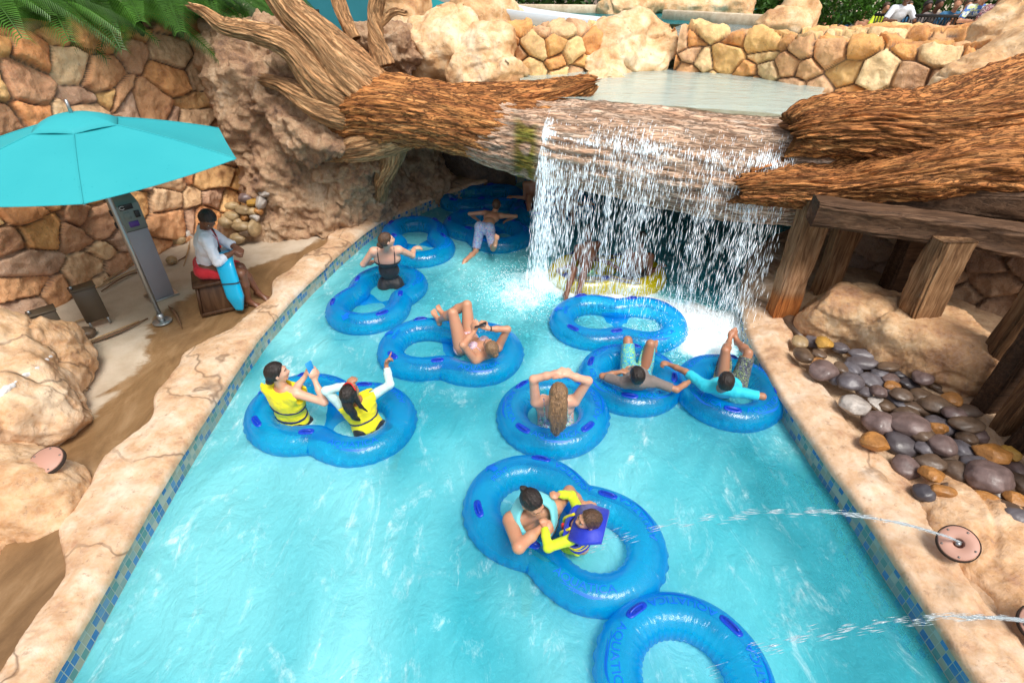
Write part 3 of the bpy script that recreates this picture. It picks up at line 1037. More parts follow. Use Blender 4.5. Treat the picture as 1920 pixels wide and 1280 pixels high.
def log(name, ctrl, mat, parent, res=.016, groove=.035, gs=(1.7, 9.5), big=.05, seed=0.0, ez=1.0, twist=0.0, colf=None, ragged=(0, 0), crack=None):
    """ctrl rows: x, y, z, radius.  Bark runs along the log as ridges of real relief"""
    C = np.array(ctrl, float)
    L = np.linalg.norm(np.diff(C[:, :3], axis=0), axis=1).sum()
    n = max(12, int(L / (res * 1.5)))
    S = spline(C, n)
    P, r = S[:, :3], S[:, 3]
    s = np.concatenate([[0], np.cumsum(np.linalg.norm(np.diff(P, axis=0), axis=1))])
    m = max(20, int(2 * math.pi * C[:, 3].max() / res))
    th = np.arange(m) / m * 2 * math.pi
    T = np.gradient(P, axis=0)
    T /= np.linalg.norm(T, axis=1)[:, None]
    V = np.zeros((n, m, 3))
    D = np.zeros((n, m, 3))
    up = np.array((0, 0, 1.0))
    for i in range(n):
        x = np.cross(up, T[i]); x = x / (np.linalg.norm(x) + 1e-9)
        y = np.cross(T[i], x)
        D[i] = np.cos(th)[:, None] * x + np.sin(th)[:, None] * y * ez
        V[i] = P[i]
    SS = np.repeat(s, m)
    TH = np.tile(th, n)
    rr = np.repeat(r, m)
    # periodic coordinates round the log
    ang = TH + twist * SS
    cx, cy = np.cos(ang), np.sin(ang)
    rm = float(C[:, 3].max())
    wv = perlin(np.c_[SS * .9, cx * 1.4 + seed, cy * 1.4]) * .35
    A = np.c_[SS * gs[0] + seed, (cx + wv * .5) * gs[1] * rm, (cy + wv * .5) * gs[1] * rm]
    g = fbm(A, 4, True)
    g2 = fbm(np.c_[SS * gs[0] * 3.2, cx * gs[1] * 3.0 * rm, cy * gs[1] * 3.0 * rm + seed], 4, True)
    b = fbm(np.c_[SS * .7 + seed, cx * .9, cy * .9], 3)
    rad = rr * (1 + 0.0 * b) + big * b + groove * (-np.abs(g) * .9 + .4) + groove * .38 * g2
    if crack is not None:
        rad = rad - crack(SS / s[-1], TH, A)
    Q = V.reshape(-1, 3) + D.reshape(-1, 3) * rad[:, None]
    for endi, amt in ((0, ragged[0]), (1, ragged[1])):
        if amt:
            w = np.exp(-((SS if endi == 0 else s[-1] - SS) / .28))
            jag = fbm(np.c_[cx * 3.5 + seed, cy * 3.5, SS * 0 + 4], 3)
            Q += np.repeat(T, m, 0) * (w * jag * amt * (-1 if endi == 0 else 1))[:, None]
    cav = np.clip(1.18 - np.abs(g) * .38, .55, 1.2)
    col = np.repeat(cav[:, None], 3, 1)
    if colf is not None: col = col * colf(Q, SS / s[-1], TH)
    F = [tuple(q) for q in gridF(n, m)]
    i = np.arange(n - 1)
    F += [(k * m + m - 1, (k + 1) * m + m - 1, (k + 1) * m, k * m) for k in i]
    # ends closed with a sunken ring
    nv = len(Q)
    e0 = P[0] - T[0] * (-.10) + 0
    e1 = P[-1] + T[-1] * (-.10)
    Q = np.vstack([Q, e0[None], e1[None]])
    col = np.vstack([col, [[.5, .5, .5]], [[.5, .5, .5]]])
    F += [(nv, k, (k + 1) % m) for k in range(m)]
    F += [(nv + 1, (n - 1) * m + (k + 1) % m, (n - 1) * m + k) for k in range(m)]
    uv = np.vstack([np.c_[SS, ang * rm * 1.0], [[0, 0]], [[0, 0]]])
    o = obj(name, Q, F, mat, parent, col=col, uv=uv)
    return o

def lg(px, py, Y, r):
    p = at(px, py, Y=Y)
    return (*p, r)

# fallen log on the left with its roots
root = empty('fallen_log', (-1.6, 8.3, 1.9), 'huge fallen orange bark log with bare roots reaching up at its left end', 'log')
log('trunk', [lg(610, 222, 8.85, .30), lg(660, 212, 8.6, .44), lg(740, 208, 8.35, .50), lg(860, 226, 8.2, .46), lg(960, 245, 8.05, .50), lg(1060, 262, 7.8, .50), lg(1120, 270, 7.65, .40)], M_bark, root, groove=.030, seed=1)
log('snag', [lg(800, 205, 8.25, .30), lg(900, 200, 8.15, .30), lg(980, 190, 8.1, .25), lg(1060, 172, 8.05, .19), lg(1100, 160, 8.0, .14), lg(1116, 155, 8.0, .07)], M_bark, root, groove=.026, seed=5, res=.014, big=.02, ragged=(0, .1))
RT = [
 [lg(742, 222, 8.5, .34), lg(668, 148, 8.4, .38), lg(600, 72, 8.4, .25), lg(545, 20, 8.4, .19), lg(512, -25, 8.4, .17)],
 [lg(712, 215, 8.5, .36), lg(612, 160, 8.3, .26), lg(545, 90, 8.25, .17), lg(480, 63, 8.2, .13), lg(420, 50, 8.2, .10), lg(385, 25, 8.2, .06), lg(355, 12, 8.2, .035)],
 [lg(720, 125, 8.5, .16), lg(706, 80, 8.55, .12), lg(704, 30, 8.6, .10), lg(716, -25, 8.6, .09)],
 [lg(665, 75, 8.7, .10), lg(648, 40, 8.75, .10), lg(630, -10, 8.8, .09)],
 [lg(712, 45, 8.6, .06), lg(738, 22, 8.6, .05), lg(762, 24, 8.6, .03)],
 [lg(715, 222, 8.5, .34), lg(610, 200, 8.3, .24), lg(530, 160, 8.4, .10), lg(490, 150, 8.6, .06)],
 [lg(770, 235, 8.45, .32), lg(690, 266, 8.3, .27), lg(640, 285, 8.5, .14), lg(600, 290, 8.8, .08)],
 [lg(740, 250, 8.5, .24), lg(735, 290, 8.6, .18), lg(720, 330, 8.8, .14), lg(715, 370, 9.2, .10)],
]
for q, rt in enumerate(RT):
    log('root', rt, M_bare, root, groove=.018, seed=10 + q, res=.014, big=.02, gs=(1.4, 9), ragged=(0, .06))

def moss(Q, s, th):
    px = (Q[:, 0:1] > .0) & (Q[:, 0:1] < .32)
    w = (sstep(-.05, .1, Q[:, 0:1]) * (1 - sstep(.25, .38, Q[:, 0:1]))) * sstep(.35, .6, perlin(Q * 4)[:, None] + .6) * (1 - sstep(2.25, 2.45, Q[:, 2:3]))
    return 1 * (1 - w) + np.array([[.42, .52, .12]]) * w
ledge = empty('waterfall_log', (1.7, 7.2, 1.3), 'pale washed section of log that the waterfall pours over', 'log')
log('trunk', [(-.55, 8.15, 2.06, .40), (.1, 7.95, 2.02, .50), (.8, 7.72, 1.98, .57), (1.6, 7.4, 1.95, .60), (2.4, 7.05, 1.93, .62), (3.2, 6.75, 1.92, .62), (3.9, 6.6, 1.92, .6)], M_pale, ledge, groove=.030, seed=21, gs=(1.3, 9), big=.04, colf=moss)

rl = empty('broken_log', (4.8, 6.4, 1.6), 'thick broken orange log with a long dark split resting on timber posts', 'log')
def crk(s, th, A):
    c = .2 + .25 * np.sin(s * 5) 
    return 0 * s
log('trunk', [lg(1478, 250, 6.35, .24), lg(1520, 242, 6.3, .31), lg(1620, 236, 6.2, .34), lg(1720, 240, 6.15, .38), lg(1830, 228, 6.2, .50), lg(1980, 200, 6.3, .62), lg(2200, 180, 6.4, .75)], M_bark, rl, groove=.036, seed=31, ragged=(.22, 0), big=.06)
log('lower_limb', [lg(1385, 356, 6.2, .14), lg(1470, 350, 6.1, .20), lg(1570, 345, 6.05, .23), lg(1680, 328, 5.95, .31), lg(1800, 308, 5.9, .40), lg(1950, 305, 5.85, .46), lg(2200, 300, 5.8, .5)], M_bark, rl, groove=.034, seed=37, ragged=(.15, 0), big=.06)
log('splinter', [lg(1478, 300, 6.3, .10), lg(1440, 310, 6.3, .09), lg(1405, 322, 6.3, .05)], M_bark, rl, groove=.02, seed=41, big=.01, res=.012)

# ---------------------------------------------------------------- timber under the broken log
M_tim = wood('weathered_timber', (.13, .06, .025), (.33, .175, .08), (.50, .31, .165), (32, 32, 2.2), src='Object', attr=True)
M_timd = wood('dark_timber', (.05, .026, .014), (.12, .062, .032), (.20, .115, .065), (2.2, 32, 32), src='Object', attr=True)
def timber(name, a, b, hw, hd, mat, parent, seed=0, along=(0, 1, 0), colf=None, res=.022):
    """hewn post or beam from a to b, w across and d deep, with rounded arrises and checks"""
    a, b = np.array(a, float), np.array(b, float)
    z = nrm(b - a)
    x = nrm(np.cross(np.array(along, float), z))
    y = np.cross(z, x)
    L = np.linalg.norm(b - a)
    n = int(L / res) + 2
    m = 72
    th = np.arange(m) / m * 2 * math.pi
    e = .28
    cx = np.sign(np.cos(th)) * np.abs(np.cos(th)) ** e
    cy = np.sign(np.sin(th)) * np.abs(np.sin(th)) ** e
    S = np.repeat(np.linspace(0, L, n), m)
    lx, ly = np.tile(cx * hw, n), np.tile(cy * hd, n)
    A = np.c_[S * .9 + seed * 7, lx * 22, ly * 22]
    g = fbm(A, 4, True)
    off = -.014 * np.abs(g) + .018 * fbm(np.c_[S * 1.6, lx * 4 + seed, ly * 4], 3)
    sc_ = 1 + off / min(hw, hd)
    bow = .02 * perlin(np.c_[S * 1.1 + seed, S * 0, S * 0])
    Q = a + z * S[:, None] + x * (lx * sc_ + bow)[:, None] + y * (ly * sc_)[:, None]
    F = [tuple(q) for q in gridF(n, m)]
    F += [(k * m + m - 1, (k + 1) * m + m - 1, (k + 1) * m, k * m) for k in range(n - 1)]
    F += [tuple(range(m - 1, -1, -1)), tuple((n - 1) * m + k for k in range(m))]
    c = np.repeat(np.clip(1.15 - .35 * np.abs(g), .6, 1.2)[:, None], 3, 1)
    if colf is not None: c = c * colf(S / L)
    return obj(name, Q, F, mat, parent, col=c)

def wetfoot(s):
    s = s[:, None]
    a = np.array([[1.35, .85, .45]])
    b = np.array([[1.55, 1.6, 1.75]])
    w1 = 1 - sstep(.22, .32, s)
    w2 = sstep(.22, .34, s) * (1 - sstep(.42, .55, s))
    return (1 - w1) * ((1 - w2) + b * w2) + a * w1
p0 = at(1463, 592, z=.28)
tm = timber('timber_post', p0 + (0, 0, -.1), (p0[0], p0[1], 1.86), .17, .13, M_tim, None, 1, colf=wetfoot)
tag(tm, 'front weathered timber post with a wet orange foot standing on the coping', 'post')
p1 = at(1545, 545, z=.28)
tag(timber('timber_post', p1 + (0, 0, -.1), (p1[0], p1[1], 1.80), .16, .12, M_tim, None, 2), 'shorter timber post just behind the wet footed one', 'post')
p2 = at(1740, 595, z=.85)
tag(timber('timber_post', (p2[0], p2[1] + .10, .55), (p2[0] - .03, p2[1] + .16, 1.72), .19, .15, M_tim, None, 3), 'thick timber post standing on the big boulder', 'post')
b0, b1 = at(1545, 398, z=1.82), at(1925, 452, z=1.68)
d = nrm(b1 - b0)
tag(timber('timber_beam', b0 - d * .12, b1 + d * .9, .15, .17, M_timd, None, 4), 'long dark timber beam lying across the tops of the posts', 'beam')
b0, b1 = at(1600, 362, Y=6.0), at(1925, 392, Y=5.35)
d = nrm(b1 - b0)
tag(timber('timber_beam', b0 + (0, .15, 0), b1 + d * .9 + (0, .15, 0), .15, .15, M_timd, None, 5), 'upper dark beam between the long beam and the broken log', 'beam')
b0 = at(1590, 440, z=1.5)
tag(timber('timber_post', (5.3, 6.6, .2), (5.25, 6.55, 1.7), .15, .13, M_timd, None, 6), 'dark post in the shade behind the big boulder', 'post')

# boulder that carries the thick post
bb0 = np.array((4.18, 5.35, .42))
ry = rotz(R_(-38))
blob('boulder', [BX((4.12, 5.60, .38), (.50, .46, .46), ry, .22), BX((4.70, 5.02, .40), (.60, .50, .48), ry, .24), EL((4.9, 4.75, .30), (.45, .45, .42)), EL((4.5, 5.3, .5), (.5, .4, .42))], M_sandog, 'big cracked sandstone boulder under the timber posts', 'boulder', .022, .12, ((1.3, .05), (4, .02)), fiss=.04, seed=4, planes=8, pl=(.82, .95))

# back wall of the dark bay and the palisade
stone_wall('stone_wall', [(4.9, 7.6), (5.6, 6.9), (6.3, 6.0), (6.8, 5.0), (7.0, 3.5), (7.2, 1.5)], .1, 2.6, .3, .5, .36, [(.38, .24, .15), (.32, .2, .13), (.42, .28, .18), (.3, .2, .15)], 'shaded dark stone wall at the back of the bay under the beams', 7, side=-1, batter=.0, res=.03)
slab('bay_shade_slab', [(3.75, 6.35), (5.3, 5.55), (7.9, 4.6), (7.9, 7.6), (5.0, 7.8), (3.5, 7.4)], 2.02, 2.12, M_dark)  # unseen slab added to keep skylight out of the bay
pal_b = [at(1800, 735, z=.3), at(1832, 775, z=.3), at(1862, 815, z=.3), at(1895, 850, z=.3), at(1935, 900, z=.3), at(1985, 960, z=.3), at(2040, 1020, z=.3)]
for q, p in enumerate(pal_b):
    lean = np.array((.10, .02, 0))
    lb = ['first', 'second', 'third', 'fourth', 'fifth', 'sixth', 'seventh'][q]
    tag(timber('palisade_post', p + (.12, .05, -.15), p + lean + (.12, .05, 1.5 + .1 * (q % 2)), .105 + .02 * (q % 2), .10, M_timd if q % 2 else M_tim, None, 20 + q, colf=lambda s: np.array([[.55, .5, .45]])), lb + ' dark palisade log along the right edge, counted from the big boulder', 'post', 'palisade logs behind the river stones')
# ground rock carrying the jet cover on the right
blob('rock_slab', [EL((3.95, 2.65, .18), (.62, .55, .26)), EL((4.0, 1.9, .16), (.55, .6, .24)), EL((3.75, 2.95, .15), (.4, .45, .2))], M_sandtan, 'low sandstone slab holding the pink jet cover at the right edge of the river', 'rock', .022, .12, ((1.2, .04), (4, .02)), fiss=.03, seed=6)
blob('rock_slab', [EL((3.55, 1.25, .14), (.5, .5, .24)), EL((3.9, .8, .14), (.6, .5, .24))], M_sandtan, 'low sandstone slab in the bottom right corner', 'rock', .025, .12, ((1.2, .04), (4, .02)), fiss=.03, seed=6)

# ---------------------------------------------------------------- upper pool and its stonework
pool_mat = lambda name, tint, c, milkf: None
def still_water(name, tint, refl=.9, bump=.25, sc=3.0, alpha=.35, body=(.4, .7, .72)):
    t = NT(name)
    n = t.noise(sc, 5, .6, t.pos((1, 2.2, 1)), .6)
    nn = t.bump(n, bump, .06)
    gl = t.n('BsdfGlossy', {'Roughness': .05, 'Normal': nn})
    tr = t.n('BsdfTransparent', {'Color': (*tint, 1)})
    df = t.n('BsdfDiffuse', {'Color': (*body, 1), 'Normal': nn})
    b_ = t.n('MixShader', {0: alpha, 1: tr, 2: df})
    fr = t.n('Fresnel', {'IOR': 1.33, 'Normal': nn})
    return t.done(t.n('MixShader', {0: t.sc(fr.outputs[0], 0, 1, 0, refl), 1: b_, 2: gl}))
M_w2 = still_water('shallow_water', (.86, .95, .92), alpha=.50, body=(.74, .90, .84))
M_w3 = still_water('teal_water', (.3, .7, .72), alpha=.55, body=(.02, .30, .33), refl=.6)
V, F = prism([(-.2, 8.35), (.6, 8.1), (1.6, 7.65), (2.6, 7.25), (3.4, 6.9), (6.5, 6.9), (6.5, 12.0), (-.2, 12.0)], 2.39, 2.50)
tag(obj('pool_floor', V, F, rock('pool_stone', [(.46, .36, .24), (.60, .50, .36), (.70, .62, .47), (.78, .72, .6)], 1.2, .7, .4, .02), smooth=False), kind='structure')
gx_, gy_ = np.meshgrid(np.linspace(0, 1, 50), np.linspace(0, 1, 50), indexing='ij')
a0, a1, a2, a3 = np.array((.2, 8.0)), np.array((3.5, 6.75)), np.array((6.3, 11.5)), np.array((0, 11.5))
XY = (1 - gy_)[..., None] * ((1 - gx_)[..., None] * a0 + gx_[..., None] * a1) + gy_[..., None] * ((1 - gx_)[..., None] * a3 + gx_[..., None] * a2)
Q = np.c_[XY.reshape(-1, 2), np.full(2500, 2.565)]
Q[:, 2] += .006 * fbm(Q * 4, 3)
tag(obj('upper_pool_water', Q, gridF(50, 50), M_w2), kind='structure')

M_stlt = rock('light_wall_stone', [(.62, .5, .38), (.8, .7, .55), (.95, .88, .74), (1.0, .98, .9)], 1.4, .72, .7, .03, attr=True)
W2 = [at(1262, 140, z=2.5), at(1380, 148, z=2.5), at(1480, 164, z=2.5), at(1620, 182, z=2.5), at(1760, 196, z=2.5), at(1830, 205, z=2.5)]
stone_wall('stone_wall', [tuple(p[:2]) for p in W2][::-1], 2.40, 3.12, .34, .42, .27, PAL_LT, 'low golden stone wall behind the upper pool above the waterfall', 12, side=1, batter=.12, res=.018, rag=.10, mat=M_stlt)
W3 = [at(940, 160, z=2.4), at(1020, 160, z=2.4), at(1130, 150, z=2.4)]
stone_wall('stone_wall', [tuple(p[:2]) for p in W3][::-1], 2.3, 3.15, .34, .40, .27, PAL_LT, 'small golden stone wall between two pale boulders above the fallen log', 14, side=1, batter=.08, res=.018, rag=.10, mat=M_stlt)
def bl(px, py, Y, r): return EL(at(px, py, Y=Y), r)
blob('boulder', [bl(800, 90, 10.0, (.42, .5, .62)), bl(790, 60, 10.1, (.45, .5, .35)), bl(845, 60, 10.2, (.55, .5, .5)), bl(850, 100, 9.9, (.4, .4, .6))], M_sandlt, 'tall pale orange boulder behind the fallen log, left of the small stone wall', 'boulder', .035, .12, ((1.1, .10), (3.5, .03)), facet=.05, planes=16, seed=len(bpy.data.objects), fiss=.06)
blob('boulder', [bl(910, 110, 9.7, (.42, .4, .5)), bl(925, 80, 9.9, (.4, .4, .38)), bl(885, 140, 9.5, (.45, .35, .35)), bl(960, 150, 9.4, (.35, .3, .3))], M_sandlt, 'angular pale boulder against the left end of the small stone wall', 'boulder', .03, .1, ((1.1, .08), (3.5, .03)), facet=.05, planes=16, seed=len(bpy.data.objects), fiss=.06)
blob('boulder', [bl(1150, 90, 10.6, (.6, .5, .45)), bl(1140, 125, 10.2, (.55, .4, .35)), bl(1185, 50, 11.0, (.5, .5, .42)), bl(1250, 85, 10.8, (.42, .45, .42)), bl(1215, 120, 10.5, (.45, .4, .3)), bl(1120, 150, 9.6, (.45, .3, .18))], M_sandlt, 'broad pale sandstone boulder in the middle of the upper wall', 'boulder', .035, .12, ((1.1, .10), (3.5, .03)), facet=.05, planes=16, seed=len(bpy.data.objects), fiss=.06)
blob('boulder', [bl(1905, 80, 8.3, (.60, .6, .45)), bl(1875, 118, 8.0, (.36, .5, .30)), bl(1960, 45, 8.4, (.6, .6, .5))], M_sandlt, 'pale sloping boulder at the upper right edge beside the fence', 'boulder', .035, .12, ((1.1, .08), (3.5, .03)), facet=.04, planes=12, seed=5, fiss=.06)
blob('boulder', [bl(1870, 150, 7.2, (.75, .5, .32)), bl(1960, 130, 7.2, (.8, .6, .5)), bl(1790, 180, 7.3, (.4, .35, .2))], M_sandlt, 'smooth slab of pale rock between the broken log and the golden wall', 'boulder', .035, .12, ((1.1, .06), (3.5, .02)), fiss=.05, seed=7)
for q, (px, py, Y, r, lb) in enumerate([(905, 20, 12.5, (.9, .6, .45), 'pale rock hump behind the tall boulder at the head of the white slide'), (1495, 15, 13.2, (.38, .5, .62), 'leaning pale rock pillar above the far pool'), (1470, 35, 13.0, (.5, .5, .25), 'flat pale rock at the foot of the leaning pillar'),
        (1180, 12, 19, (1.0, .6, .45), 'far pale rock on the edge of the teal pool'), (1310, 8, 20, (2.0, .9, .7), 'far striped brown rock mound beyond the teal pool'), (750, 10, 11.5, (.55, .5, .7), 'ochre rock behind the upright root of the fallen log')]):
    blob('boulder', [EL(at(px, py, Y=Y), r), EL(at(px, py, Y=Y) - (0, 0, r[2] * .6), (r[0] * 1.2, r[1], r[2]))], M_sandlt, lb, 'boulder', .06, .15, ((.9, .12), (3, .04)), facet=.04, planes=12, seed=q, fiss=.06)
# ---------------------------------------------------------------- inflatable tubes
M_vin = vinyl('blue_vinyl', (.0, .51, .95), (.0, .22, .84), .78, (.22, .86, 1.0))
M_vfl = vinyl('floor_vinyl', (.0, .42, .86), (.0, .24, .74), .7, (.22, .84, 1.0))
M_hnd = simple('handle_blue', (.004, .05, .52), .3, .1, 20, .1, coat=.3)
M_ink = simple('ink_blue', (.0, .15, .70), .4, .05, 20, 0)
M_vye = vinyl('yellow_vinyl', (.85, .72, .02), (.75, .5, .0), .05, (.9, .85, .2))
M_inkd = simple('ink_navy', (.01, .03, .22), .4, .05, 20, 0)

def ring_curve(kind, n=360):
    th = np.arange(n) / n * 2 * math.pi
    if kind == 'double':
        d, R = .355, .425
        rr = d * np.abs(np.cos(th)) + np.sqrt(np.maximum(R * R - (d * np.sin(th)) ** 2, 0))
        F = np.fft.rfft(rr)
        k = np.arange(len(F))
        rr = np.fft.irfft(F * np.exp(-(k * .22) ** 2), n)
    else:
        rr = np.full(n, .435)
    P = np.c_[rr * np.cos(th), rr * np.sin(th)]
    # resample by arc length
    Q = np.vstack([P, P[:1]])
    s = np.concatenate([[0], np.cumsum(np.linalg.norm(np.diff(Q, axis=0), axis=1))])
    u = np.linspace(0, s[-1], n + 1)[:-1]
    P = np.c_[np.interp(u, s, Q[:, 0]), np.interp(u, s, Q[:, 1])]
    T = np.roll(P, -1, 0) - np.roll(P, 1, 0)
    T /= np.linalg.norm(T, axis=1)[:, None]
    N = np.c_[T[:, 1], -T[:, 0]]
    return P, N, s[-1]

RA, RB = .165, .15
def tube_pos(kind, s, v, off=0.0):
    """point on the tube: s along the ring in metres (anticlockwise from +x), v round it (0 outside, 90 top)"""
    P, N, L = RC_[kind]
    n = len(P)
    f = (np.asarray(s, float) / L % 1) * n
    i = np.floor(f).astype(int) % n
    j = (i + 1) % n
    w = (f - np.floor(f))[..., None]
    p = P[i] * (1 - w) + P[j] * w
    nn = N[i] * (1 - w) + N[j] * w
    cv, sv = np.cos(v), np.sin(v)
    return np.concatenate([p + nn * ((RA + off) * cv)[..., None], ((RB + off) * sv)[..., None]], -1)
RC_ = {k: ring_curve(k) for k in ('double', 'single')}

def ring_mesh(kind, m=44, n=560):
    P, N, L = RC_[kind]
    s = np.arange(n) / n * L
    v = np.arange(m) / m * 2 * math.pi
    S, Vv = np.meshgrid(s, v, indexing='ij')
    X = tube_pos(kind, S, Vv)
    c = np.cos(Vv)
    # puckers: crisp along the outer weld, longer creases inside
    out = np.exp(-((Vv + math.pi) % (2 * math.pi) - math.pi) ** 2 / .05)
    inn = np.exp(-(Vv - math.pi) ** 2 / .5)
    pk = np.abs(np.sin(S / L * math.pi * (46 if kind == 'double' else 32)))
    am = .5 + .5 * perlin(np.c_[S.ravel() * 1.5, S.ravel() * 0, S.ravel() * 0 + 3]).reshape(S.shape)
    rad = -.018 * (1 - pk) * out * (.6 + am) - .010 * np.abs(np.sin(S / L * math.pi * 38 + 1)) * inn * (.5 + am)
    dent = .004 * fbm(np.c_[(S * 3).ravel(), (np.cos(Vv) * .5).ravel(), (np.sin(Vv) * .5).ravel()], 3).reshape(S.shape)
    rad = rad + dent
    Pn = np.concatenate([RC_[kind][1][(S / L * len(P)).astype(int) % len(P)] * c[..., None], np.sin(Vv)[..., None]], -1)
    # welded outer and inner fin
    rad = rad + .010 * np.exp(-(((Vv + math.pi) % (2 * math.pi) - math.pi) / .05) ** 2)
    X = X + Pn * rad[..., None]
    V = X.reshape(-1, 3)
    i, j = np.meshgrid(np.arange(n), np.arange(m), indexing='ij')
    F = np.stack([i * m + j, ((i + 1) % n) * m + j, ((i + 1) % n) * m + (j + 1) % m, i * m + (j + 1) % m], -1).reshape(-1, 4)
    return V, F, np.c_[S.ravel(), Vv.ravel()]

def text_mesh(txt, size, extrude=0.0):
    cu = bpy.data.curves.new('lettering_font', 'FONT')
    cu.body = txt
    cu.size = size
    cu.resolution_u = 3
    cu.align_x = 'CENTER'
    ob = bpy.data.objects.new('lettering_tmp', cu)
    COL.objects.link(ob)
    dg = bpy.context.evaluated_depsgraph_get()
    me = bpy.data.meshes.new_from_object(ob.evaluated_get(dg))
    V = np.array([v.co[:] for v in me.vertices])
    F = [tuple(p.vertices) for p in me.polygons]
    bpy.data.objects.remove(ob)
    bpy.data.meshes.remove(me)
    bpy.data.curves.remove(cu)
    return V, F

def on_tube(kind, V, F, s0, v0, out=False, off=.006):
    """lay flat lettering on the tube; tops point to the middle of the ring, or outward when out"""
    x, y = V[:, 0], V[:, 1]
    if out: s, v = s0 - x, v0 - y / RA
    else: s, v = s0 + x, v0 + y / RA
    X = tube_pos(kind, s, v, off)
    X2 = tube_pos(kind, s, v, off - .003)
    n = len(X)
    if out is False: pass
    return np.vstack([X, X2]), [tuple(f) for f in F] + [tuple(i + n for i in reversed(f)) for f in F]

def subdivide_x(V, F, w=.02):
    return V, F

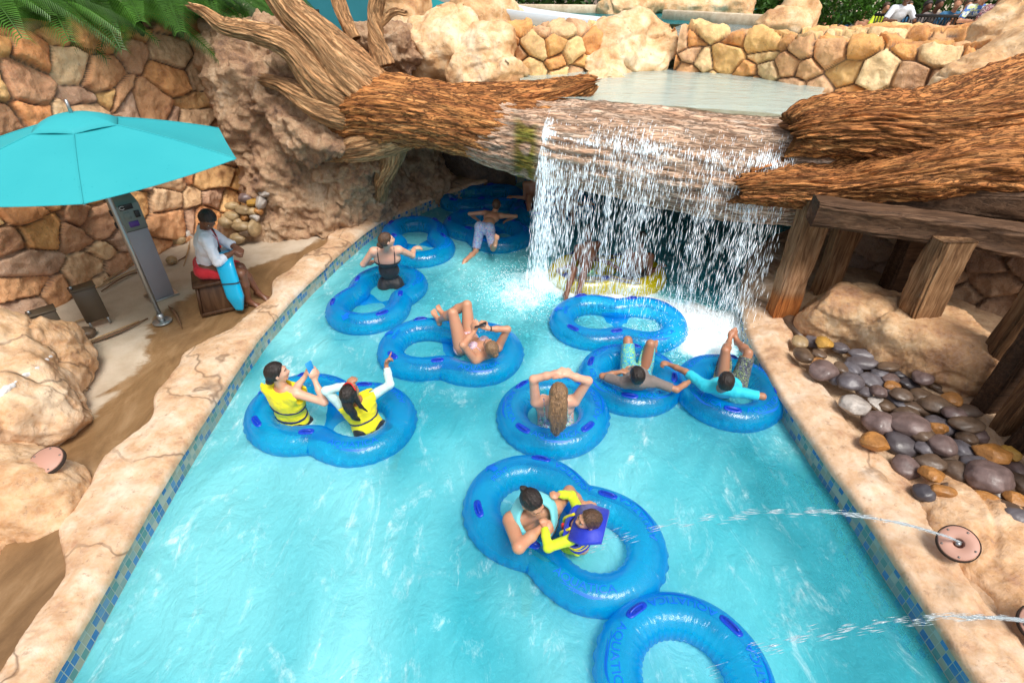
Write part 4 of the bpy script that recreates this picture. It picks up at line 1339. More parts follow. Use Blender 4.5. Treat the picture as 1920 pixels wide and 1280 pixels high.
def tube(kind, mats, name, texts=True, arrow=True, stripes=False):
    r = empty(name, (0, 0, 0))
    mv, mf, mh, mi = mats
    V, F, uv = ring_mesh(kind)
    obj('ring', V, F, mv, r, uv=uv)
    L = RC_[kind][2]
    if kind == 'double':
        # vinyl web joining the two sides at the waist, with the two seats cut out of it
        n = 40
        seats = []
        rad = .245
        xs = np.linspace(-.36, .36, 61)
        P, N, _ = RC_[kind]
        top = np.interp(xs, P[:180][::-1, 0], P[:180][::-1, 1]) - RA * .75
        top = np.maximum(top, .03)
        dd = np.minimum(np.abs(xs - .36), np.abs(xs + .36))
        lo = np.zeros_like(xs)
        half = .12
        xw = np.linspace(-half, half, 17)
        yw = np.linspace(-1, 1, 17)
        Vs = []
        for y in yw:
            tp = .30
            for x in xw:
                k = 1 + .75 * (abs(y) ** 2.0)
                Vs.append((x * k, y * tp, -.02 - .05 * (1 - y * y) - .02 * (x / half) ** 2))
        Vs = np.array(Vs)
        Fw = gridF(17, 17)
        V2 = np.vstack([Vs, Vs - (0, 0, .012)])
        Fa = [tuple(q) for q in Fw] + [tuple(q[::-1] + 289) for q in Fw]
        obj('web', V2, Fa, mf, r)
        hs = [.17, .33, .42, .58, .67, .83, .95]
        hs = [(.195, 82), (.375, 72), (.595, 76), (.735, 82)]
    else:
        hs = [(.12, 75), (.38, 75), (.62, 75), (.88, 75)]
    for fs, va in hs:
        s0, v0 = fs * L, R_(va)
        # oval patch
        a = np.linspace(0, 2 * math.pi, 28, endpoint=False)
        ox = np.sign(np.cos(a)) * np.abs(np.cos(a)) ** .6 * .082
        oy = np.sign(np.sin(a)) * np.abs(np.sin(a)) ** .7 * .034
        rings = []
        for k, o_ in ((1.0, .001), (1.0, .007), (.9, .010), (.62, .010), (.5, .004), (.02, .004)):
            rings.append(tube_pos(kind, s0 + ox * k, v0 + oy * k / RA, o_))
        Vp = np.vstack(rings)
        Fp = [(q * 28 + i, q * 28 + (i + 1) % 28, (q + 1) * 28 + (i + 1) % 28, (q + 1) * 28 + i) for q in range(5) for i in range(28)]
        h = obj('handle', Vp, Fp, mh, r)
        sx = np.linspace(-.058, .058, 14)
        st = tube_pos(kind, s0 + sx, np.full(14, v0), 0) + 0
        nrm3 = (tube_pos(kind, s0 + sx, np.full(14, v0), .1) - st) / .1
        st = st + nrm3 * (.008 + .018 * np.sqrt(np.clip(1 - (sx / .058) ** 2, 0, 1)))[:, None]
        Vg, Fg = sweep(st, .0065, 8)
        obj('grip', Vg, Fg, mh, h)
    # valve
    p = tube_pos(kind, np.array([.5 * L]), np.array([R_(150)]), .0)[0]
    if texts:
        if kind == 'double': spots = [(.115, False), (.285, False), (.865, False)]
        else: spots = [(.0, False), (.25, False), (.50, False), (.75, False)]
        for fs, o_ in spots:
            tv, tf = text_mesh('AQUATICA', .085)
            tv[:, 0] *= 1.05
            tv[:, 1] -= .03
            X, Fx = on_tube(kind, tv, tf, fs * L, R_(78), o_)
            lt = obj('lettering', X, Fx, mi, r, smooth=False)
            # the two wave strokes under the word
            ps = []
            for dy, amp, x0, x1 in ((-.055, .008, -.15, .17), (-.068, .006, -.10, .13)):
                xx = np.linspace(x0, x1, 24)
                yy = dy + amp * np.sin((xx - x0) / (x1 - x0) * 2 * math.pi)
                wv = .0045 * np.sin((xx - x0) / (x1 - x0) * math.pi) + .0008
                A = np.vstack([np.c_[xx, yy - wv], np.c_[xx, yy + wv]])
                X, Fx = on_tube(kind, np.c_[A, np.zeros(48)], [(i, i + 1, 25 + i, 24 + i) for i in range(23)], fs * L, R_(78))
                ps.append((X, Fx))
            V, F = join(ps)
            obj('wave_mark', V, F, mi, r, smooth=False)
    if arrow and kind == 'double':
        tv, tf = text_mesh('FRONT', .066)
        sA = .485 * L
        X, Fx = on_tube(kind, tv, tf, sA, R_(112), True)
        obj('lettering', X, Fx, mi, r, smooth=False)
        A = np.array([(-.028, -.05), (.028, -.05), (.028, .02), (.062, .02), (0, .085), (-.062, .02), (-.028, .02)])
        A = A * .95 + np.array((.0, .02))
        Fa = [(0, 1, 2, 6), (3, 4, 5), ]
        Fa = [(0, 1, 2, 6), (2, 3, 4), (6, 4, 5), (2, 4, 6)]
        Fa = [(0, 1, 2), (0, 2, 6), (2, 3, 4), (6, 4, 5), (2, 4, 6)]
        Vq, Fq = [tuple(v) for v in A], Fa
        for _ in range(3):
            nf = []
            for a, b, c in Fq:
                n0 = len(Vq)
                Vq += [tuple((np.array(Vq[a]) + Vq[b]) / 2), tuple((np.array(Vq[b]) + Vq[c]) / 2), tuple((np.array(Vq[c]) + Vq[a]) / 2)]
                nf += [(a, n0, n0 + 2), (n0, b, n0 + 1), (n0 + 2, n0 + 1, c), (n0, n0 + 1, n0 + 2)]
            Fq = nf
        A = np.array(Vq)
        X, Fx = on_tube(kind, np.c_[A, np.zeros(len(A))], Fq, sA, R_(80), True, .012)
        obj('arrow', X, Fx, mi, r, smooth=False)
    if stripes:
        ps = []
        for b in range(2):
            for q in range(7):
                s0 = np.linspace(.10 + .46 * b, .40 + .46 * b, 60) * L
                v0 = R_(58 + q * 9) + .03 * np.sin(s0 * 20 + q * 2)
                X1 = tube_pos(kind, s0, v0, .005)
                X2 = tube_pos(kind, s0, v0 + .045 + .04 * np.abs(np.sin(s0 * 6 + q)), .005)
                V = np.vstack([X1, X2])
                ps.append((V, [(i, i + 1, 61 + i, 60 + i) for i in range(59)]))
        V, F = join(ps)
        obj('printed_pattern', V, F, mi, r, smooth=False)
    return r

DBL = tube('double', (M_vin, M_vfl, M_hnd, M_ink), 'double_tube')
SGL = tube('single', (M_vin, M_vfl, M_hnd, M_ink), 'single_tube')
YEL = tube('double', (M_vye, M_vye, M_inkd, M_inkd), 'double_tube', texts=False, arrow=False, stripes=True)
TUBES = {}
def put(key, proto, first, a, b, label, tilt=(0, 0), z=.075, group=None, flip=False):
    """a, b: where the photograph shows the middles of the two rings; the first has the arrow"""
    A, B = at(*a, z=.1), at(*b, z=.1)
    c = (A + B) / 2
    ang = math.atan2(B[1] - A[1], B[0] - A[0])
    o = proto if first else copy_tree(proto)
    o.location = (c[0], c[1], z)
    o.rotation_euler = Euler((R_(tilt[0]), R_(tilt[1]), ang), 'XYZ')
    tag(o, label, 'inner tube', group)
    TUBES[key] = (c, ang)
    return o
GD = 'blue double tubes floating on the river'
GS = 'blue single tubes floating on the river'
put('A', DBL, True, (992, 948), (1117, 1022), 'blue double tube in front carrying the woman in a turquoise vest and a child', (0, 0), group=GD)
put('B', DBL, False, (789, 650), (901, 660), 'blue double tube with a woman reclining and holding up a phone', (2, 0), group=GD)
put('C', DBL, False, (560, 770), (683, 788), 'blue double tube with two riders in yellow life vests', (1, 2), group=GD)
put('D', DBL, False, (690, 577), (729, 534), 'blue double tube with the woman in a black swimsuit', (0, 1), group=GD)
put('E', DBL, False, (776, 436), (789, 465), 'empty blue double tube that the woman in black reaches for', (0, 1), group=GD)
put('F', DBL, False, (888, 420), (938, 441), 'blue double tube with the boy lying on his belly', (0, 1), group=GD)
put('G', DBL, False, (872, 372), (937, 369), 'dark blue double tube in the shade under the log', (0, 0), group=GD)
put('H', DBL, False, (1107, 601), (1211, 606), 'empty blue double tube filled with foam just below the yellow tube', (2, 0), group=GD)
put('N', DBL, False, (1010, 395), (1065, 383), 'blue double tube behind the left part of the falling water', (0, 0), group=GD)
put('I', YEL, True, (1092, 511), (1184, 514), 'yellow double tube with a navy pattern under the waterfall', (0, 0))
def put1(first, c, label, ang, tilt=(0, 0)):
    o = SGL if first else copy_tree(SGL)
    p = at(*c, z=.1)
    o.location = (p[0], p[1], .075)
    o.rotation_euler = Euler((R_(tilt[0]), R_(tilt[1]), R_(ang)), 'XYZ')
    tag(o, label, 'inner tube', GS)
put1(True, (1037, 774), 'blue single tube with a woman folding her arms over her head', -90, (2, 0))
put1(False, (1182, 707), 'blue single tube with a boy in a grey shirt', 120, (1, -1))
put1(False, (1366, 730), 'blue single tube with a boy in a cyan shirt beside the right coping', 30, (2, 1))
put1(False, (1283, 1270), 'blue single tube cut off by the bottom edge of the photo', -100, (0, 0))
# ---------------------------------------------------------------- people
SK_L = skin('light_skin', (.72, .43, .30))
SK_T = skin('tanned_skin', (.56, .30, .18))
SK_M = skin('olive_skin', (.42, .21, .12))
SK_D = skin('brown_skin', (.17, .075, .04))
H_BR = hairmat('brown_hair', (.10, .05, .025))
H_DK = hairmat('dark_hair', (.022, .014, .011))
H_BL = hairmat('wet_blonde_hair', (.26, .15, .075))
M_eyew = simple('eye_white', (.75, .72, .70), .3, .02, 5, 0)
M_iris = simple('iris', (.03, .015, .01), .2, .02, 5, 0)
M_lip = simple('lips', (.42, .12, .10), .5, .05, 5, 0)
M_nail = simple('nails', (.75, .50, .45), .3, .02, 5, 0)

def vec(p):
    return at(p[0], p[1], p[2]) if len(p) == 3 else at(p[0], p[1], Y=p[3])

def head_prims(c, f, u, S):
    """c centre of the skull, f where the face looks, u up; S scale (1 = adult head 0.23 high)"""
    f = nrm(f)
    u = nrm(np.array(u, float) - f * np.dot(u, f))
    x = np.cross(f, u)
    M = np.stack([x, f, u], 1)
    g = lambda a, b, d: c + (x * a + f * b + u * d) * S
    P = [EL(g(0, -.012, .03), np.array((.073, .092, .085)) * S, M), EL(g(0, .022, -.02), np.array((.060, .068, .080)) * S, M),
         EL(g(0, .045, -.078), np.array((.036, .036, .030)) * S, M),
         RC(g(0, .088, .012), g(0, .104, -.022), .008 * S, .0125 * S), EL(g(.012, .092, -.028), .010 * S), EL(g(-.012, .092, -.028), .010 * S),
         EL(g(0, .084, -.052), np.array((.022, .010, .009)) * S, M),
         EL(g(.034, .066, -.018), .024 * S), EL(g(-.034, .066, -.018), .024 * S), RC(g(-.035, .080, .028), g(.035, .080, .028), .010 * S)]
    for sx in (-1, 1):
        P.append(EL(g(sx * .075, -.008, -.005), np.array((.011, .020, .031)) * S, M))
    sub = [EL(g(sx * .031, .092, .008), np.array((.015, .010, .009)) * S, M) for sx in (-1, 1)]
    return P, sub, g, M, x, f, u

def hand_prims(w, d, n, S, curl=.3, side=1, spread=.12, fist=False):
    """w wrist, d direction of the fingers, n back of the hand, side +1 when the thumb lies along cross(d, n)"""
    d = nrm(d)
    n = nrm(np.array(n, float) - d * np.dot(n, d))
    x = np.cross(d, n) * side
    M = np.stack([x, d, n], 1)
    P = [EL(w + d * .045 * S, np.array((.038, .050, .014)) * S, M), EL(w + (d * .062) * S, np.array((.040, .030, .013)) * S, M)]
    L = (.068, .078, .072, .056)
    for q in range(4):
        off = (.030 - q * .020)
        b = w + (x * off + d * (.082 - abs(q - 1.2) * .004)) * S
        a = spread * (1.5 - q)
        c1 = curl + .08 * q
        if fist: c1 = 1.35
        dd = nrm(d * math.cos(c1) - n * math.sin(c1) + x * math.sin(a))
        m1 = b + dd * L[q] * .5 * S
        c2 = c1 + (1.3 if fist else curl * 1.1)
        de = nrm(d * math.cos(c2) - n * math.sin(c2) + x * math.sin(a))
        m2 = m1 + de * L[q] * .5 * S
        P += [RC(b - d * .02 * S, m1, .0095 * S, .0085 * S), RC(m1, m2, .0085 * S, .007 * S)]
    b = w + (x * .028 + d * .022) * S
    m1 = b + nrm(x * .75 + d * .8 - n * .35) * .042 * S
    m2 = m1 + nrm(x * (.15 if not fist else -.5) + d * 1.0 - n * .45) * .034 * S
    P += [RC(b, m1, .013 * S, .0105 * S), RC(m1, m2, .0105 * S, .008 * S)]
    return P

def foot_prims(a, t, up, S):
    """a ankle, t toe tip direction"""
    a = np.array(a, float)
    d = nrm(t - a)
    n = nrm(np.array(up, float) - d * np.dot(up, d))
    x = np.cross(d, n)
    L = .17 * S
    heel = a - d * .035 * S - n * .045 * S
    ball = a + d * .11 * S - n * .050 * S
    P = [RC(a, heel, .034 * S, .030 * S), RC(heel, ball, .028 * S, .026 * S), RC(a, ball, .034 * S, .022 * S), EL(ball, np.array((.042, .035, .018)) * S, np.stack([x, d, n], 1))]
    for q in range(5):
        b = ball + x * (-.030 + q * .0155) * S + d * .018 * S
        P.append(RC(b, b + d * (.040 - abs(q - 4) * .004 if q == 4 else .026 + q * .003) * S, .009 * S, (.012 if q == 4 else .0075) * S))
    return P

class Fig:
    pass

def person(name_label, J, face, up=(0, 0, 1), S=1.0, hs=None, build=1.0, sk=SK_L, vox=.0075, hands=None, group=None, chest=1.0, hair=None, cat='person', legs=True, loc=None, fist=(False, False), curl=(.35, .35), feet=True, eyes=True, bust=0.0, toes=None):
    """J: joints in world coordinates: head, neck, shL, shR, elL, elR, wrL, wrR, hiL, hiR, knL, knR, anL, anR.
    L and R are the person's own left and right"""
    G = Fig()
    J = {k: np.array(v, float) for k, v in J.items()}
    hs = hs or S
    b = build
    sm = (J['shL'] + J['shR']) / 2
    hm = (J['hiL'] + J['hiR']) / 2
    sx = nrm(J['shR'] - J['shL'])
    upv = nrm(sm - hm)
    fw = nrm(np.cross(upv, sx))                        # where the chest faces
    sx = np.cross(fw, upv)
    hx = nrm(J['hiR'] - J['hiL'])
    hx = nrm(hx - upv * np.dot(hx, upv))
    M = np.stack([sx, fw, upv], 1)
    tl = np.linalg.norm(sm - hm)
    sw = np.linalg.norm(J['shR'] - J['shL'])
    T = []                                              # torso
    r1 = np.array((.165 * b, .105 * b * chest, .15)) * S
    T.append(EL(sm - upv * .13 * S, r1 * np.array((max(.75, sw / (.36 * S)), 1, 1)), M))
    T.append(EL(hm + upv * tl * .42, np.array((.130 * b, .095 * b, .15)) * S, M))
    Mh = np.stack([hx, np.cross(upv, hx), upv], 1)
    T.append(EL(hm + upv * .03 * S, np.array((.155 * b, .110 * b, .12)) * S, Mh))
    T.append(RC(J['shL'] * .86 + sm * .14, J['shR'] * .86 + sm * .14, .056 * S * b))
    for k in ('L', 'R'):
        T.append(RC(J['sh' + k] * .9 + sm * .1, sm - upv * .10 * S, .055 * S * b, .08 * S))
        if bust: T.append(EL(sm - upv * .15 * S + fw * .075 * S + (J['sh' + k] - sm) * .45, (.062 * bust * S, .06 * bust * S, .06 * bust * S), M))
    nb = sm + upv * .02 * S
    if 'neck' in J: nb = J['neck']
    H, sub, g, HM, hx_, hf, hu = head_prims(J['head'], face, up, hs)
    nk = [RC(nb, g(0, -.02, -.05), .055 * S * min(b, 1.1), .050 * hs), RC(nb, J['shL'] * .55 + sm * .45, .05 * S, .042 * S), RC(nb, J['shR'] * .55 + sm * .45, .05 * S, .042 * S)]
    A = {}
    for q, k in enumerate('LR'):
        s_, e_, w_ = J['sh' + k], J['el' + k], J['wr' + k]
        A['ua' + k] = RC(s_, e_, .049 * S * b, .038 * S * b)
        A['fa' + k] = RC(e_, e_ * .45 + w_ * .55, .038 * S * b, .034 * S * b)
        A['fb' + k] = RC(e_ * .45 + w_ * .55, w_, .034 * S * b, .025 * S)
        if legs:
            h_, n_, a_ = J['hi' + k], J['kn' + k], J['an' + k]
            A['th' + k] = RC(h_, n_, .088 * S * b, .056 * S * b)
            A['sh_' + k] = RC(n_, n_ * .62 + a_ * .38, .050 * S * b, .056 * S * b)
            A['sb' + k] = RC(n_ * .62 + a_ * .38, a_, .056 * S * b, .034 * S)
            A['bt' + k] = EL(h_ + 0 - np.cross(upv, hx) * .045 * S, .088 * S * b)
    P = T + nk + list(A.values())
    Hd = []
    hands = hands or {}
    for q, k in enumerate('LR'):
        if hands.get(k) is False: continue
        w_ = J['wr' + k]
        d, n, sd = hands.get(k, (w_ - J['el' + k], (0, 0, 1), 1 if k == 'L' else -1))
        Hd += hand_prims(w_, d, n, S, curl[q], sd, fist=fist[q])
        if legs and feet:
            t_ = J.get('to' + k)
            a_ = J['an' + k]
            if t_ is None:
                sh = nrm(a_ - J['kn' + k])
                t_ = a_ + nrm(fw * .8 + sh * .4) * .2
            Hd += foot_prims(a_, t_, nrm(J['kn' + k] - a_) if abs(np.dot(nrm(J['kn' + k] - a_), nrm(t_ - a_))) < .9 else -np.cross(upv, hx), S)
    V1, F1 = field(P + H + Hd, vox, .022 * S, sub=sub)
    V1 = relax(V1, F1, 1, .35)
    base = loc if loc is not None else np.array((hm[0], hm[1], V1[:, 2].min()))
    r = empty('person', base, name_label, cat, group)
    obj('body', V1, F1, sk, r)
    G.root, G.T, G.A, G.J, G.M, G.sm, G.hm, G.up, G.fw, G.sx, G.S, G.g, G.HM, G.hs, G.nk, G.vox, G.Mh, G.b = r, T, A, J, M, sm, hm, upv, fw, sx, S, g, HM, hs, nk, vox, Mh, b
    G.H = H
    if eyes:
        parts_w, parts_i = [], []
        for s_ in (-1, 1):
            parts_w.append(ellipsoid(g(s_ * .031, .079, .008), np.array((.014, .009, .007)) * hs, HM, 10, 6))
            parts_i.append(ellipsoid(g(s_ * .031, .0855, .008), np.array((.0065, .0045, .0065)) * hs, HM, 10, 6))
            e = obj('eye', *parts_w[-1], M_eyew, r)
            obj('iris', *parts_i[-1], M_iris, e)
            br = spline([g(s_ * .016, .089, .026), g(s_ * .032, .089, .032), g(s_ * .050, .076, .026)], 8)
            obj('eyebrow', *sweep(br, .0035 * hs, 6), hair or H_DK, r)
        l = spline([g(-.024, .084, -.054), g(-.010, .094, -.051), g(0, .0945, -.053), g(.010, .094, -.051), g(.024, .084, -.054)], 12)
        obj('mouth', *sweep(l, np.array([.002, .004, .005, .0055, .006, .006, .006, .006, .0055, .005, .004, .002]) * hs, 8), M_lip, r)
    return G

def hair_cap(G, mat, extra=(), thick=.010, cut=None, name='hair', low=-.045, back=.0):
    g, S, M = G.g, G.hs, G.HM
    P = [EL(g(0, -.016, .032), (np.array((.073, .092, .085)) + thick) * S, M), EL(g(0, -.03, -.005), (np.array((.068, .075, .075)) + thick) * S, M)]
    P += list(extra)
    f, u = M[:, 1], M[:, 2]
    cuts = [(g(0, .050 if cut is None else cut, .045), f * .80 - u * .60)] if not extra else []
    if extra:
        V, F = None, None
        # cap clipped at the face, then joined with the loose hair
        P0 = P[:2]
        Va, Fa = field(P0, G.vox * .8, .02 * S, [(g(0, .050 if cut is None else cut, .045), f * .80 - u * .60), (g(0, 0, low), -u)])
        Vb, Fb = field(list(extra), G.vox * .8, .02 * S)
        V = np.vstack([Va, Vb])
        F = np.vstack([Fa, Fb + len(Va)])
    else:
        V, F = field(P, G.vox * .8, .02 * S, cuts + [(g(0, 0, low), -u)])
    N = vnormals(V, F)
    V = V + N * (.004 * S * fbm((V - g(0, 0, 0)) @ M * np.array((70, 12, 14)), 3))[:, None]
    return obj(name, V, F, mat, G.root)

def wear(G, name, prims, mat, e=.010, k=.02, cuts=(), sub=(), vox=None, slab=None, fold=.004):
    P = [inflate(p, e) for p in prims]
    V, F = field(P, vox or G.vox, k * G.S, cuts, sub, slab)
    if len(F) < 4: return None
    if fold:
        N = vnormals(V, F)
        V = V + N * (fold * fbm(V * 14, 2))[:, None]
    return obj(name, V, F, mat, G.root)

def clipseg(p, t0, t1):
    a, b, ra, rb = p[1], p[2], p[3], p[4]
    return RC(a + (b - a) * t0, a + (b - a) * t1, ra + (rb - ra) * t0, ra + (rb - ra) * t1, True)

def JJ(**k):
    return {a: vec(b) for a, b in k.items()}

def shirt(G, mat, sleeve=.6, e=.010, low=.0, name='shirt', full=False):
    P = list(G.T) + list(G.nk[1:])
    for k in 'LR':
        if full:
            P += [inflate(G.A['ua' + k], .002), G.A['fa' + k], clipseg(G.A['fb' + k], 0, .6 if full is True else full)]
        else: P.append(clipseg(G.A['ua' + k], 0, sleeve))
    return wear(G, name, P, mat, e, cuts=[(G.hm + G.up * low * G.S, -G.up), (G.sm + G.up * .045 * G.S, G.up)] if not full and sleeve < .1 else [(G.hm + G.up * low * G.S, -G.up)])

def shorts(G, mat, leg=.8, e=.016, top=.12):
    P = [G.T[2]]
    for k in 'LR':
        P += [clipseg(G.A['th' + k], 0, leg), G.A['bt' + k]]
    return wear(G, 'swim_shorts', P, mat, e, cuts=[(G.hm + G.up * top * G.S, G.up)])

def vest(G, mat, mat2, e=.045, lo=.10, hi=-.03, straps=((.22,), (.12,)), name='life_vest'):
    """buoyancy vest with open arms and dark belts"""
    S = G.S
    subs = []
    for k in 'LR':
        a, b_ = G.J['sh' + k], G.J['el' + k]
        out = nrm(a - G.sm)
        subs.append(EL(a + out * .035 * S - G.up * .015 * S, (.085 * S, .085 * S, .10 * S), G.M))
    subs.append(RC(G.sm, G.g(0, 0, -.02), .085 * S, .11 * S))
    cuts = [(G.hm + G.up * lo * S, -G.up), (G.sm + G.up * .05 * S, G.up)]
    v = wear(G, name, G.T, mat, e * S, .05, cuts, subs, fold=.006)
    for st in straps:
        p = G.hm + G.up * st[0] * S
        b_ = obj('belt', *field([inflate(x, e * S + .006) for x in G.T], G.vox * .8, .05 * S, cuts, subs, [(p, G.up, .012 * S)]), mat2, v)
    return v

def report(G, n):
    J = G.J
    d = lambda a, b: round(float(np.linalg.norm(J[a] - J[b])) / G.S, 2)
    print('FIG', n, 'ua', d('shL', 'elL'), d('shR', 'elR'), 'fa', d('elL', 'wrL'), d('elR', 'wrR'), 'th', d('hiL', 'knL'), d('hiR', 'knR'), 'sh', d('knL', 'anL'), d('knR', 'anR'), 'sw', d('shL', 'shR'), 'torso', round(float(np.linalg.norm(G.sm - G.hm)) / G.S, 2), 'head', round(float(np.linalg.norm(G.sm - J['head'])) / G.S, 2))
# ---------------------------------------------------------------- the cast, joint by joint
from math import cos, sin
M_red = cloth('red_cloth', (.62, .02, .035), .75)
M_white = cloth('white_cloth', (.74, .78, .86), .8)
M_yellow = cloth('yellow_vest', (.92, .78, .01), .6, folds=.25)
M_navy = simple('navy_webbing', (.012, .018, .09), .6, .1, 40, .1)
M_black = cloth('black_cloth', (.012, .012, .014), .6)
M_cyan = cloth('cyan_cloth', (.02, .56, .70), .7)
M_grey = cloth('grey_cloth', (.20, .165, .15), .85)
M_aqua = cloth('aqua_foam', (.20, .68, .74), .6, folds=.15)
M_blue = cloth('blue_vest', (.012, .035, .50), .55, folds=.25)
M_lime = cloth('lime_cloth', (.62, .78, .02), .7)
M_dots = cloth('pale_dotted_cloth', (.5, .7, .7), .8, [(.55, .78, .76), (.62, .82, .80), (.45, .70, .70), (.75, .85, .80), (.55, .78, .78)], 60)
M_pat1 = cloth('paisley', (.1, .3, .5), .7, [(.02, .28, .62), (.02, .50, .62), (.25, .62, .18), (.04, .36, .70), (.45, .70, .12)], 26)
M_pat2 = cloth('leaf_print', (.1, .1, .1), .7, [(.04, .045, .07), (.17, .18, .24), (.035, .04, .05), (.30, .38, .12), (.10, .11, .17)], 26)
M_pat3 = cloth('floral', (.3, .3, .5), .7, [(.16, .18, .55), (.55, .55, .72), (.30, .38, .70), (.20, .55, .62), (.62, .40, .45)], 24)
M_pat4 = cloth('swim_print', (.5, .1, .4), .6, [(.65, .04, .45), (.05, .55, .50), (.02, .02, .05), (.80, .82, .78), (.30, .6, .1)], 34)
M_pat5 = cloth('bikini_print', (.6, .4, .5), .6, [(.80, .76, .74), (.70, .25, .35), (.80, .76, .74), (.22, .18, .45), (.75, .45, .5)], 40)
M_phone = simple('phone_black', (.02, .02, .025), .2, .05, 10, 0, coat=.4)
M_phoneb = simple('phone_blue', (.02, .30, .72), .3, .05, 10, 0, coat=.4)
M_redp = simple('red_plastic', (.7, .02, .02), .35, .05, 10, 0)

def mid(a, b, t=.5): return np.array(a) * (1 - t) + np.array(b) * t
def ik(s, w, l1, l2, pole):
    """middle joint of a two-part limb from s to w, bent towards pole; w is pulled in when out of reach"""
    s, w = np.array(s, float), np.array(w, float)
    d = w - s
    L = np.linalg.norm(d)
    u = d / (L + 1e-9)
    if L > (l1 + l2) * .995:
        L = (l1 + l2) * .995
        w = s + u * L
    a = (l1 * l1 - l2 * l2 + L * L) / (2 * L)
    h = math.sqrt(max(l1 * l1 - a * a, 0))
    p = np.array(pole, float)
    p = p - u * np.dot(p, u)
    return s + u * a + nrm(p) * h, w

def rig(head, sm, hm, yaw_sh, hands, feet, S=1.0, poleA=((0, 0, -1), (0, 0, -1)), poleL=((0, 0, 1), (0, 0, 1)), yaw_hip=None, roll=0.0, sw=.185, hw=.095):
    """joints from a few targets: middle of the shoulders, middle of the hips, hands and ankles.
    yaw_sh: bearing in degrees of the person's right hand side seen from above (0 = +x)"""
    r = np.array((cos(R_(yaw_sh)), sin(R_(yaw_sh)), roll))
    r = nrm(r)
    yh = yaw_sh if yaw_hip is None else yaw_hip
    q = nrm(np.array((cos(R_(yh)), sin(R_(yh)), 0)))
    sm, hm = np.array(sm, float), np.array(hm, float)
    J = dict(head=head, shR=sm + r * sw * S, shL=sm - r * sw * S, hiR=hm + q * hw * S, hiL=hm - q * hw * S)
    for i, k in enumerate('LR'):
        J['el' + k], J['wr' + k] = ik(J['sh' + k], hands[i], .29 * S, .25 * S, poleA[i])
        J['kn' + k], J['an' + k] = ik(J['hi' + k], feet[i], .43 * S, .42 * S, poleL[i])
    return J

# --- the lifeguard on the wooden box
hm = at(389, 500, .80)
sm = hm + np.array((.14, -.04, .47))
q = sm + np.array((.10, -.02, .20))
print('LG head px?', q)
fL, fR = at(484, 548, .34), at(466, 563, .34)
hd = at(447, 472, 1.02)
J = rig(q, sm, hm, -62, (hd + (.03, .04, 0), hd + (-.03, -.03, .02)), (fL, fR), 1.0, poleA=((.1, .5, -.8), (-.3, -.6, -.6)), poleL=((.8, -.1, .6), (.8, -.1, .6)), sw=.19, hw=.11)
J['toL'], J['toR'] = at(506, 558, .28), at(494, 570, .28)
G = person('lifeguard in white shirt and red shorts sitting on the wooden box', J, (.55, -.40, -.85), (.6, -.1, .75), 1.0, build=1.12, sk=SK_D, hair=H_DK, hands={'L': ((-.1, -.8, -.1), (.4, 0, .9), 1), 'R': ((.3, .8, -.1), (.4, 0, .9), -1)}, fist=(True, True))
LG = G
hair_cap(G, H_DK, thick=.016)
wear(G, 'shirt', G.nk[1:] + G.T[:2] + [G.T[3], G.T[4], G.T[5]] + [G.T[2], G.A['uaL'], G.A['uaR'], clipseg(G.A['faL'], 0, .8), clipseg(G.A['faR'], 0, .8)], M_white, .018, cuts=[(G.hm + G.up * .05, -G.up), (G.sm + G.up * .10, G.up)], fold=.008)
shorts(G, M_red, .93, .022, .10)
# strap and whistle
c0 = G.sm + G.up * .06
st = spline([G.J['shL'] + G.up * .07 - G.fw * .06, G.J['shL'] * .6 + G.sm * .4 + G.fw * .07 + G.up * .06, G.sm - G.up * .15 + G.fw * .135, G.hm + G.up * .18 + G.fw * .14 + G.sx * .08, G.hm + G.up * .08 + G.sx * .17], 40)
obj('strap', *sweep(st, .014, 8), M_black, G.root)
for s_ in (-1, 1):
    obj('lanyard', *sweep(spline([G.sm + G.sx * .055 * s_ + G.up * .06 + G.fw * .05, G.sm + G.sx * .04 * s_ - G.up * .04 + G.fw * .125, G.sm - G.up * .16 + G.fw * .145], 16), .004, 6), M_redp, G.root)
obj('whistle', *ellipsoid(G.sm - G.up * .18 + G.fw * .155, (.018, .014, .026)), M_redp, G.root)

# --- woman in the black swimsuit, sitting up in tube D
hm = at(733, 531, .03)
sm = at(724, 470, .64)
hd_ = at(725, 451, .88)
wr_ = at(776, 466, .46)
J = rig(hd_, sm, hm, 8, (at(703, 490, .36), wr_), (hm + (-.1, .5, -.55), hm + (.12, .5, -.55)), 1.0, poleA=((-.6, -.5, -.2), (.3, -.6, -.3)), sw=.19)
G = person('woman in a black swimsuit seen from behind, reaching right', J, (.75, .45, .15), (0, -.1, 1), 1.0, build=1.12, sk=SK_L, hair=H_BR, hands={'R': ((.8, .5, 0), (0, 0, 1), -1)}, feet=False)
bun = [EL(G.g(0, -.115, -.02), np.array((.04, .035, .035))), EL(G.g(.02, -.10, -.05), .025)]
hair_cap(G, H_BR, bun)
wear(G, 'swimsuit', G.T[:3] + [G.A['btL'], G.A['btR']], M_black, .008, cuts=[(G.sm - G.up * .16, G.up)])
for k in 'LR':
    a = G.J['sh' + k] * .62 + G.sm * .38
    obj('strap', *sweep(spline([G.sm - G.up * .17 - G.fw * .115 * 1.1 + (a - G.sm) * .9, a - G.up * .06 - G.fw * .10, a + G.up * .058 - G.fw * .02, a + G.fw * .06], 16), .007, 6), M_black, G.root)

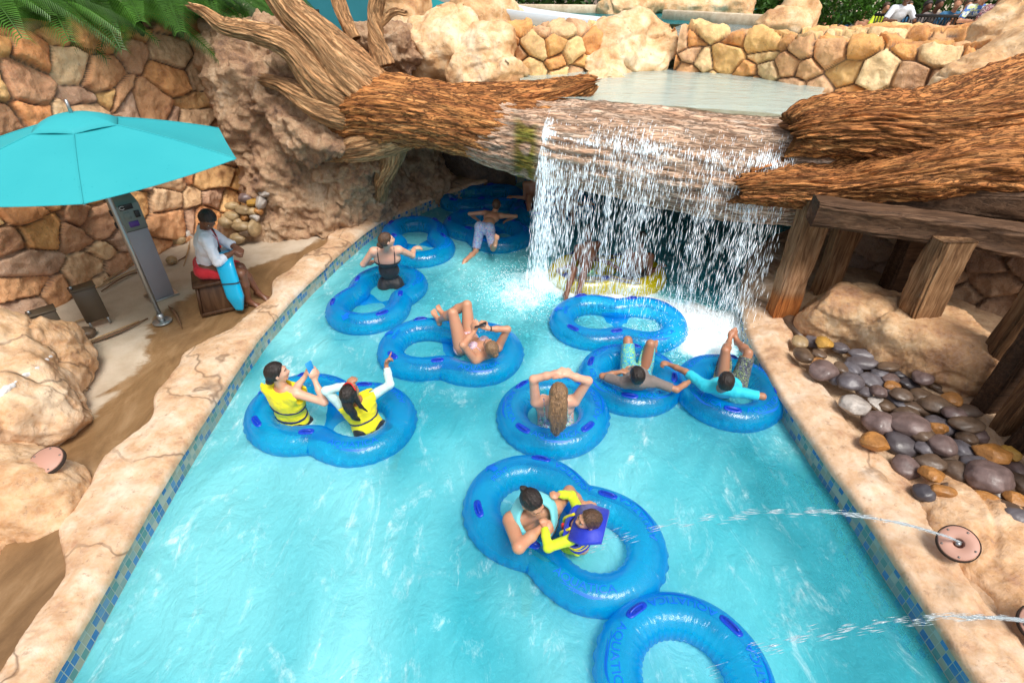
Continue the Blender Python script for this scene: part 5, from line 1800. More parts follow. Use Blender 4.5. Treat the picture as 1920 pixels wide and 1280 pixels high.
# --- boy lying on his belly across tube F
hm = at(909, 430, .36)
sm = at(925, 402, .42)
J = rig(at(931, 384, .56), sm, hm, -18, (at(895, 412, .24), at(951, 413, .24)), (at(872, 489, .02), at(929, 455, .42)), .92, poleA=((-.8, -.2, .3), (.8, -.2, .3)), poleL=((0, 0, -1), (0, .1, -1)), roll=-.05)
J['toL'] = J['anL'] + np.array((-.10, -.16, -.02))
J['toR'] = J['anR'] + np.array((.04, .0, .18))
G = person('shirtless boy in printed shorts lying on his belly on a blue tube', J, (.1, .95, .1), (0, -.25, 1), .92, sk=SK_T, hair=H_DK, build=.9)
hair_cap(G, H_BR, thick=.006)
shorts(G, M_pat3, .85, .018, .06)

# --- woman reclining in tube B with a phone
hm = at(872, 640, .16)
sm = at(913, 662, .24)
hdp = at(921, 664, .36)
hdp = sm + np.array((.05, -.12, .17))
ph = at(903, 615, .58)
J = rig(hdp, sm, hm, 42, (at(889, 622, .52), at(914, 616, .56)), (at(824, 600, .30), at(834, 590, .32)), .98, poleA=((-.6, -.9, .1), (.9, .2, .0)), poleL=((.1, -.1, 1), (.2, .2, 1)), yaw_hip=60, roll=.05)
J['toL'], J['toR'] = J['anL'] + np.array((-.08, .10, .12)), J['anR'] + np.array((-.08, .12, .12))
G = person('woman in a printed bikini lying back and holding up her phone', J, nrm(ph - hdp) + np.array((-.2, .2, .25)), (.35, -.8, .45), .98, build=1.1, sk=SK_T, hair=H_BR, bust=1.0, hands={'L': ((.15, .2, .9), (-.5, -.8, .1), -1), 'R': ((-.7, .2, .5), (.5, -.7, .3), 1)}, curl=(.1, .6))
RW = G
hair_cap(G, H_BL, [EL(G.g(0, -.10, .03), (.045, .04, .04)), EL(G.g(0, -.085, -.02), (.05, .04, .05))], cut=.04)
V_, F_ = None, None
bustp = [EL(G.sm - G.up * .15 * G.S + G.fw * .075 * G.S + (G.J['sh' + k] - G.sm) * .45, (.062, .06, .06), G.M) for k in 'LR']
wear(G, 'bikini_top', bustp, M_pat5, .008, fold=0)
wear(G, 'bikini_bottom', [G.T[2], G.A['btL'], G.A['btR']], M_pat5, .008, cuts=[(G.hm + G.up * .05, G.up), (G.hm + G.fw * .02 + G.up * -.03, -G.up * .8 + G.fw * .0)])
for k in 'LR':
    obj('strap', *sweep(spline([bustp['LR'.index(k)][1] + G.fw * .05, G.J['sh' + k] * .4 + G.sm * .6 + G.fw * .07 - G.up * .02, G.sm + G.up * .03 + (G.J['sh' + k] - G.sm) * .3], 12), .006, 6), M_pat5, G.root)
obj('wristband', *sweep(G.J['wrR'] + .001 + np.array([(0, 0, 0), (0, 0, .001)]) + nrm(G.J['elR'] - G.J['wrR']) * np.array([[.03], [.045]]), .032, 16), M_black, G.root)
c = (G.J['wrL'] + G.J['wrR']) / 2 + (0, 0, .075)
ax = nrm(G.J['wrR'] - G.J['wrL'])
Mx = np.stack(frame(ax), 1)
V, F = box((0, 0, 0), (.036, .005, .072), None, .004)
tag(obj('phone', V @ Mx.T + c, F, M_phone), 'black phone held sideways by the reclining woman', 'phone')

# --- woman in the yellow vest (left rider of tube C), looking right at her phone
hm = at(549, 786, .02)
sm = at(532, 730, .47)
hdp = at(520, 699, .71)
J = rig(hdp, sm, hm, -22, (at(572, 706, .62), at(590, 712, .60)), (at(578, 880, -.62), at(590, 860, -.62)), .98, poleA=((-.8, -.2, -.6), (.8, -.5, -.8)), poleL=((.7, .1, .5), (.7, .3, .5)), sw=.18)
G = person('woman in a yellow life vest taking a picture with a blue phone', J, (.85, .35, .12), (-.12, 0, 1), .98, sk=SK_L, hair=H_DK, hands={'R': ((0, .1, 1), (.7, -.7, 0), 1), 'L': ((.5, .2, .8), (-.7, -.3, 0), -1)}, curl=(.5, .7))
YW = G
hair_cap(G, H_DK, [EL(G.g(0, -.10, -.065), (.040, .036, .034)), RC(G.g(0, -.075, .0), G.g(0, -.095, -.06), .05, .03)], thick=.013)
vest(G, M_yellow, M_navy, straps=((.11,), (.25,)), lo=.02)
shorts(G, M_black, .6)
c = G.J['wrR'] + np.array((-.02, .02, .13))
V, F = box((0, 0, 0), (.038, .006, .075), None, .005)
Mr = rotz(R_(60)) @ np.array(Euler((R_(-12), 0, 0)).to_matrix())
tag(obj('phone', V @ Mr.T + c, F, M_phoneb), 'bright blue phone held up by the woman in the yellow vest', 'phone')

# --- girl in the yellow vest, pointing
hm = at(690, 800, .04)
sm = at(668, 752, .38)
hdp = at(657, 738, .60)
J = rig(hdp, sm, hm, 28, (at(650, 722, .62), at(724, 684, .66)), (at(706, 880, -.5), at(740, 870, -.5)), .82, poleA=((-.9, -.2, -.1), (.6, -.3, -.5)), poleL=((.6, .3, .5), (.6, .3, .5)), sw=.18)
G = person('girl in a yellow life vest and pale long sleeves, pointing ahead', J, (.35, .75, .35), (-.15, -.35, 1), .82, .92, sk=SK_M, hair=H_DK, hands={'R': ((.35, .45, .7), (-.6, .5, .3), 1), 'L': ((.6, .3, .5), (0, -.5, .8), 1)}, curl=(.3, .9))
# straight index finger of the pointing hand
w_ = G.J['wrR']
d_ = nrm(np.array((.35, .45, .7)))
obj('pointing_finger', *sweep(np.array([w_ + d_ * .05, w_ + d_ * .10, w_ + d_ * .145]), np.array([.010, .009, .006]), 10), SK_M, G.root)
tail = spline([G.g(0, -.08, 0), G.g(.03, -.13, -.08), G.g(.045, -.14, -.17), G.g(.03, -.15, -.25), G.g(.05, -.14, -.32)], 12)
ex = [RC(tail[i], tail[i + 1], .050 - .0032 * i, .048 - .0032 * i) for i in range(11)]
ex += [RC(G.g(.07, -.02, 0), G.g(.10, -.05, -.14), .03, .018), RC(G.g(.10, -.05, -.14), G.g(.15, -.05, -.22), .018, .008)]
hair_cap(G, H_DK, ex, thick=.016)
wear(G, 'sleeve', [G.A['uaR'], G.A['faR'], clipseg(G.A['fbR'], 0, .7)], M_dots, .012)
wear(G, 'sleeve', [G.A['uaL'], G.A['faL'], clipseg(G.A['fbL'], 0, .9)], M_dots, .012)
vest(G, M_yellow, M_navy, straps=((.17,),), lo=.0)
shorts(G, M_black, .6)
obj('sunglasses', *sweep(spline([G.g(-.085, .03, .07), G.g(-.04, .06, .105), G.g(0, .07, .11), G.g(.04, .06, .105), G.g(.085, .03, .07)], 16), .007, 6), M_redp, G.root)

# --- woman with her arms over her head, tube J
hm = at(1042, 790, .04)
sm = at(1041, 752, .46)
hdp = at(1047, 738, .74)
J = rig(hdp, sm, hm, 2, (at(1045, 699, .86), at(1062, 702, .84)), (hm + (-.15, .6, -.35), hm + (.2, .6, -.35)), 1.0, poleA=((-1, .15, .35), (1, .1, .35)), sw=.195)
G = person('woman with long wet blonde hair and both arms folded over her head', J, (.05, .9, .15), (0, -.15, 1), 1.0, build=1.1, sk=SK_L, hair=H_BL, hands={'L': ((1, .1, .05), (0, -.3, .9), -1), 'R': ((-1, .05, .05), (0, -.3, .9), 1)}, curl=(.25, .25), feet=False, eyes=False)
hp = []
for q, (a, b_) in enumerate([(-.045, .9), (-.02, 1.0), (.0, 1.05), (.022, 1.0), (.045, .85)]):
    tl_ = spline([G.g(a, -.085, .03), G.g(a * 1.2, -.135, -.06), G.g(a * 1.3, -.165, -.16), G.g(a * 1.1 + .012 * (-1) ** q, -.175, -.26), G.g(a * .9, -.165, -.40 * b_)], 12)
    hp += [RC(tl_[i], tl_[i + 1], .036 - .002 * i, .034 - .002 * i) for i in range(11)]
hair_cap(G, H_BL, hp, thick=.014)
wear(G, 'swimsuit', G.T[:3] + [G.A['btL'], G.A['btR']], M_pat4, .008, cuts=[(G.sm - G.up * .20, G.up)])
for k in 'LR':
    a = G.J['sh' + k] * .58 + G.sm * .42
    obj('strap', *sweep(spline([G.sm - G.up * .21 - G.fw * .12 + (a - G.sm) * 1.05, a - G.up * .10 - G.fw * .125, a + G.up * .055 - G.fw * .02, a + G.fw * .06], 16), .009, 6), M_pat4, G.root)

# --- boy in the grey shirt, tube K, lying back with his head towards the camera
hm = at(1192, 700, .10)
sm = at(1196, 716, .36)
hdp = at(1194, 703, .56)
J = rig(hdp, sm, hm, 4, (at(1163, 697, .30), at(1296, 713, .33)), (at(1180, 655, .10), at(1226, 658, .22)), .92, poleA=((-.9, -.2, 0), (.2, -.6, -.2)), poleL=((-.15, .1, 1), (.1, .1, 1)), sw=.17)
G = person('boy in a grey shirt and blue green shorts leaning back in a tube', J, (-.1, .9, .25), (0, -.3, 1), .92, .95, sk=SK_M, hair=H_DK, hands={'R': ((1, .1, 0), (0, 0, 1), -1)}, fist=(False, True))
hair_cap(G, H_DK, thick=.007)
shirt(G, M_grey, .8, .014)
shorts(G, M_pat1, .88, .020, .08)

# --- boy in the cyan shirt, tube L
hm = at(1368, 720, .06)
sm = at(1350, 728, .36)
hdp = at(1361, 716, .55)
J = rig(hdp, sm, hm, -18, (at(1248, 679, .33), at(1398, 735, .25)), (at(1366, 643, .32), at(1382, 640, .32)), .92, poleA=((0, .3, .5), (.9, -.3, 0)), poleL=((-.1, .1, 1), (.2, .1, 1)), sw=.17)
J['toL'], J['toR'] = J['anL'] + np.array((.05, .10, .16)), J['anR'] + np.array((-.05, .08, .17))
G = person('boy in a cyan shirt and dark printed shorts lying back, reaching left', J, (.25, .8, -.05), (-.1, -.2, 1), .92, .95, sk=SK_M, hair=H_DK, hands={'L': ((-1, .35, 0), (0, 0, 1), 1)}, fist=(True, False))
hair_cap(G, H_DK, thick=.012)
shirt(G, M_cyan, .85, .015)
shorts(G, M_pat2, .88, .022, .08)

# --- woman in the turquoise collar vest, tube A
hm = at(1005, 985, .0)
sm = at(1000, 962, .36)
hdp = at(998, 941, .62)
J = rig(hdp, sm, hm, 200, (at(1092, 945, .36), at(1014, 989, .40)), (hm + (-.1, -.5, -.5), hm + (.15, -.45, -.5)), 1.0, poleA=((.3, .5, -.2), (-.5, -.9, .1)), sw=.20)
G = person('woman in a thick turquoise collar vest smiling at the child', J, (.55, -.62, -.35), (-.05, -.3, .95), 1.0, build=1.25, sk=SK_T, hair=H_DK, hands={'R': ((.9, .25, .1), (0, -.4, .9), 1), 'L': ((.9, -.2, 0), (0, 0, 1), 1)}, fist=(False, True), feet=False, vox=.0065, bust=1.1)
hair_cap(G, H_DK, [EL(G.g(0, -.105, .045), (.032, .03, .03)), EL(G.g(.01, -.125, .06), .018)], thick=.008, cut=.052)
# broad collar: a folded foam band round the neck, coming down on both sides of the chest
cp = spline([G.sm + G.fw * .17 - G.up * .22 - G.sx * .045, G.sm + G.fw * .13 - G.up * .02 - G.sx * .13, G.sm + G.up * .10 - G.sx * .15, G.sm + G.up * .14 - G.fw * .10, G.sm + G.up * .10 + G.sx * .15, G.sm + G.fw * .13 - G.up * .02 + G.sx * .13, G.sm + G.fw * .17 - G.up * .22 + G.sx * .045], 60)
Tn = np.gradient(cp, axis=0)
n_ = len(cp)
cen = G.sm + G.up * .0
rings = []
for i in range(n_):
    t_ = nrm(Tn[i])
    o_ = nrm((cp[i] - cen) - t_ * np.dot(cp[i] - cen, t_))
    w__ = np.cross(t_, o_)
    hw_, ht_ = .062, .020
    for a_ in np.linspace(0, 2 * math.pi, 16, endpoint=False):
        rings.append(cp[i] + w__ * hw_ * np.sign(cos(a_)) * abs(cos(a_)) ** .6 + o_ * ht_ * np.sign(sin(a_)) * abs(sin(a_)) ** .6)
Vc = np.array(rings)
Fc = [(i * 16 + j, i * 16 + (j + 1) % 16, (i + 1) * 16 + (j + 1) % 16, (i + 1) * 16 + j) for i in range(n_ - 1) for j in range(16)] + [tuple(range(15, -1, -1)), tuple((n_ - 1) * 16 + j for j in range(16))]
obj('collar_vest', Vc, Fc, M_aqua, G.root)
wear(G, 'swimsuit', G.T[:3], M_black, .007, cuts=[(G.sm - G.up * .14, G.up)])

# --- child in the blue vest
hm = at(1088, 1012, .16)
sm = at(1080, 985, .42)
hdp = at(1103, 975, .56)
J = rig(hdp, sm, hm, 70, (at(1020, 986, .43), at(1046, 926, .50)), (at(1060, 1040, -.25), at(1090, 1050, -.25)), .66, poleA=((-.1, -.8, -.3), (.3, .5, -.3)), poleL=((-.5, 0, .5), (-.5, 0, .5)), sw=.19)
# this child faces left, so his own right side is towards the far bank
J['shL'], J['shR'] = J['shL'], J['shR']
G = person('small child in a blue life vest with a flat blue collar', J, (-.80, -.15, .15), (.25, -.2, .95), .66, .86, sk=SK_T, hair=H_BR, vox=.006, curl=(.9, .9), feet=False)
hair_cap(G, H_BR, thick=.012)
for k in 'LR':
    wear(G, 'sleeve', [G.A['ua' + k], G.A['fa' + k], clipseg(G.A['fb' + k], 0, .85)], M_lime, .012)
v = vest(G, M_blue, M_yellow, .05, .06, straps=((.14,), (.26,)))
wear(G, 'swim_shorts', [G.T[2], clipseg(G.A['thL'], 0, .8), clipseg(G.A['thR'], 0, .8)], M_lime, .016, cuts=[(G.hm + G.up * .08, G.up)])
fl_ = [(-.16, .02), (.16, .02), (.19, .12), (.15, .27), (-.15, .27), (-.19, .12)]
V, F = prism(fl_, -.02, .02, .008)
fx_ = nrm(np.cross((0, 0, 1), -G.fw))
bk = nrm(-G.fw * np.array((1, 1, 0)) + np.array((0, 0, .25)))
nz_ = np.cross(fx_, bk)
V = G.sm + G.up * .05 + np.outer(V[:, 0], fx_) + np.outer(V[:, 1] - .03, bk) + np.outer(V[:, 2], nz_)
obj('vest_collar', V, F, M_blue, v)
obj('yellow_trim', *sweep(spline([G.sm + G.sx * .06 * 1 + G.up * .07 + G.fw * .02, G.sm + G.sx * .06 + G.fw * .115 - G.up * .05, G.hm + G.sx * .05 + G.fw * .125 + G.up * .10], 16), .012, 8), M_yellow, v)
obj('yellow_trim', *sweep(spline([G.sm - G.sx * .06 * 1 + G.up * .07 + G.fw * .02, G.sm - G.sx * .06 + G.fw * .115 - G.up * .05, G.hm - G.sx * .05 + G.fw * .125 + G.up * .10], 16), .012, 8), M_yellow, v)
obj('red_patch', *ellipsoid(G.sm + G.fw * .11 - G.up * .07, (.022, .022, .06), G.M), M_redp, v)

# --- riders of the yellow tube, in the falling water
for q, (hx_, hy_, yaw, lb, pat) in enumerate([(1094, 506, 170, 'dark haired rider on the left of the yellow tube', M_pat1), (1190, 508, 185, 'dark haired rider on the right of the yellow tube behind the falling water', M_black)]):
    hm = at(hx_, hy_ + 8, .12)
    fdir = np.array((-.3, -.8, 0)) if q == 0 else np.array((.1, .9, 0))
    sm = hm - nrm(fdir) * .16 + np.array((0, 0, .40))
    rg = 180 + 20 if q == 0 else -5
    hdp = sm + np.array((0, 0, .24)) + nrm(fdir) * .03
    rv = np.array((cos(R_(rg)), sin(R_(rg)), 0))
    J = rig(hdp, sm, hm, rg, (hm - rv * .36 + (0, 0, .16), hm + rv * .36 + (0, 0, .16)), (hm + nrm(fdir) * .62 - rv * .1 + (0, 0, .0), hm + nrm(fdir) * .62 + rv * .1 + (0, 0, .0)), .95)
    G = person(lb, J, fdir + np.array((0, 0, -.3)), (0, 0, 1), .95, sk=SK_D, hair=H_DK, vox=.011, feet=(q == 0))
    hair_cap(G, H_DK, thick=.015)
    shorts(G, pat, .6, .015, .3 if q else .1)
# --- riders in the shade behind the falls
for q, (hx_, hy_, lb) in enumerate([(1000, 372, 'shaded person sitting up behind the left edge of the falling water'), (1060, 385, 'person behind the middle of the waterfall, only a dark head and shoulders')]):
    hm = at(hx_, hy_ + 12, .14)
    sm = hm + np.array((0, -.05, .44))
    J = rig(sm + (0, 0, .25), sm, hm, 185, (hm + (.4, -.1, .2), hm + (-.4, -.1, .2)), (hm + (.1, -.6, 0), hm + (-.1, -.6, 0)), .95)
    G = person(lb, J, (0, -1, 0), (0, 0, 1), .95, sk=SK_M, hair=H_DK, vox=.014, feet=False)
    hair_cap(G, H_DK, thick=.015)
    shorts(G, M_navy, .6, .015, .1)
# ---------------------------------------------------------------- props on the left bank
M_steel = simple('brushed_steel', (.42, .45, .46), .35, .08, 30, .05, metallic=.8)
M_umb = NT('teal_canvas')
_a = M_umb.noise(1.5, 3)
_sp = M_umb.n('TexVoronoi', {'Vector': M_umb.pos(), 'Scale': 13.0}).outputs['Distance']
_sp2 = M_umb.math('MULTIPLY', M_umb.sc(_sp, .07, .11, 1, 0), M_umb.sc(M_umb.noise(2.0, 4), .42, .6, 0, .75))
_c = M_umb.mix(_a, (.03, .48, .54), (.06, .58, .62))
_b = M_umb.bsdf(Base_Color=M_umb.mix(_sp2, _c, (.0, .36, .42)), Roughness=.7)
_t = M_umb.n('BsdfTranslucent', {'Color': (.04, .6, .66, 1)})
M_umb.set(_b, 'Normal', M_umb.bump(M_umb.noise(120, 2), .15, .003))
M_umb = M_umb.done(M_umb.n('MixShader', {0: .3, 1: _b, 2: _t}))

ub = at(305, 603, z=.25)
U = empty('umbrella', ub, 'teal canvas umbrella on a tilted looking steel pole beside the lifeguard', 'umbrella')
V, F = sweep([ub + (0, 0, .0), ub + (0, 0, 1.2), ub + (0, 0, 2.50)], .027, 20)
obj('pole', V, F, M_steel, U)
V1 = prism([(cos(a) * .115, sin(a) * .115) for a in np.linspace(0, 2 * math.pi, 28, endpoint=False)], 0, .018, .004)
V2 = sweep([(0, 0, .015), (0, 0, .12)], .04, 20)
V, F = join([V1, V2])
obj('base_plate', V + ub, F, M_steel, U)
ap = ub + (0, 0, 2.50)
azs = [math.atan2(*(at(px, py, z=2.22)[:2] - ub[:2])[::-1]) for px, py in ((168, 385), (435, 288))]
a0 = azs[0]
R0 = 1.55
def canopy(r0, r1, z0, z1, n=6, sag=.05, m=14, k=26):
    V = []
    for i in range(m):
        u = i / (m - 1)
        for q in range(n):
            for w in range(k):
                f = w / k
                A0, A1 = a0 + q * 2 * math.pi / n, a0 + (q + 1) * 2 * math.pi / n
                r = r0 + (r1 - r0) * u
                p0 = np.array((cos(A0), sin(A0))) * r
                p1 = np.array((cos(A1), sin(A1))) * r
                p = p0 * (1 - f) + p1 * f
                z = z0 + (z1 - z0) * u - sag * math.sin(f * math.pi) * math.sin(u * math.pi * .5) * .5 + .03 * math.sin(u * math.pi)
                V.append((*p, z))
    V = np.array(V)
    c = n * k
    F = [(i * c + j, i * c + (j + 1) % c, (i + 1) * c + (j + 1) % c, (i + 1) * c + j) for i in range(m - 1) for j in range(c)]
    V2 = V - (0, 0, .006)
    nn = len(V)
    F2 = [tuple(x + nn for x in reversed(f)) for f in F]
    rim = [((m - 1) * c + j, (m - 1) * c + (j + 1) % c, nn + (m - 1) * c + (j + 1) % c, nn + (m - 1) * c + j) for j in range(c)]
    return np.vstack([V, V2]), F + F2 + rim
V, F = canopy(.03, R0, .0, -.43)
cn = obj('canopy', V + ap, F, M_umb, U, smooth=False)
for q in range(6):
    A = a0 + q * math.pi / 3
    sm_ = np.array([ap + np.array((cos(A) * (.03 + (R0 - .03) * u), sin(A) * (.03 + (R0 - .03) * u), -.43 * u + .03 * math.sin(u * math.pi) + .002)) for u in np.linspace(0, 1, 14)])
    obj('seam', *sweep(sm_, .007, 6), M_umb, cn)
V, F = canopy(.02, .42, .035, -.085, sag=-.02, m=6)
obj('vent_flap', V + ap, F, M_umb, cn)
V, F = sweep([ap, ap + (0, 0, .10), ap + (0, 0, .16)], [.022, .016, .012], 12)
obj('finial', V, F, M_steel, U)
for q in range(6):
    A = a0 + q * math.pi / 3
    e = ap + np.array((cos(A) * R0 * .98, sin(A) * R0 * .98, -.45))
    obj('rib', *sweep(np.array([ap + (0, 0, -.05), (ap + e) / 2 + (0, 0, -.01), e]), .010, 8), M_steel, U)
    h_ = ap + (0, 0, -.75)
    m_ = ap + np.array((cos(A) * R0 * .5, sin(A) * R0 * .5, -.24))
    obj('strut', *sweep(np.array([h_, m_]), .009, 8), M_steel, U)

# grey pedestal
kb = at(303, 553, z=.24)
K = empty('pedestal', kb, 'grey metal pedestal with a sloping control head beside the umbrella pole', 'pedestal')
M_ped = simple('grey_paint', (.33, .33, .37), .5, .06, 8, .05)
M_pedg = simple('green_grey_paint', (.20, .25, .24), .5, .06, 8, .05)
M_blk = simple('black_plastic', (.015, .015, .017), .4, .1, 20, .05)
rk = rotz(R_(48))
V, F = box((0, 0, .50), (.135, .115, .50), None, .006)
obj('column', V @ rk.T + kb, F, M_ped, K)
V, F = box((0, 0, 1.19), (.142, .122, .19), None, .006)
V = V.copy()
top = V[:, 2] > 1.3
V[top, 2] += (V[top, 1]) * .35
hd_ = obj('control_head', V @ rk.T + kb, F, M_pedg, K)
V, F = box((0, 0, .008), (.18, .16, .008), None, .003)
obj('foot_plate', V @ rk.T + kb, F, M_steel, K)
def plate(name, cx, cz, w, h, mat, face='front', d=.006, par=hd_, bev=.002):
    V, F = box((0, 0, 0), (w, d, h), None, bev)
    if face == 'front': V = V + (cx, -.122 - d * .6, cz)
    else: V = V @ rotz(R_(-90)).T + (-.142 - d * .6, cx, cz)
    return obj(name, V @ rk.T + kb, F, mat, par)
M_whp = simple('white_print', (.75, .76, .78), .5, .03, 5, 0)
M_pur = simple('purple_label', (.09, .04, .28), .4, .1, 20, 0)
s1 = plate('sign', -.01, 1.31, .075, .034, M_blk)
V, F = sweep(np.array([(.026 * cos(a) - .055, -.1305, 1.31 + .02 * sin(a)) for a in np.linspace(.6, 2 * math.pi - .6, 14)]), .004, 6)
obj('symbol', V @ rk.T + kb, F, M_whp, s1)
for q in range(3):
    plate('symbol', .012 + .02 * q, 1.31, .006, .015, M_whp, d=.004, par=s1, bev=0)
plate('label', .005, 1.085, .055, .036, M_pur)
plate('label', -.03, 1.20, .035, .045, M_pedg)
plate('socket', .08, 1.20, .028, .042, M_blk, d=.012)
plate('latch', .0, 1.24, .022, .035, M_blk, 'side', .02)
plate('latch', .0, 1.08, .022, .035, M_blk, 'side', .02)
plate('seam', 0, 1.0, .142, .003, M_blk, d=.002)

# two brown metal boxes on legs
M_brn = simple('brown_metal', (.095, .07, .045), .45, .12, 10, .05)
MB_ = None
for q, (px, py, a) in enumerate([(188, 607, 44), (118, 655, 44)]):
    p = at(px, py, z=.25)
    o = empty('utility_box', p, ['brown metal utility box on short legs nearer the pedestal', 'brown metal utility box partly behind the big left boulder'][q], 'utility box', 'brown utility boxes')
    rr = rotz(R_(a))
    V, F = box((0, 0, .31), (.125, .08, .22), None, .008)
    bx_ = obj('cabinet', V @ rr.T + p, F, M_brn, o)
    V, F = box((0, -.084, .31), (.112, .004, .205), None, .002)
    obj('door', V @ rr.T + p, F, M_brn, o)
    V, F = box((0, 0, .538), (.135, .09, .008), None, .003)
    obj('lid', V @ rr.T + p, F, M_brn, o)
    for sx in (-1, 1):
        for sy in (-1, 1):
            V, F = sweep(np.array([(sx * .10, sy * .055, 0), (sx * .10, sy * .055, .10)]), .014, 10)
            obj('leg', V @ rr.T + p, F, M_steel, o)
    V, F = sweep(np.array([(-.1, 0, .545), (-.1, 0, .58)]), [.02, .014], 10)
    obj('valve', V @ rr.T + p, F, M_steel, o)

# the wooden box the lifeguard sits on: wider at the foot
wb = at(412, 540, z=.25) + np.array((-.03, .06, 0))
wb = np.array((LG.hm[0] + .06, LG.hm[1] - .02, .25))
WB = empty('wooden_box', wb, 'dark stained wooden box with sloping sides under the lifeguard', 'box')
M_wbx = wood('stained_wood', (.03, .014, .007), (.075, .036, .018), (.13, .07, .035), (9, 9, 1.5), .5, .4, .006)
rw = rotz(R_(-62 + 90))
V, F = box((0, 0, .21), (.27, .25, .19), None, .004, taper=.82)
obj('body', V @ rw.T + wb, F, M_wbx, WB)
V, F = box((0, 0, .425), (.27, .25, .022), None, .010)
obj('lid', V @ rw.T + wb, F, M_wbx, WB)
V, F = box((0, 0, .035), (.285, .265, .022), None, .004)
obj('plinth', V @ rw.T + wb, F, M_wbx, WB)
for sx in (-1, 1):
    for sy in (-1, 1):
        a_, b_ = np.array((sx * .268, sy * .248, .05)), np.array((sx * .224, sy * .208, .405))
        obj('corner_post', *(lambda v, f: (v @ rw.T + wb, f))(*sweep(np.array([a_, b_]), .022, 4)), M_wbx, WB)

# rescue tube over his lap
M_resc = simple('blue_foam', (.0, .42, .72), .35, .04, 8, .05, coat=.3)
RTU = empty('rescue_tube', LG.hm + (0, 0, .15), 'bright blue foam rescue tube lying across the lap of the lifeguard', 'rescue tube')
mR, mL = mid(LG.J['hiR'], LG.J['knR'], .60), mid(LG.J['hiL'], LG.J['knL'], .66)
rt_ = nrm((LG.J['hiR'] - LG.J['hiL']) * (1, 1, 0))
th_ = nrm((LG.J['knR'] - LG.J['hiR']) * (1, 1, 0))
Sx = spline(np.array([mR + rt_ * .19 - (0, 0, .46), mR + rt_ * .19 - (0, 0, .25), mR + rt_ * .16 - (0, 0, .02), mR + rt_ * .07 + (0, 0, .16), (mR + mL) / 2 + (0, 0, .185), mL - rt_ * .04 + (0, 0, .18), mL - rt_ * .20 + (0, 0, .14), mL - rt_ * .33 + (0, 0, .04)]), 60)
T_ = np.gradient(Sx, axis=0)
def facing(i):
    return np.cross(T_[i], th_)
VV = []
for i in range(60):
    t_ = nrm(T_[i])
    o_ = nrm(facing(i) - t_ * np.dot(t_, facing(i)))
    w_ = np.cross(t_, o_)
    tap = 1 if 8 < i < 54 else (.45 + .55 * min(i / 8, (59 - i) / 5))
    for a_ in np.linspace(0, 2 * math.pi, 16, endpoint=False):
        VV.append(Sx[i] + w_ * .11 * tap * np.sign(cos(a_)) * abs(cos(a_)) ** .6 + o_ * .05 * tap * np.sign(sin(a_)) * abs(sin(a_)) ** .6)
FF = [(i * 16 + j, i * 16 + (j + 1) % 16, (i + 1) * 16 + (j + 1) % 16, (i + 1) * 16 + j) for i in range(59) for j in range(16)] + [tuple(range(15, -1, -1)), tuple(59 * 16 + j for j in range(16))]
ft = obj('foam', np.array(VV), FF, M_resc, RTU)
for i in (15,):
    t_ = nrm(T_[i])
    o_ = nrm(facing(i) - t_ * np.dot(t_, facing(i)))
    w_ = np.cross(t_, o_)
    lp = np.array([Sx[i] + w_ * .114 * np.sign(cos(a_)) * abs(cos(a_)) ** .6 + o_ * .055 * np.sign(sin(a_)) * abs(sin(a_)) ** .6 for a_ in np.linspace(0, 2 * math.pi, 40)])
    obj('band', *sweep(lp, .008, 8), M_black, RTU)
obj('tow_strap', *sweep(spline([Sx[-1], Sx[-1] + (.03, -.02, -.1), Sx[-1] + (.05, -.05, -.22), Sx[-1] + (.07, -.07, -.32)], 20), .012, 8), M_resc, RTU)

# round covers and the jet
M_cov = simple('pink_cover', (.50, .27, .20), .55, .1, 5, .1)
M_screw = simple('screw', (.25, .22, .2), .4, .1, 20, 0, metallic=.6)
def cover(p, n, r, label, hole=False):
    n = nrm(n)
    x, y, _ = frame(n, (0, 1, 0))
    M = np.stack([x, y, n], 1)
    o = empty('round_cover', p, label, 'cover')
    ci = np.linspace(0, 2 * math.pi, 48, endpoint=False)
    if not hole:
        V, F = prism([(cos(a) * r, sin(a) * r) for a in ci], -.03, .012, .005)
    else:
        rings = [(r, -.03), (r, .008), (r - .005, .012), (.042, .012), (.036, .006), (.036, -.05)]
        V = np.array([(cos(a) * q, sin(a) * q, z) for q, z in rings for a in ci])
        F = [(k * 48 + i, k * 48 + (i + 1) % 48, (k + 1) * 48 + (i + 1) % 48, (k + 1) * 48 + i) for k in range(5) for i in range(48)] + [tuple(5 * 48 + i for i in range(48))]
    obj('plate', V @ M.T + p, F, M_cov, o)
    V = np.array([(cos(a) * q, sin(a) * q, z) for q, z in ((r + .010, -.03), (r + .010, .003), (r + .003, .003), (r + .003, -.03)) for a in ci])
    F = [(k * 48 + i, k * 48 + (i + 1) % 48, (k + 1) * 48 + (i + 1) % 48, (k + 1) * 48 + i) for k in range(3) for i in range(48)]
    obj('rim', V @ M.T + p, F, simple('dark_gap', (.03, .018, .012), .9, .1, 5, 0) if 'dark_gap' not in bpy.data.materials else bpy.data.materials['dark_gap'], o)
    for a in (.5, 1.7, 2.9, 4.2, 5.4):
        V, F = prism([(cos(b) * .008 + cos(a) * (r - .02), sin(b) * .008 + sin(a) * (r - .02)) for b in np.linspace(0, 2 * math.pi, 10, endpoint=False)], .010, .015)
        obj('screw', V @ M.T + p, F, M_screw, o)
    if hole:
        V, F = sweep(np.array([(0, 0, -.04), (0, 0, .005)]), .018, 16)
        obj('nozzle', V @ M.T + p, F, M_steel, o)
    return o
_b2 = [o for o in bpy.data.objects if o.name.startswith('boulder')][1]
bpy.context.view_layer.update()
PC1, _n1 = on_surface(_b2, 97, 868)
if PC1 is None: PC1 = at(97, 868, z=.6)
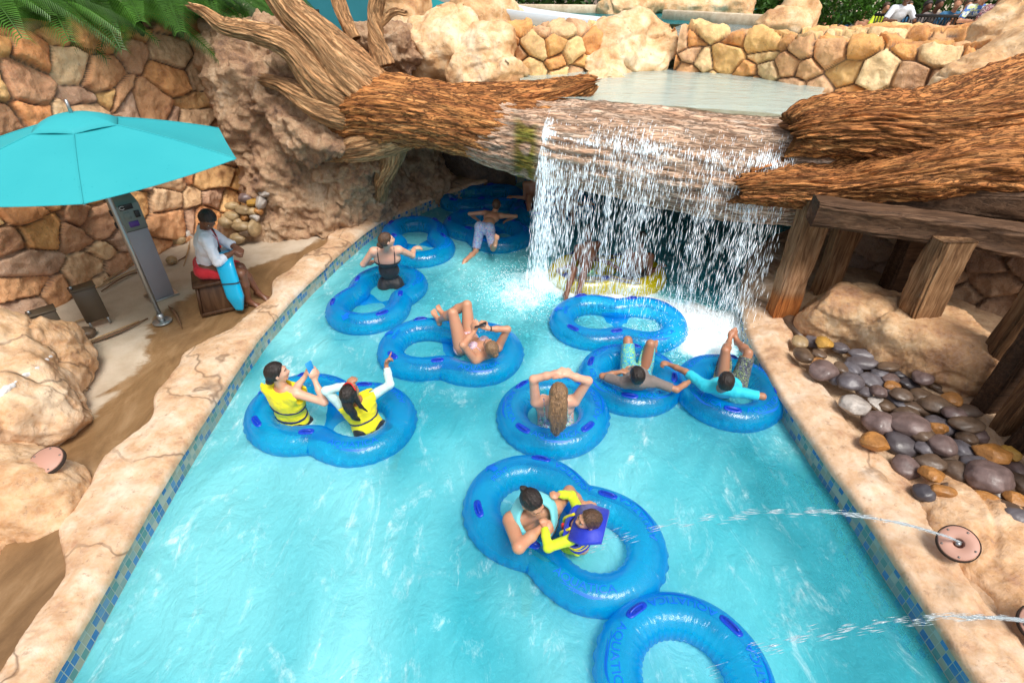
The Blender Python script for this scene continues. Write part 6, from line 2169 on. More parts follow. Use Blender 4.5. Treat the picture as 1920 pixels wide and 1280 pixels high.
PC1 = PC1 + np.array((.03, -.05, .085))
cover(PC1, (.05, -.30, .95), .125, 'round pink cover let into the boulder at the left edge')
PC2 = at(1797, 1018, z=.46)
cover(PC2, (-.40, -.35, .85), .125, 'round pink jet cover with a hole on the right bank, water spurting from it', True)
PC3 = at(1957, 1172, z=.42)
cover(PC3, (-.40, -.35, .85), .125, 'second round jet cover cut off by the lower right edge', True)
blob('quartz_vein', [RC(vp[i], vp[i + 1], .035, .035) for i in range(0, 25, 2)], M_quartz, None, vox=.02, k=.02, nz=((5, .02),)) if False else None

# ---------------------------------------------------------------- water jets
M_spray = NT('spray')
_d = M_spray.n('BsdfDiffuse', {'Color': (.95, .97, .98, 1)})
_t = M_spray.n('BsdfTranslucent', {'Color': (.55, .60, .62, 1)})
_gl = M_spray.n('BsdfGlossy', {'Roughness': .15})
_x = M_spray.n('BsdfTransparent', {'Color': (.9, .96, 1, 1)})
_m = M_spray.n('AddShader', {0: _d, 1: _t})  # translucency added on top: drops brighter than the light they catch
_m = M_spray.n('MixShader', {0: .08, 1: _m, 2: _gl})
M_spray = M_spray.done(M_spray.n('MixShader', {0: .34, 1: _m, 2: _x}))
M_jet = NT('jet_water')
_d = M_jet.n('BsdfDiffuse', {'Color': (.85, .93, .96, 1)})
_gl = M_jet.n('BsdfGlossy', {'Roughness': .08})
_x = M_jet.n('BsdfTransparent', {'Color': (.92, .97, 1, 1)})
M_jet = M_jet.done(M_jet.n('MixShader', {0: .55, 1: M_jet.n('MixShader', {0: .25, 1: _d, 2: _gl}), 2: _x}))
OCT_F = [(0, 2, 4), (2, 1, 4), (1, 3, 4), (3, 0, 4), (2, 0, 5), (1, 2, 5), (3, 1, 5), (0, 3, 5)]
def drops(P, D, L, R):
    """elongated drops: centres P, directions D, half lengths L, radii R"""
    n = len(P)
    D = D / np.linalg.norm(D, axis=1)[:, None]
    X = np.cross(D, np.array((.3, 1, .1)))
    X /= np.linalg.norm(X, axis=1)[:, None]
    Y = np.cross(D, X)
    V = np.stack([P + X * R[:, None], P - X * R[:, None], P + Y * R[:, None], P - Y * R[:, None], P + D * L[:, None], P - D * (L * 1.3)[:, None]], 1).reshape(-1, 3)
    F = (np.array(OCT_F)[None] + (np.arange(n) * 6)[:, None, None]).reshape(-1, 3)
    return V, F
def jet(p0, target, label, tflight=.62, n=1000):
    p0 = np.array(p0)
    tg = np.array(target)
    g = np.array((0, 0, -9.8))
    v0 = (tg - p0 - .5 * g * tflight ** 2) / tflight
    t_ = rng.random(n) * tflight
    u = t_ / tflight
    sp = .008 + .05 * u ** 1.5
    off = rng.normal(size=(n, 3)) * sp[:, None] * np.array((.5, .7, .35))
    P = p0 + v0 * t_[:, None] + .5 * g * t_[:, None] ** 2 + off
    D = v0 + g * t_[:, None] + rng.normal(size=(n, 3)) * .15
    cl = perlin(np.c_[u * 26, u * 0, off[:, 1] * 20])
    keep = (cl > -.1 + .25 * (u > .4)) | (u < .15)
    P, D, u = P[keep], D[keep], u[keep]
    V, F = drops(P, D, .018 + .045 * rng.random(len(P)) * (1 - .3 * u), .0012 + .0018 * rng.random(len(P)))
    # the glassy core leaving the nozzle
    tc_ = np.linspace(0, tflight * .22, 50)
    core = p0 + v0 * tc_[:, None] + .5 * g * tc_[:, None] ** 2
    V2, F2 = sweep(core, .005 + .0015 * np.sin(np.arange(50) * 1.3) + .002 * np.arange(50) / 50, 8)
    V = np.vstack([V, V2])
    F = [tuple(f) for f in F] + [tuple(i + len(V) - len(V2) for i in f) for f in F2]
    o = obj('water_jet', V, F, M_jet, None)
    return tag(o, label, 'water jet')
jet(PC2 + np.array((-.0, 0, .02)), at(1040, 1050, z=.02), 'thin jet of water arching from the upper jet cover across the river', .62)
jet(PC3 + np.array((-.0, 0, .02)), at(1330, 1250, z=.02), 'thin jet of water crossing the bottom right corner', .50, 1100)

# ---------------------------------------------------------------- the waterfall
def ledge_front(s):
    """the edge the water leaves, s from 0 (left) to 1 (right)"""
    C = spline(np.array([(.60, 7.80, 2.00, .53), (.9, 7.72, 1.98, .55), (1.6, 7.4, 1.95, .58), (2.4, 7.05, 1.93, .6), (3.42, 6.70, 1.92, .6)]), 200)
    i = np.clip((s * 199).astype(int), 0, 199)
    return C[i]
def fall(n, seed, t1=.66):
    """strings of drops: every string follows one path, and breaks up on the way down"""
    r = np.random.default_rng(seed)
    ns = 620
    s0 = r.random(ns * 3)
    dens = .28 + .6 * sstep(-.3, .4, perlin(np.c_[s0 * 9, s0 * 0 + 2, s0 * 0])) + .35 * sstep(.82, .97, s0)
    s0 = s0[r.random(ns * 3) < dens][:ns]
    ns = len(s0)
    wgt = r.random(ns) ** 2 + .12
    sid = r.choice(ns, n, p=wgt / wgt.sum())
    s = np.clip(s0[sid] + r.normal(size=n) * .0012, 0, 1)
    loose = r.random(n) < .35
    s = np.where(loose, np.clip(s + r.normal(size=n) * .012, 0, 1), s)
    C = ledge_front(s)
    ax = nrm(np.array((3.12 - .60, 6.78 - 7.80, 0)))
    out = np.array((ax[1], -ax[0], 0))
    if out[1] > 0: out = -out
    vo = (.35 + .45 * r.random(ns))[sid]
    la = (r.normal(size=ns) * .10)[sid]
    beg = (r.random(ns) ** 1.5 * .6)[sid]               # how far up the face the string starts
    ph = r.random(n)
    P = np.zeros((n, 3))
    D = np.zeros((n, 3))
    on = ph < .17
    a = R_(18) + (1 - ph / .17) * R_(64) * beg
    rad = C[:, 3] * 1.07 + .015
    P[on] = (C[:, :3] + out * (np.cos(a) * rad)[:, None] + np.array((0, 0, 1)) * (np.sin(a) * rad)[:, None])[on]
    D[on] = (out * np.sin(a)[:, None] - np.array((0, 0, 1)) * np.cos(a)[:, None])[on]
    st = C[:, :3] + out * (C[:, 3] * .95)[:, None] + np.array((0, 0, 1)) * (C[:, 3] * .56)[:, None]
    t_ = ((ph - .17) / .83).clip(0, 1) ** .8 * t1
    v0 = out * vo[:, None] + np.array((0, 0, -1.5)) + ax * la[:, None]
    g = np.array((0, 0, -9.8))
    Pf = st + v0 * t_[:, None] + .5 * g * t_[:, None] ** 2
    Df = v0 + g * t_[:, None]
    P[~on] = Pf[~on]
    D[~on] = Df[~on]
    sp = np.where(on, .5, 1.0 + t_ * 9)
    cl = perlin(np.c_[sid * 3.7, P[:, 2] * 5.5, sid * .9]) + .4 * perlin(np.c_[s * 90, P[:, 2] * 3, s * 0])
    keep = (P[:, 2] > .0) & (cl > -.22)
    P, D, sp, loose, t_ = P[keep], D[keep], sp[keep], loose[keep], t_[keep]
    m = len(P)
    L = (.010 + .020 * r.random(m)) * (1 + sp * .38)
    Rr = (.0012 + .0024 * r.random(m) ** 2) * np.where(loose, 1, 1.25)
    P += r.normal(size=(m, 3)) * (.003 + .045 * np.minimum(t_, .6))[:, None]
    D = D + r.normal(size=(m, 3)) * .06 * np.linalg.norm(D, axis=1)[:, None]
    return drops(P, D, L, Rr)
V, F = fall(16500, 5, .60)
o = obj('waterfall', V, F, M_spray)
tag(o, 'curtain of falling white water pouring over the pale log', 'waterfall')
# spray thrown up where it lands
n = 9000
s = rng.random(n)
bs = FALL_L[None] + s[:, None] * (FALL_R - FALL_L)[None]
wk = .5 + .5 * perlin(np.c_[s * 6, s * 0 + 4, s * 0])
ht = rng.exponential(.07, n) * (.5 + wk)
P = np.c_[bs + rng.normal(size=(n, 2)) * np.array((.22, .20)), ht + .01]
k = n // 3
P[:k, :2] = np.array((.2, 7.1)) + rng.normal(size=(k, 2)) * (.32, .36)
P[k:2 * k, :2] = np.array((2.45, 5.85)) + rng.normal(size=(k, 2)) * (.34, .30)
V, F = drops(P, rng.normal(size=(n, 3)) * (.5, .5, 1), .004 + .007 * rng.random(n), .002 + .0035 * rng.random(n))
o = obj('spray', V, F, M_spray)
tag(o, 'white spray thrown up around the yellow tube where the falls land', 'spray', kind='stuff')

# ---------------------------------------------------------------- stones
def stone_mesh(seed, r, ang=0.0):
    V, F = ellipsoid((0, 0, 0), (1, 1, 1), None, 40, 24)
    V = V * (1 + .16 * fbm(V * .9 + seed * 7.7, 2))[:, None]
    if ang:
        for q in range(9):
            d = nrm(np.random.default_rng(seed * 31 + q).normal(size=3))
            h = .62 + .22 * np.random.default_rng(seed * 17 + q).random()
            e = V @ d - h
            V = V - np.maximum(e, 0)[:, None] * d * .92
        V = V * (1 + .03 * fbm(V * 4 + seed, 3))[:, None]
    return V * np.array(r), F
SC = {'grey': ((.13, .12, .135), 'smooth slate grey', .0), 'brown': ((.12, .075, .045), 'smooth dark brown', 0), 'orange': ((.42, .18, .04), 'angular orange', 1), 'tan': ((.46, .32, .16), 'smooth tan', 0), 'mauve': ((.17, .115, .105), 'smooth mauve brown', 0), 'white': ((.50, .45, .40), 'rough pale', 1), 'gold': ((.50, .27, .04), 'glossy golden', 1), 'dark': ((.06, .055, .065), 'dark charcoal', 0)}
def stonemat(key):
    c = SC[key][0]
    t = NT('pebble_' + key)
    n = t.noise(7, 6, .65, None, .5)
    cc = t.ramp(n, [(.3, tuple(v * .6 for v in c)), (.5, c), (.7, tuple(min(1, v * 1.55) for v in c))])
    inf = t.n('ObjectInfo').outputs['Random']
    cc = t.mix(inf, t.mix(.35, cc, (.09, .06, .05)), cc)
    b = t.bsdf(Base_Color=cc, Roughness=t.sc(n, .35, .65, .32, .55), Coat_Weight=.12, Coat_Roughness=.2)
    t.set(b, 'Normal', t.bump(t.math('ADD', t.noise(45, 5), t.noise(9, 3)), .35 if not SC[key][2] else .7, .01))
    return t.done(b)
SM = {k: stonemat(k) for k in SC}
# px, py, half length px, half height px, angle, kind
PEB = [(1488, 608, 15, 24, 0, 'brown'), (1500, 641, 15, 11, 0, 'tan'), (1547, 643, 17, 12, 20, 'gold'), (1525, 640, 16, 12, 30, 'grey'), (1575, 652, 15, 11, 0, 'grey'), (1506, 666, 16, 16, 0, 'brown'), (1536, 664, 14, 9, 10, 'brown'), (1533, 677, 15, 7, -10, 'orange'),
 (1545, 694, 26, 17, 5, 'mauve'), (1577, 690, 14, 11, 0, 'brown'), (1568, 712, 14, 10, -20, 'grey'), (1594, 715, 22, 20, 40, 'grey'), (1600, 690, 18, 13, 30, 'grey'), (1619, 680, 29, 12, 12, 'grey'), (1620, 663, 28, 9, 8, 'grey'), (1635, 715, 26, 14, 15, 'grey'), (1650, 700, 17, 9, 0, 'grey'), (1665, 688, 20, 10, 0, 'brown'), (1692, 700, 22, 11, 15, 'dark'), (1670, 710, 15, 10, 0, 'mauve'),
 (1730, 708, 18, 13, 10, 'mauve'), (1705, 719, 20, 10, 10, 'dark'), (1675, 722, 16, 8, -5, 'orange'), (1647, 733, 15, 12, 0, 'mauve'), (1676, 749, 15, 20, 0, 'grey'), (1620, 734, 15, 10, 15, 'grey'), (1601, 759, 29, 20, 5, 'white'), (1646, 757, 21, 13, 5, 'white'), (1648, 792, 26, 21, 5, 'mauve'), (1643, 828, 26, 20, 5, 'orange'),
 (1714, 764, 28, 13, 20, 'brown'), (1754, 757, 34, 20, 35, 'brown'), (1785, 748, 22, 13, 20, 'orange'), (1768, 727, 24, 11, 0, 'brown'), (1810, 770, 26, 13, 20, 'brown'), (1707, 797, 38, 24, 40, 'mauve'), (1765, 798, 32, 20, 15, 'grey'), (1757, 802, 20, 14, 5, 'orange'), (1812, 795, 30, 15, 15, 'brown'),
 (1690, 832, 33, 21, 30, 'dark'), (1733, 840, 18, 13, 15, 'grey'), (1766, 835, 24, 21, 20, 'mauve'), (1804, 845, 24, 21, 30, 'grey'), (1813, 822, 17, 15, 30, 'brown'), (1860, 848, 32, 21, 15, 'orange'), (1697, 876, 27, 22, 25, 'mauve'), (1743, 867, 26, 15, 15, 'brown'), (1746, 890, 22, 16, 10, 'orange'), (1795, 885, 27, 25, 45, 'brown'), (1733, 923, 20, 18, 10, 'dark'),
 (1766, 920, 24, 14, 20, 'orange'), (1800, 927, 34, 15, 35, 'brown'), (1842, 934, 26, 15, 5, 'orange'), (1855, 896, 42, 30, 10, 'mauve'), (1905, 880, 22, 22, 10, 'mauve'), (1890, 957, 30, 21, 10, 'brown'), (1905, 935, 24, 16, 0, 'orange'), (1868, 985, 32, 18, 25, 'brown'), (1905, 1000, 26, 16, 10, 'orange'), (1895, 850, 18, 14, 10, 'gold'), (1915, 905, 20, 20, 10, 'brown'),
 (1700, 775, 20, 14, 0, 'brown'), (1730, 815, 22, 15, 0, 'brown'), (1780, 860, 22, 15, 0, 'brown'), (1830, 870, 24, 16, 0, 'grey'), (1690, 740, 20, 12, 0, 'brown'), (1830, 815, 24, 16, 0, 'mauve'), (1725, 742, 22, 14, 0, 'brown'), (1790, 775, 22, 14, 0, 'mauve'), (1660, 760, 18, 12, 0, 'brown'), (1870, 920, 26, 18, 0, 'brown'), (1910, 970, 26, 18, 0, 'grey')]
UNIQ = {0: 'tall upright brown stone at the foot of the wet timber post', 1: 'pale tan block beside the upright brown stone', 2: 'bright golden yellow stone at the top of the stone bed', 8: 'broad flat mauve stone at the left tip of the stone bed', 26: 'rough whitish grey block low on the left side of the stone bed', 24: 'grey stone standing on end with a round dimple', 29: 'angular orange rock alone on the left rim of the stone bed', 35: 'largest smooth mauve stone in the middle of the bed', 53: 'largest flat mauve slab near the right edge', 44: 'broken brown orange rock with a round face by the palisade'}
for q, (px, py, a, b_, an, kd) in enumerate(PEB):
    z = .30 + .05 * (q % 3)
    p = at(px, py, z=z)
    dep = p[1] * CP + (CAMH - p[2]) * SP
    m_ = dep / CAMF
    rx = a * m_
    el = math.atan2(CAMH - z, p[1])
    rv = b_ * m_
    h = min(rv * .75, rx * .7)
    ryv = math.sqrt(max((rv / math.sin(el)) ** 2 - (h / math.tan(el)) ** 2 * .6, (rv * .7) ** 2))
    V, F = stone_mesh(q + 3, (rx, ryv, h), SC[kd][2])
    V = V @ np.array(Euler((R_(8 * math.sin(q)), R_(9 * math.cos(q * 2.1)), R_(-an)), 'XYZ').to_matrix()).T + p
    o = obj('river_stone', V, F, SM[kd])
    tag(o, UNIQ.get(q, SC[kd][1] + ' stone in the stone bed along the right bank'), 'stone', 'river stones on the right bank')
PL = [(435, 386, 13, 8, 'tan'), (460, 371, 13, 9, 'mauve'), (472, 380, 11, 9, 'gold'), (497, 361, 12, 10, 'white'), (489, 380, 11, 13, 'white'), (456, 394, 16, 9, 'tan'), (435, 405, 14, 9, 'tan'), (473, 397, 10, 8, 'tan'), (459, 408, 8, 6, 'orange'), (477, 407, 10, 8, 'white'), (453, 424, 17, 9, 'tan'), (477, 427, 9, 15, 'tan'), (445, 447, 16, 10, 'tan'), (463, 437, 16, 7, 'brown'), (425, 415, 14, 12, 'tan'), (485, 395, 9, 8, 'orange'), (445, 416, 10, 7, 'tan'),
 (328, 450, 22, 10, 'tan'), (350, 440, 18, 12, 'white'), (322, 488, 12, 8, 'tan'), (158, 625, 19, 13, 'brown'), (298, 452, 14, 9, 'tan')]
U2 = {0: 'leftmost long tan stone in the heap behind the lifeguard', 1: 'mauve grey stone on top of the heap behind the lifeguard', 2: 'golden stone near the top of the heap behind the lifeguard', 3: 'whitish stone topmost on the heap behind the lifeguard', 4: 'pale stone leaning upright at the right of the heap', 17: 'tan stone on the deck at the foot of the orange wall', 18: 'pale rough stone against the foot of the orange wall behind the lifeguard', 19: 'small tan stone alone on the deck beside the pedestal', 20: 'brown stone between the two utility boxes', 21: 'flat tan stone beside the pedestal by the wall'}
for q, (px, py, a, b_, kd) in enumerate(PL):
    heap = q < 17
    z = .30 + (max(0, (450 - py)) * .0085 if heap else 0)
    Yd = at(px, 455, z=.28)[1] + (.03 * (450 - py) / 10 if heap else 0)
    p = at(px, py, Y=min(Yd, 8.55)) if heap else at(px, py, z=.29)
    m_ = (p[1] * CP + (CAMH - p[2]) * SP) / CAMF
    V, F = stone_mesh(q + 90, (a * m_, b_ * m_ * 1.15, b_ * m_ * 1.0), SC[kd][2])
    V = V @ rotz(q * 1.1 if not heap else .2 * math.sin(q)).T + p
    o = obj('river_stone', V, F, SM[kd])
    tag(o, U2.get(q, SC[kd][1] + ' stone in the heap between the lifeguard and the rock bank'), 'stone', 'stones heaped behind the lifeguard' if heap else None)
V, F = field([EL((at(455, 440, Y=8.35) + (0, .25, -.1)), (.55, .25, .45))], .05, .02)
tag(obj('rock', V, F, M_mud), 'brown rock buried under the heap of tan stones', 'rock')

# dry palm leaves on the deck
M_dry = simple('dry_leaf', (.40, .25, .12), .8, .35, 30, .3)
M_dryd = simple('dry_leaf_dark', (.17, .09, .045), .8, .35, 30, .3)
def leaf(pts, w, mat, label, group='dry palm leaves on the deck'):
    S = spline(np.array(pts), 24)
    n_ = len(S)
    T = np.gradient(S, axis=0)
    T /= np.linalg.norm(T, axis=1)[:, None]
    side = np.cross(T, (0, 0, 1))
    ww = w * np.sin(np.linspace(.25, math.pi - .05, n_))
    V = np.vstack([S + side * ww[:, None] + (0, 0, .012), S + (0, 0, .022), S - side * ww[:, None] + (0, 0, .012), S + (0, 0, .0)])
    F = []
    for i in range(n_ - 1):
        for a_, b_ in ((0, 1), (1, 2), (2, 3), (3, 0)):
            F.append((a_ * n_ + i, a_ * n_ + i + 1, b_ * n_ + i + 1, b_ * n_ + i))
    o = obj('dry_leaf', V, F, mat)
    tag(o, label, 'dry leaf', group)
LV = [((160, 648), (220, 625), (278, 598), .030, 1, 'long dark dry palm leaf in front of the utility boxes'), ((170, 640), (215, 622), (262, 603), .018, 0, 'pale dry leaf lying along the long dark one'), ((185, 540), (235, 515), (262, 505), .025, 0, 'dry palm leaf against the wall left of the pedestal'), ((190, 548), (230, 522), (258, 512), .018, 1, 'thin dark dry leaf by the wall behind the pedestal'),
      ((195, 530), (225, 510), (256, 492), .020, 0, 'pale dry palm leaf highest against the wall behind the pedestal'), ((345, 500), (352, 475), (357, 450), .012, 0, 'curled twig behind the lifeguard'), ((335, 490), (350, 480), (354, 462), .010, 1, 'thin twig on the deck left of the lifeguard'), ((316, 575), (330, 590), (343, 618), .022, 1, 'split brown stick beside the umbrella foot'), ((130, 610), (155, 600), (168, 598), .018, 0, 'dry leaf between the utility boxes'), ((150, 728), (160, 728), (170, 729), .018, 1, 'small dark leaf near the big boulder')]
for a_, b_, c__, w, dk, lb in LV:
    leaf([at(*a_, z=.25), at(*b_, z=.262), at(*c__, z=.25)], w, M_dryd if dk else M_dry, lb)

# ---------------------------------------------------------------- greenery
def leafmat(name, c):
    t = NT(name)
    n = t.noise(3, 3)
    i = t.n('Attribute', attribute_name='Col').outputs['Color']
    cc = t.mix(1.0, t.mix(n, tuple(v * .6 for v in c), tuple(v * 1.3 for v in c)), i, 'MULTIPLY')
    b = t.bsdf(Base_Color=cc, Roughness=.42)
    tl = t.n('BsdfTranslucent', {'Color': cc})
    return t.done(t.n('MixShader', {0: .25, 1: b, 2: tl}))
M_palm = leafmat('palm_green', (.06, .17, .015))
M_hedge = leafmat('hedge_green', (.05, .13, .02))
def palm(base, h, label, nf=14, L=1.3, seed=0):
    r = np.random.default_rng(seed)
    o = empty('palm', base, label, 'palm', 'palms above the orange stone wall')
    base = np.array(base)
    top = base + (0, 0, h)
    V, F = sweep(spline([base, base + (.03, 0, h * .5), top], 10), [.08] * 10, 10)
    obj('trunk', V, F, M_soil, o)
    for q in range(nf):
        az = q * 2.4 + r.random() * .5
        el = .25 + .75 * r.random()
        d = np.array((cos(az), sin(az), 0))
        LL = L * (.75 + .4 * r.random())
        S = np.array([top + d * LL * u * cos(el) ** .5 + np.array((0, 0, LL * (u * sin(el) - .75 * u * u))) for u in np.linspace(0, 1, 22)])
        T = np.gradient(S, axis=0)
        T /= np.linalg.norm(T, axis=1)[:, None]
        side = np.cross(T, (0, 0, 1))
        side /= np.linalg.norm(side, axis=1)[:, None]
        up = np.cross(side, T)
        Vs, Fs, Cs = [], [], []
        v, f = sweep(S, .008, 5)
        Vs.append(v); Fs += [tuple(x) for x in f]; Cs.append(np.full(len(v), .8)); nn = len(v)
        shade = .6 + .9 * r.random()
        for i in range(2, 22):
            for k in (0, .5):
                if i == 21 and k: continue
                u = (i + k) / 21
                b0 = S[i] * (1 - k) + S[min(i + 1, 21)] * k
                ll = LL * .27 * math.sin(min(1, u * 1.05) * math.pi * .80 + .35) + .05
                for sg in (-1, 1):
                    dd = nrm(side[i] * sg * .9 + T[i] * .65 + up[i] * .12)
                    m_ = b0 + dd * ll * .5 + up[i] * .01
                    e_ = b0 + dd * ll - np.array((0, 0, ll * .35))
                    w = T[i] * .009
                    Vs.append(np.array([b0 - w * .5, b0 + w * .5, m_ + w, e_, m_ - w]))
                    Fs += [(nn, nn + 1, nn + 2, nn + 4), (nn + 4, nn + 2, nn + 3)]
                    Cs.append(np.full(5, shade * (.8 + .4 * r.random())))
                    nn += 5
        Vv = np.vstack(Vs)
        Cv = np.concatenate(Cs)
        obj('frond', Vv, Fs, M_palm, o, smooth=False, col=np.repeat(Cv[:, None], 3, 1))
PP = [(20, 60, 8.2), (95, 50, 8.2), (170, 58, 8.7), (245, 50, 8.9), (320, 48, 9.2), (395, 52, 9.7), (455, 50, 10.4), (60, 10, 9.8), (200, 5, 10.6), (340, 5, 11.2), (480, 15, 12.2), (-30, 40, 7.6), (130, 20, 10.2)]
for q, (px, py, Y) in enumerate(PP):
    p = at(px, py, Y=Y)
    palm((p[0], p[1] + .12, 3.15), .28 + .12 * (q % 3), ['bushy green palm overhanging the left end of the orange wall', 'green palm whose fronds hang over the top of the orange wall', 'bushy palm behind the top of the wall'][0 if q == 0 else 1 if q == 1 else 2] if q < 3 else 'bushy green palm in the row behind the orange wall', 15, 1.15, q + 1)

def bush(name, c, r, n, mat, label, cat, seed=0, leaf_=.08, group=None):
    g_ = np.random.default_rng(seed)
    D = g_.normal(size=(n, 3))
    D /= np.linalg.norm(D, axis=1)[:, None]
    rad = (.55 + .45 * g_.random(n) ** .5) * (1 + .28 * perlin(D * 2.2 + seed))
    P = np.array(c) + D * np.array(r) * rad[:, None]
    A = g_.normal(size=(n, 3)); A /= np.linalg.norm(A, axis=1)[:, None]
    B = np.cross(A, g_.normal(size=(n, 3))); B /= np.linalg.norm(B, axis=1)[:, None]
    s = leaf_ * (.6 + .8 * g_.random(n))[:, None]
    V = np.stack([P - A * s, P + B * s * .4, P + A * s, P - B * s * .4], 1).reshape(-1, 3)
    F = np.arange(4 * n).reshape(-1, 4)
    sh = np.repeat(.7 + .7 * g_.random(n), 4)
    o = obj(name, V, F, mat, None, smooth=False, col=np.repeat(sh[:, None], 3, 1))
    return tag(o, label, cat, group)
for q, (x, y, rr) in enumerate([(3.5, 26, 2.0), (6.5, 25, 2.4), (9.5, 24, 2.4), (12.5, 23, 2.6), (16, 22.5, 2.8), (19.5, 21, 2.8), (0, 29, 2.2), (-4, 28, 2.4), (-8, 26, 2.4)]):
    bush('tree', (x, y, 3.2 + .2 * (q % 3)), (rr, 1.6, 2.4), 5500, M_hedge, 'dense dark green tree in the row behind the far terrace', 'tree', q, .13, 'trees behind the far terrace')
p = at(1575, 5, Y=18)
bush('bush', p, (1.1, .6, .6), 3000, M_palm, 'bright green bush behind the sunbathers', 'bush', 40, .07)
bush('plant', at(1702, 166, Y=8.25), (.05, .05, .06), 90, leafmat('bright_leaf', (.45, .55, .02)), 'tiny bright yellow green plant growing from the golden wall', 'plant', 41, .025)

# ---------------------------------------------------------------- far pools, slide, wall and people
V, F = prism([(-2.6, 11.3), (10.5, 9.2), (14, 14.5), (-3.4, 14.5)], 2.70, 2.80)
tag(obj('far_pool_floor', V, F, bpy.data.materials['pool_stone'], smooth=False), kind='structure')
def water_sheet(name, quad, z, mat, n=40):
    a, b, c, d = [np.array(v, float) for v in quad]
    u, v = np.meshgrid(np.linspace(0, 1, n), np.linspace(0, 1, n), indexing='ij')
    XY = (1 - v)[..., None] * ((1 - u)[..., None] * a + u[..., None] * b) + v[..., None] * ((1 - u)[..., None] * d + u[..., None] * c)
    Q = np.c_[XY.reshape(-1, 2), np.full(n * n, z)]
    Q[:, 2] += .008 * fbm(Q * 3, 3)
    return tag(obj(name, Q, gridF(n, n), mat), kind='structure')
water_sheet('middle_pool_water', [at(1230, 70, z=2.86)[:2], at(1600, 85, z=2.86)[:2], at(1640, 55, z=2.86)[:2], at(1290, 40, z=2.86)[:2]], 2.86, still_water('grey_water', (.75, .85, .85), alpha=.5, body=(.42, .55, .56)))
water_sheet('far_pool_water', [at(960, 52, z=2.86)[:2], at(1330, 46, z=2.86)[:2], at(1420, 18, z=2.86)[:2], at(980, 19, z=2.86)[:2]], 2.875, M_w3)
M_ledge = rock('pool_edge_stone', [(.46, .33, .2), (.58, .44, .28), (.66, .52, .35), (.74, .62, .45)], 1.5, .7, .3, .02)
for (a_, b_, lb) in (((925, 18), (1160, 20), 'long tan retaining wall at the back of the teal pool'), ((1245, 30), (1480, 44), 'stained low wall between the two far pools')):
    A, B = at(*a_, z=2.95), at(*b_, z=2.95)
    d = nrm(B - A); nn = np.array((-d[1], d[0], 0))
    V, F = box((0, 0, 0), (np.linalg.norm(B - A) / 2, .12, .14), None, .02)
    Mx = np.stack([d, nn, (0, 0, 1)], 1)
    tag(obj('pool_edge_wall', V @ Mx.T + (A + B) / 2, F, M_ledge), lb, 'wall')
# white slide chute running down from the left
S_ = spline([at(800, -25, Y=14), at(870, 8, Y=13.2), at(960, 32, Y=12.4), at(1050, 46, Y=12.0), at(1120, 54, Y=11.8)], 50)
T = np.gradient(S_, axis=0)
VV = []
cs = [(-.42, .16), (-.38, .17), (-.30, .05), (-.15, .0), (0, -.01), (.15, 0), (.30, .05), (.38, .17), (.42, .16), (.34, -.02), (.15, -.06), (0, -.07), (-.15, -.06), (-.34, -.02)]
for i in range(50):
    t_ = nrm(T[i]); sd_ = nrm(np.cross(t_, (0, 0, 1))); u_ = np.cross(sd_, t_)
    for a_, b_ in cs: VV.append(S_[i] + sd_ * a_ + u_ * b_)
m_ = len(cs)
FF = [(i * m_ + j, i * m_ + (j + 1) % m_, (i + 1) * m_ + (j + 1) % m_, (i + 1) * m_ + j) for i in range(49) for j in range(m_)] + [tuple(range(m_)), tuple(49 * m_ + j for j in reversed(range(m_)))]
M_slide = simple('white_gelcoat', (.66, .74, .80), .15, .06, 3, .1, coat=.4)
tag(obj('slide_chute', np.array(VV), FF, M_slide), 'wet white slide chute running down behind the pale boulders', 'slide')

W4 = [at(1500, 80, z=2.80), at(1600, 84, z=2.80), at(1720, 92, z=2.80), at(1850, 100, z=2.8)]
stone_wall('stone_wall', [tuple(np.array(p[:2]) * 1.0) for p in W4][::-1], 2.6, 2.95, .7, .42, .20, PAL_LT, 'far pale stone wall below the black fence', 21, side=1, batter=.10, res=.03, rag=.06, mat=M_stlt, zslope=([0, .5, 1], [.12, .06, -.05]))
# fence
M_iron = simple('black_iron', (.015, .014, .014), .5, .1, 30, .05)
fa, fb = at(1640, 28, Y=15.2), at(1930, 34, Y=13.2)
FN = empty('fence', (fa + fb) / 2 - (0, 0, 1), 'black iron railing the spectators lean on', 'fence')
d = nrm(fb - fa)
for dz in (0, -.85):
    V, F = sweep(np.array([fa + (0, 0, dz), fb + (0, 0, dz)]), .035 if dz == 0 else .02, 6)
    obj('rail', V, F, M_iron, FN)
nb_ = 46
for i in range(nb_):
    p = fa + (fb - fa) * (i + .5) / nb_
    V, F = sweep(np.array([p - (0, 0, .03), p - (0, 0, .95)]), .014, 5)
    obj('baluster', V, F, M_iron, FN)

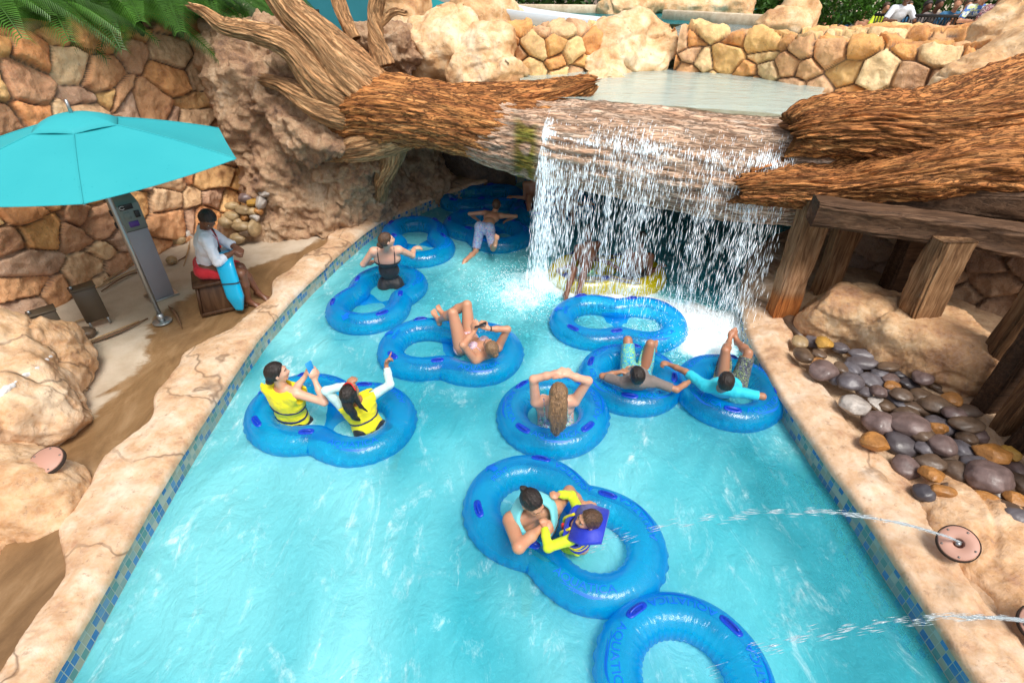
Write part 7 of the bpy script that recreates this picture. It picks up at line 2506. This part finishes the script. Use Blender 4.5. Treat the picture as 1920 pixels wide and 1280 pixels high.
def crowd(px, py, Y, z0, pose, skm, hm_, shirtm, lb, S=1.0, face=(0, -1, -.15), yaw=180, vox=.022, low=False):
    """a spectator whose head shows at (px, py)"""
    hp = at(px, py, Y=Y)
    if pose == 'lean':
        sm = hp + np.array((0, .10, -.24)); hm = sm + np.array((.0, .28, -.42))
        J = rig(hp, sm, hm, yaw, (sm + (.2, -.28, -.22), sm + (-.2, -.28, -.22)), (np.array((hm[0] + .1, hm[1], hm[2] - .82 * S)), np.array((hm[0] - .1, hm[1], hm[2] - .82 * S))), S, poleA=((.6, .1, -.6), (-.6, .1, -.6)), poleL=((0, -1, 0), (0, -1, 0)))
    elif pose == 'sit':
        sm = hp + np.array((0, .02, -.25)); hm = sm + np.array((0, .05, -.46))
        J = rig(hp, sm, hm, yaw, (hm + (.2, -.3, .1), hm + (-.2, -.3, .1)), (hm + (.1, -.6, -.35), hm + (-.1, -.6, -.35)), S, poleL=((0, -.2, 1), (0, -.2, 1)))
    else:
        sm = hp + np.array((0, .02, -.26)); hm = sm + np.array((0, .03, -.48))
        J = rig(hp, sm, hm, yaw, (hm + (.28, -.05, -.05), hm + (-.28, -.05, -.05)), (hm + (.1, 0, -.84), hm + (-.1, 0, -.84)), S, poleL=((0, -1, 0), (0, -1, 0)))
    G = person(lb, J, face, (0, 0, 1), S, sk=skm, hair=hm_, vox=vox, hands={'L': False, 'R': False} if vox > .015 else None, feet=False, eyes=False, group='spectators by the far terrace')
    hair_cap(G, hm_, thick=.015)
    if shirtm: shirt(G, shirtm, .8, .02)
    shorts(G, M_navy, .8, .025)
    return G
M_gry2 = cloth('plum_stripes', (.3, .1, .15), .8, [(.30, .07, .10), (.10, .05, .06), (.45, .30, .30)], 16)
M_wbl = cloth('white_blue', (.5, .6, .7), .8, [(.62, .75, .35), (.08, .2, .55), (.7, .75, .75)], 9)
M_tank = cloth('blue_tank', (.03, .15, .3), .8)
crowd(1704, -6, 14.6, 0, 'lean', SK_D, H_DK, M_white, 'man in a white t-shirt bending over the railing', 1.05, (-.4, -.8, -.4), vox=.018)
crowd(1740, 12, 15.0, 0, 'lean', SK_D, H_DK, M_grey, 'dark haired spectator crouching behind the railing')
crowd(1706, 10, 15.4, 0, 'sit', SK_T, H_BR, M_tank, 'small child behind the man in the white t-shirt', .7)
crowd(1797, 6, 14.3, 0, 'lean', SK_T, H_BL, M_tank, 'spectator in a blue tank top and grey cap at the railing', 1.0, (-.7, -.7, -.2))
crowd(1816, 9, 14.1, 0, 'lean', SK_T, H_BR, None, 'shirtless boy with brown hair resting his arms on the railing', .85)
crowd(1850, -8, 13.9, 0, 'lean', SK_T, H_BR, M_wbl, 'spectator in a lime, white and blue shirt leaning on the railing', 1.05, vox=.018)
crowd(1884, -8, 13.6, 0, 'lean', SK_M, H_DK, M_gry2, 'spectator in a plum striped shirt leaning on the railing', 1.05, vox=.018)
crowd(1762, 8, 14.6, 0, 'lean', SK_D, H_DK, M_grey, 'seated spectator with a dark cap behind the railing', .95)
crowd(1832, 4, 15.4, 0, 'lean', SK_M, H_BR, M_white, 'spectator in white standing behind the front row', 1.0)
crowd(1662, 14, 16.5, 0, 'lean', SK_T, H_BR, M_lime, 'spectator in lime leaning on the left end of the railing', .9)
crowd(1912, 6, 13.6, 0, 'sit', SK_M, H_BR, M_tank, 'spectator in blue at the far right corner', .9)
for px, py, sh, hh, lb in ((1544, 10, None, H_BL, 'shirtless sunbather in a white cap'), (1566, 15, None, H_BR, 'shirtless sunbather sitting right of the one in the cap'), (1592, 14, M_tank, H_BR, 'sunbather lifting both hands to the head'), (1624, 20, None, H_DK, 'sunbather lying low behind the pale wall')):
    crowd(px, py, 19, 0, 'sit', SK_T, hh, sh, lb, .95, vox=.03, yaw=160)
for px, py, sh, lb in ((1390, 21, M_white, 'distant seated person in white under the straw roof'), (1400, 22, M_tank, 'distant seated person in blue under the straw roof'), (1437, 17, M_red, 'distant person in red by the planter'), (1448, 16, M_black, 'distant person in black with a turquoise cap'), (1458, 20, M_white, 'distant person in white by the pillar')):
    crowd(px, py, 24, 0, 'sit', SK_T, H_DK, sh, lb, .95, vox=.04)
# straw roofed hut far behind
hb = at(1420, 10, Y=27)
HT = empty('straw_hut', (hb[0], hb[1], 1.98), 'open hut with a straw fringe and brown back wall in the distance', 'hut')
M_straw = simple('straw', (.35, .24, .12), .9, .3, 25, .5)
V, F = box((hb[0], hb[1] + 1.5, 3.3), (2.2, .1, 1.3)); obj('back_wall', V, F, simple('terracotta_wall', (.42, .2, .09), .8), HT, smooth=False)
V, F = box((hb[0], hb[1] + .3, 4.1), (2.6, 2.0, .12)); obj('roof', V, F, M_straw, HT, smooth=False)
for sx in (-2, 2):
    V, F = box((hb[0] + sx, hb[1] - 1.2, 3.0), (.12, .12, 1.1), None, .01); obj('post', V, F, M_wbx, HT)
ps = []
for i in range(150):
    x = hb[0] - 2.5 + 5 * i / 150
    L_ = .25 + .2 * ((i * 37) % 11) / 11
    ps.append((np.array([(x, hb[1] - 1.7, 4.0), (x + .035, hb[1] - 1.69, 4.0), (x + .02, hb[1] - 1.72, 4.0 - L_)]), [(0, 1, 2)]))
V, F = join(ps); obj('straw_fringe', V, F, M_straw, HT, smooth=False)
bush('planter_bush', at(1425, 19, Y=23), (.7, .3, .35), 900, M_palm, 'small green planting in front of the straw hut', 'bush', 44, .08)
# teal tarpaulin wall behind the palms
V, F = box((-4.4, 16, 3.2), (1.3, .1, 1.3), None, .02)
tag(obj('screen', V, F, simple('teal_screen', (.02, .20, .25), .6, .15, 2), None, smooth=False), 'dark teal screen behind the roots of the fallen log', 'screen')
V, F = box((-1.5, 17, 3.2), (1.0, .1, 1.3), None, .02)
tag(obj('screen', V, F, simple('teal_screen_bright', (.02, .40, .44), .6, .15, 2), None, smooth=False), 'bright teal screen between the upright roots and the ochre rock', 'screen')
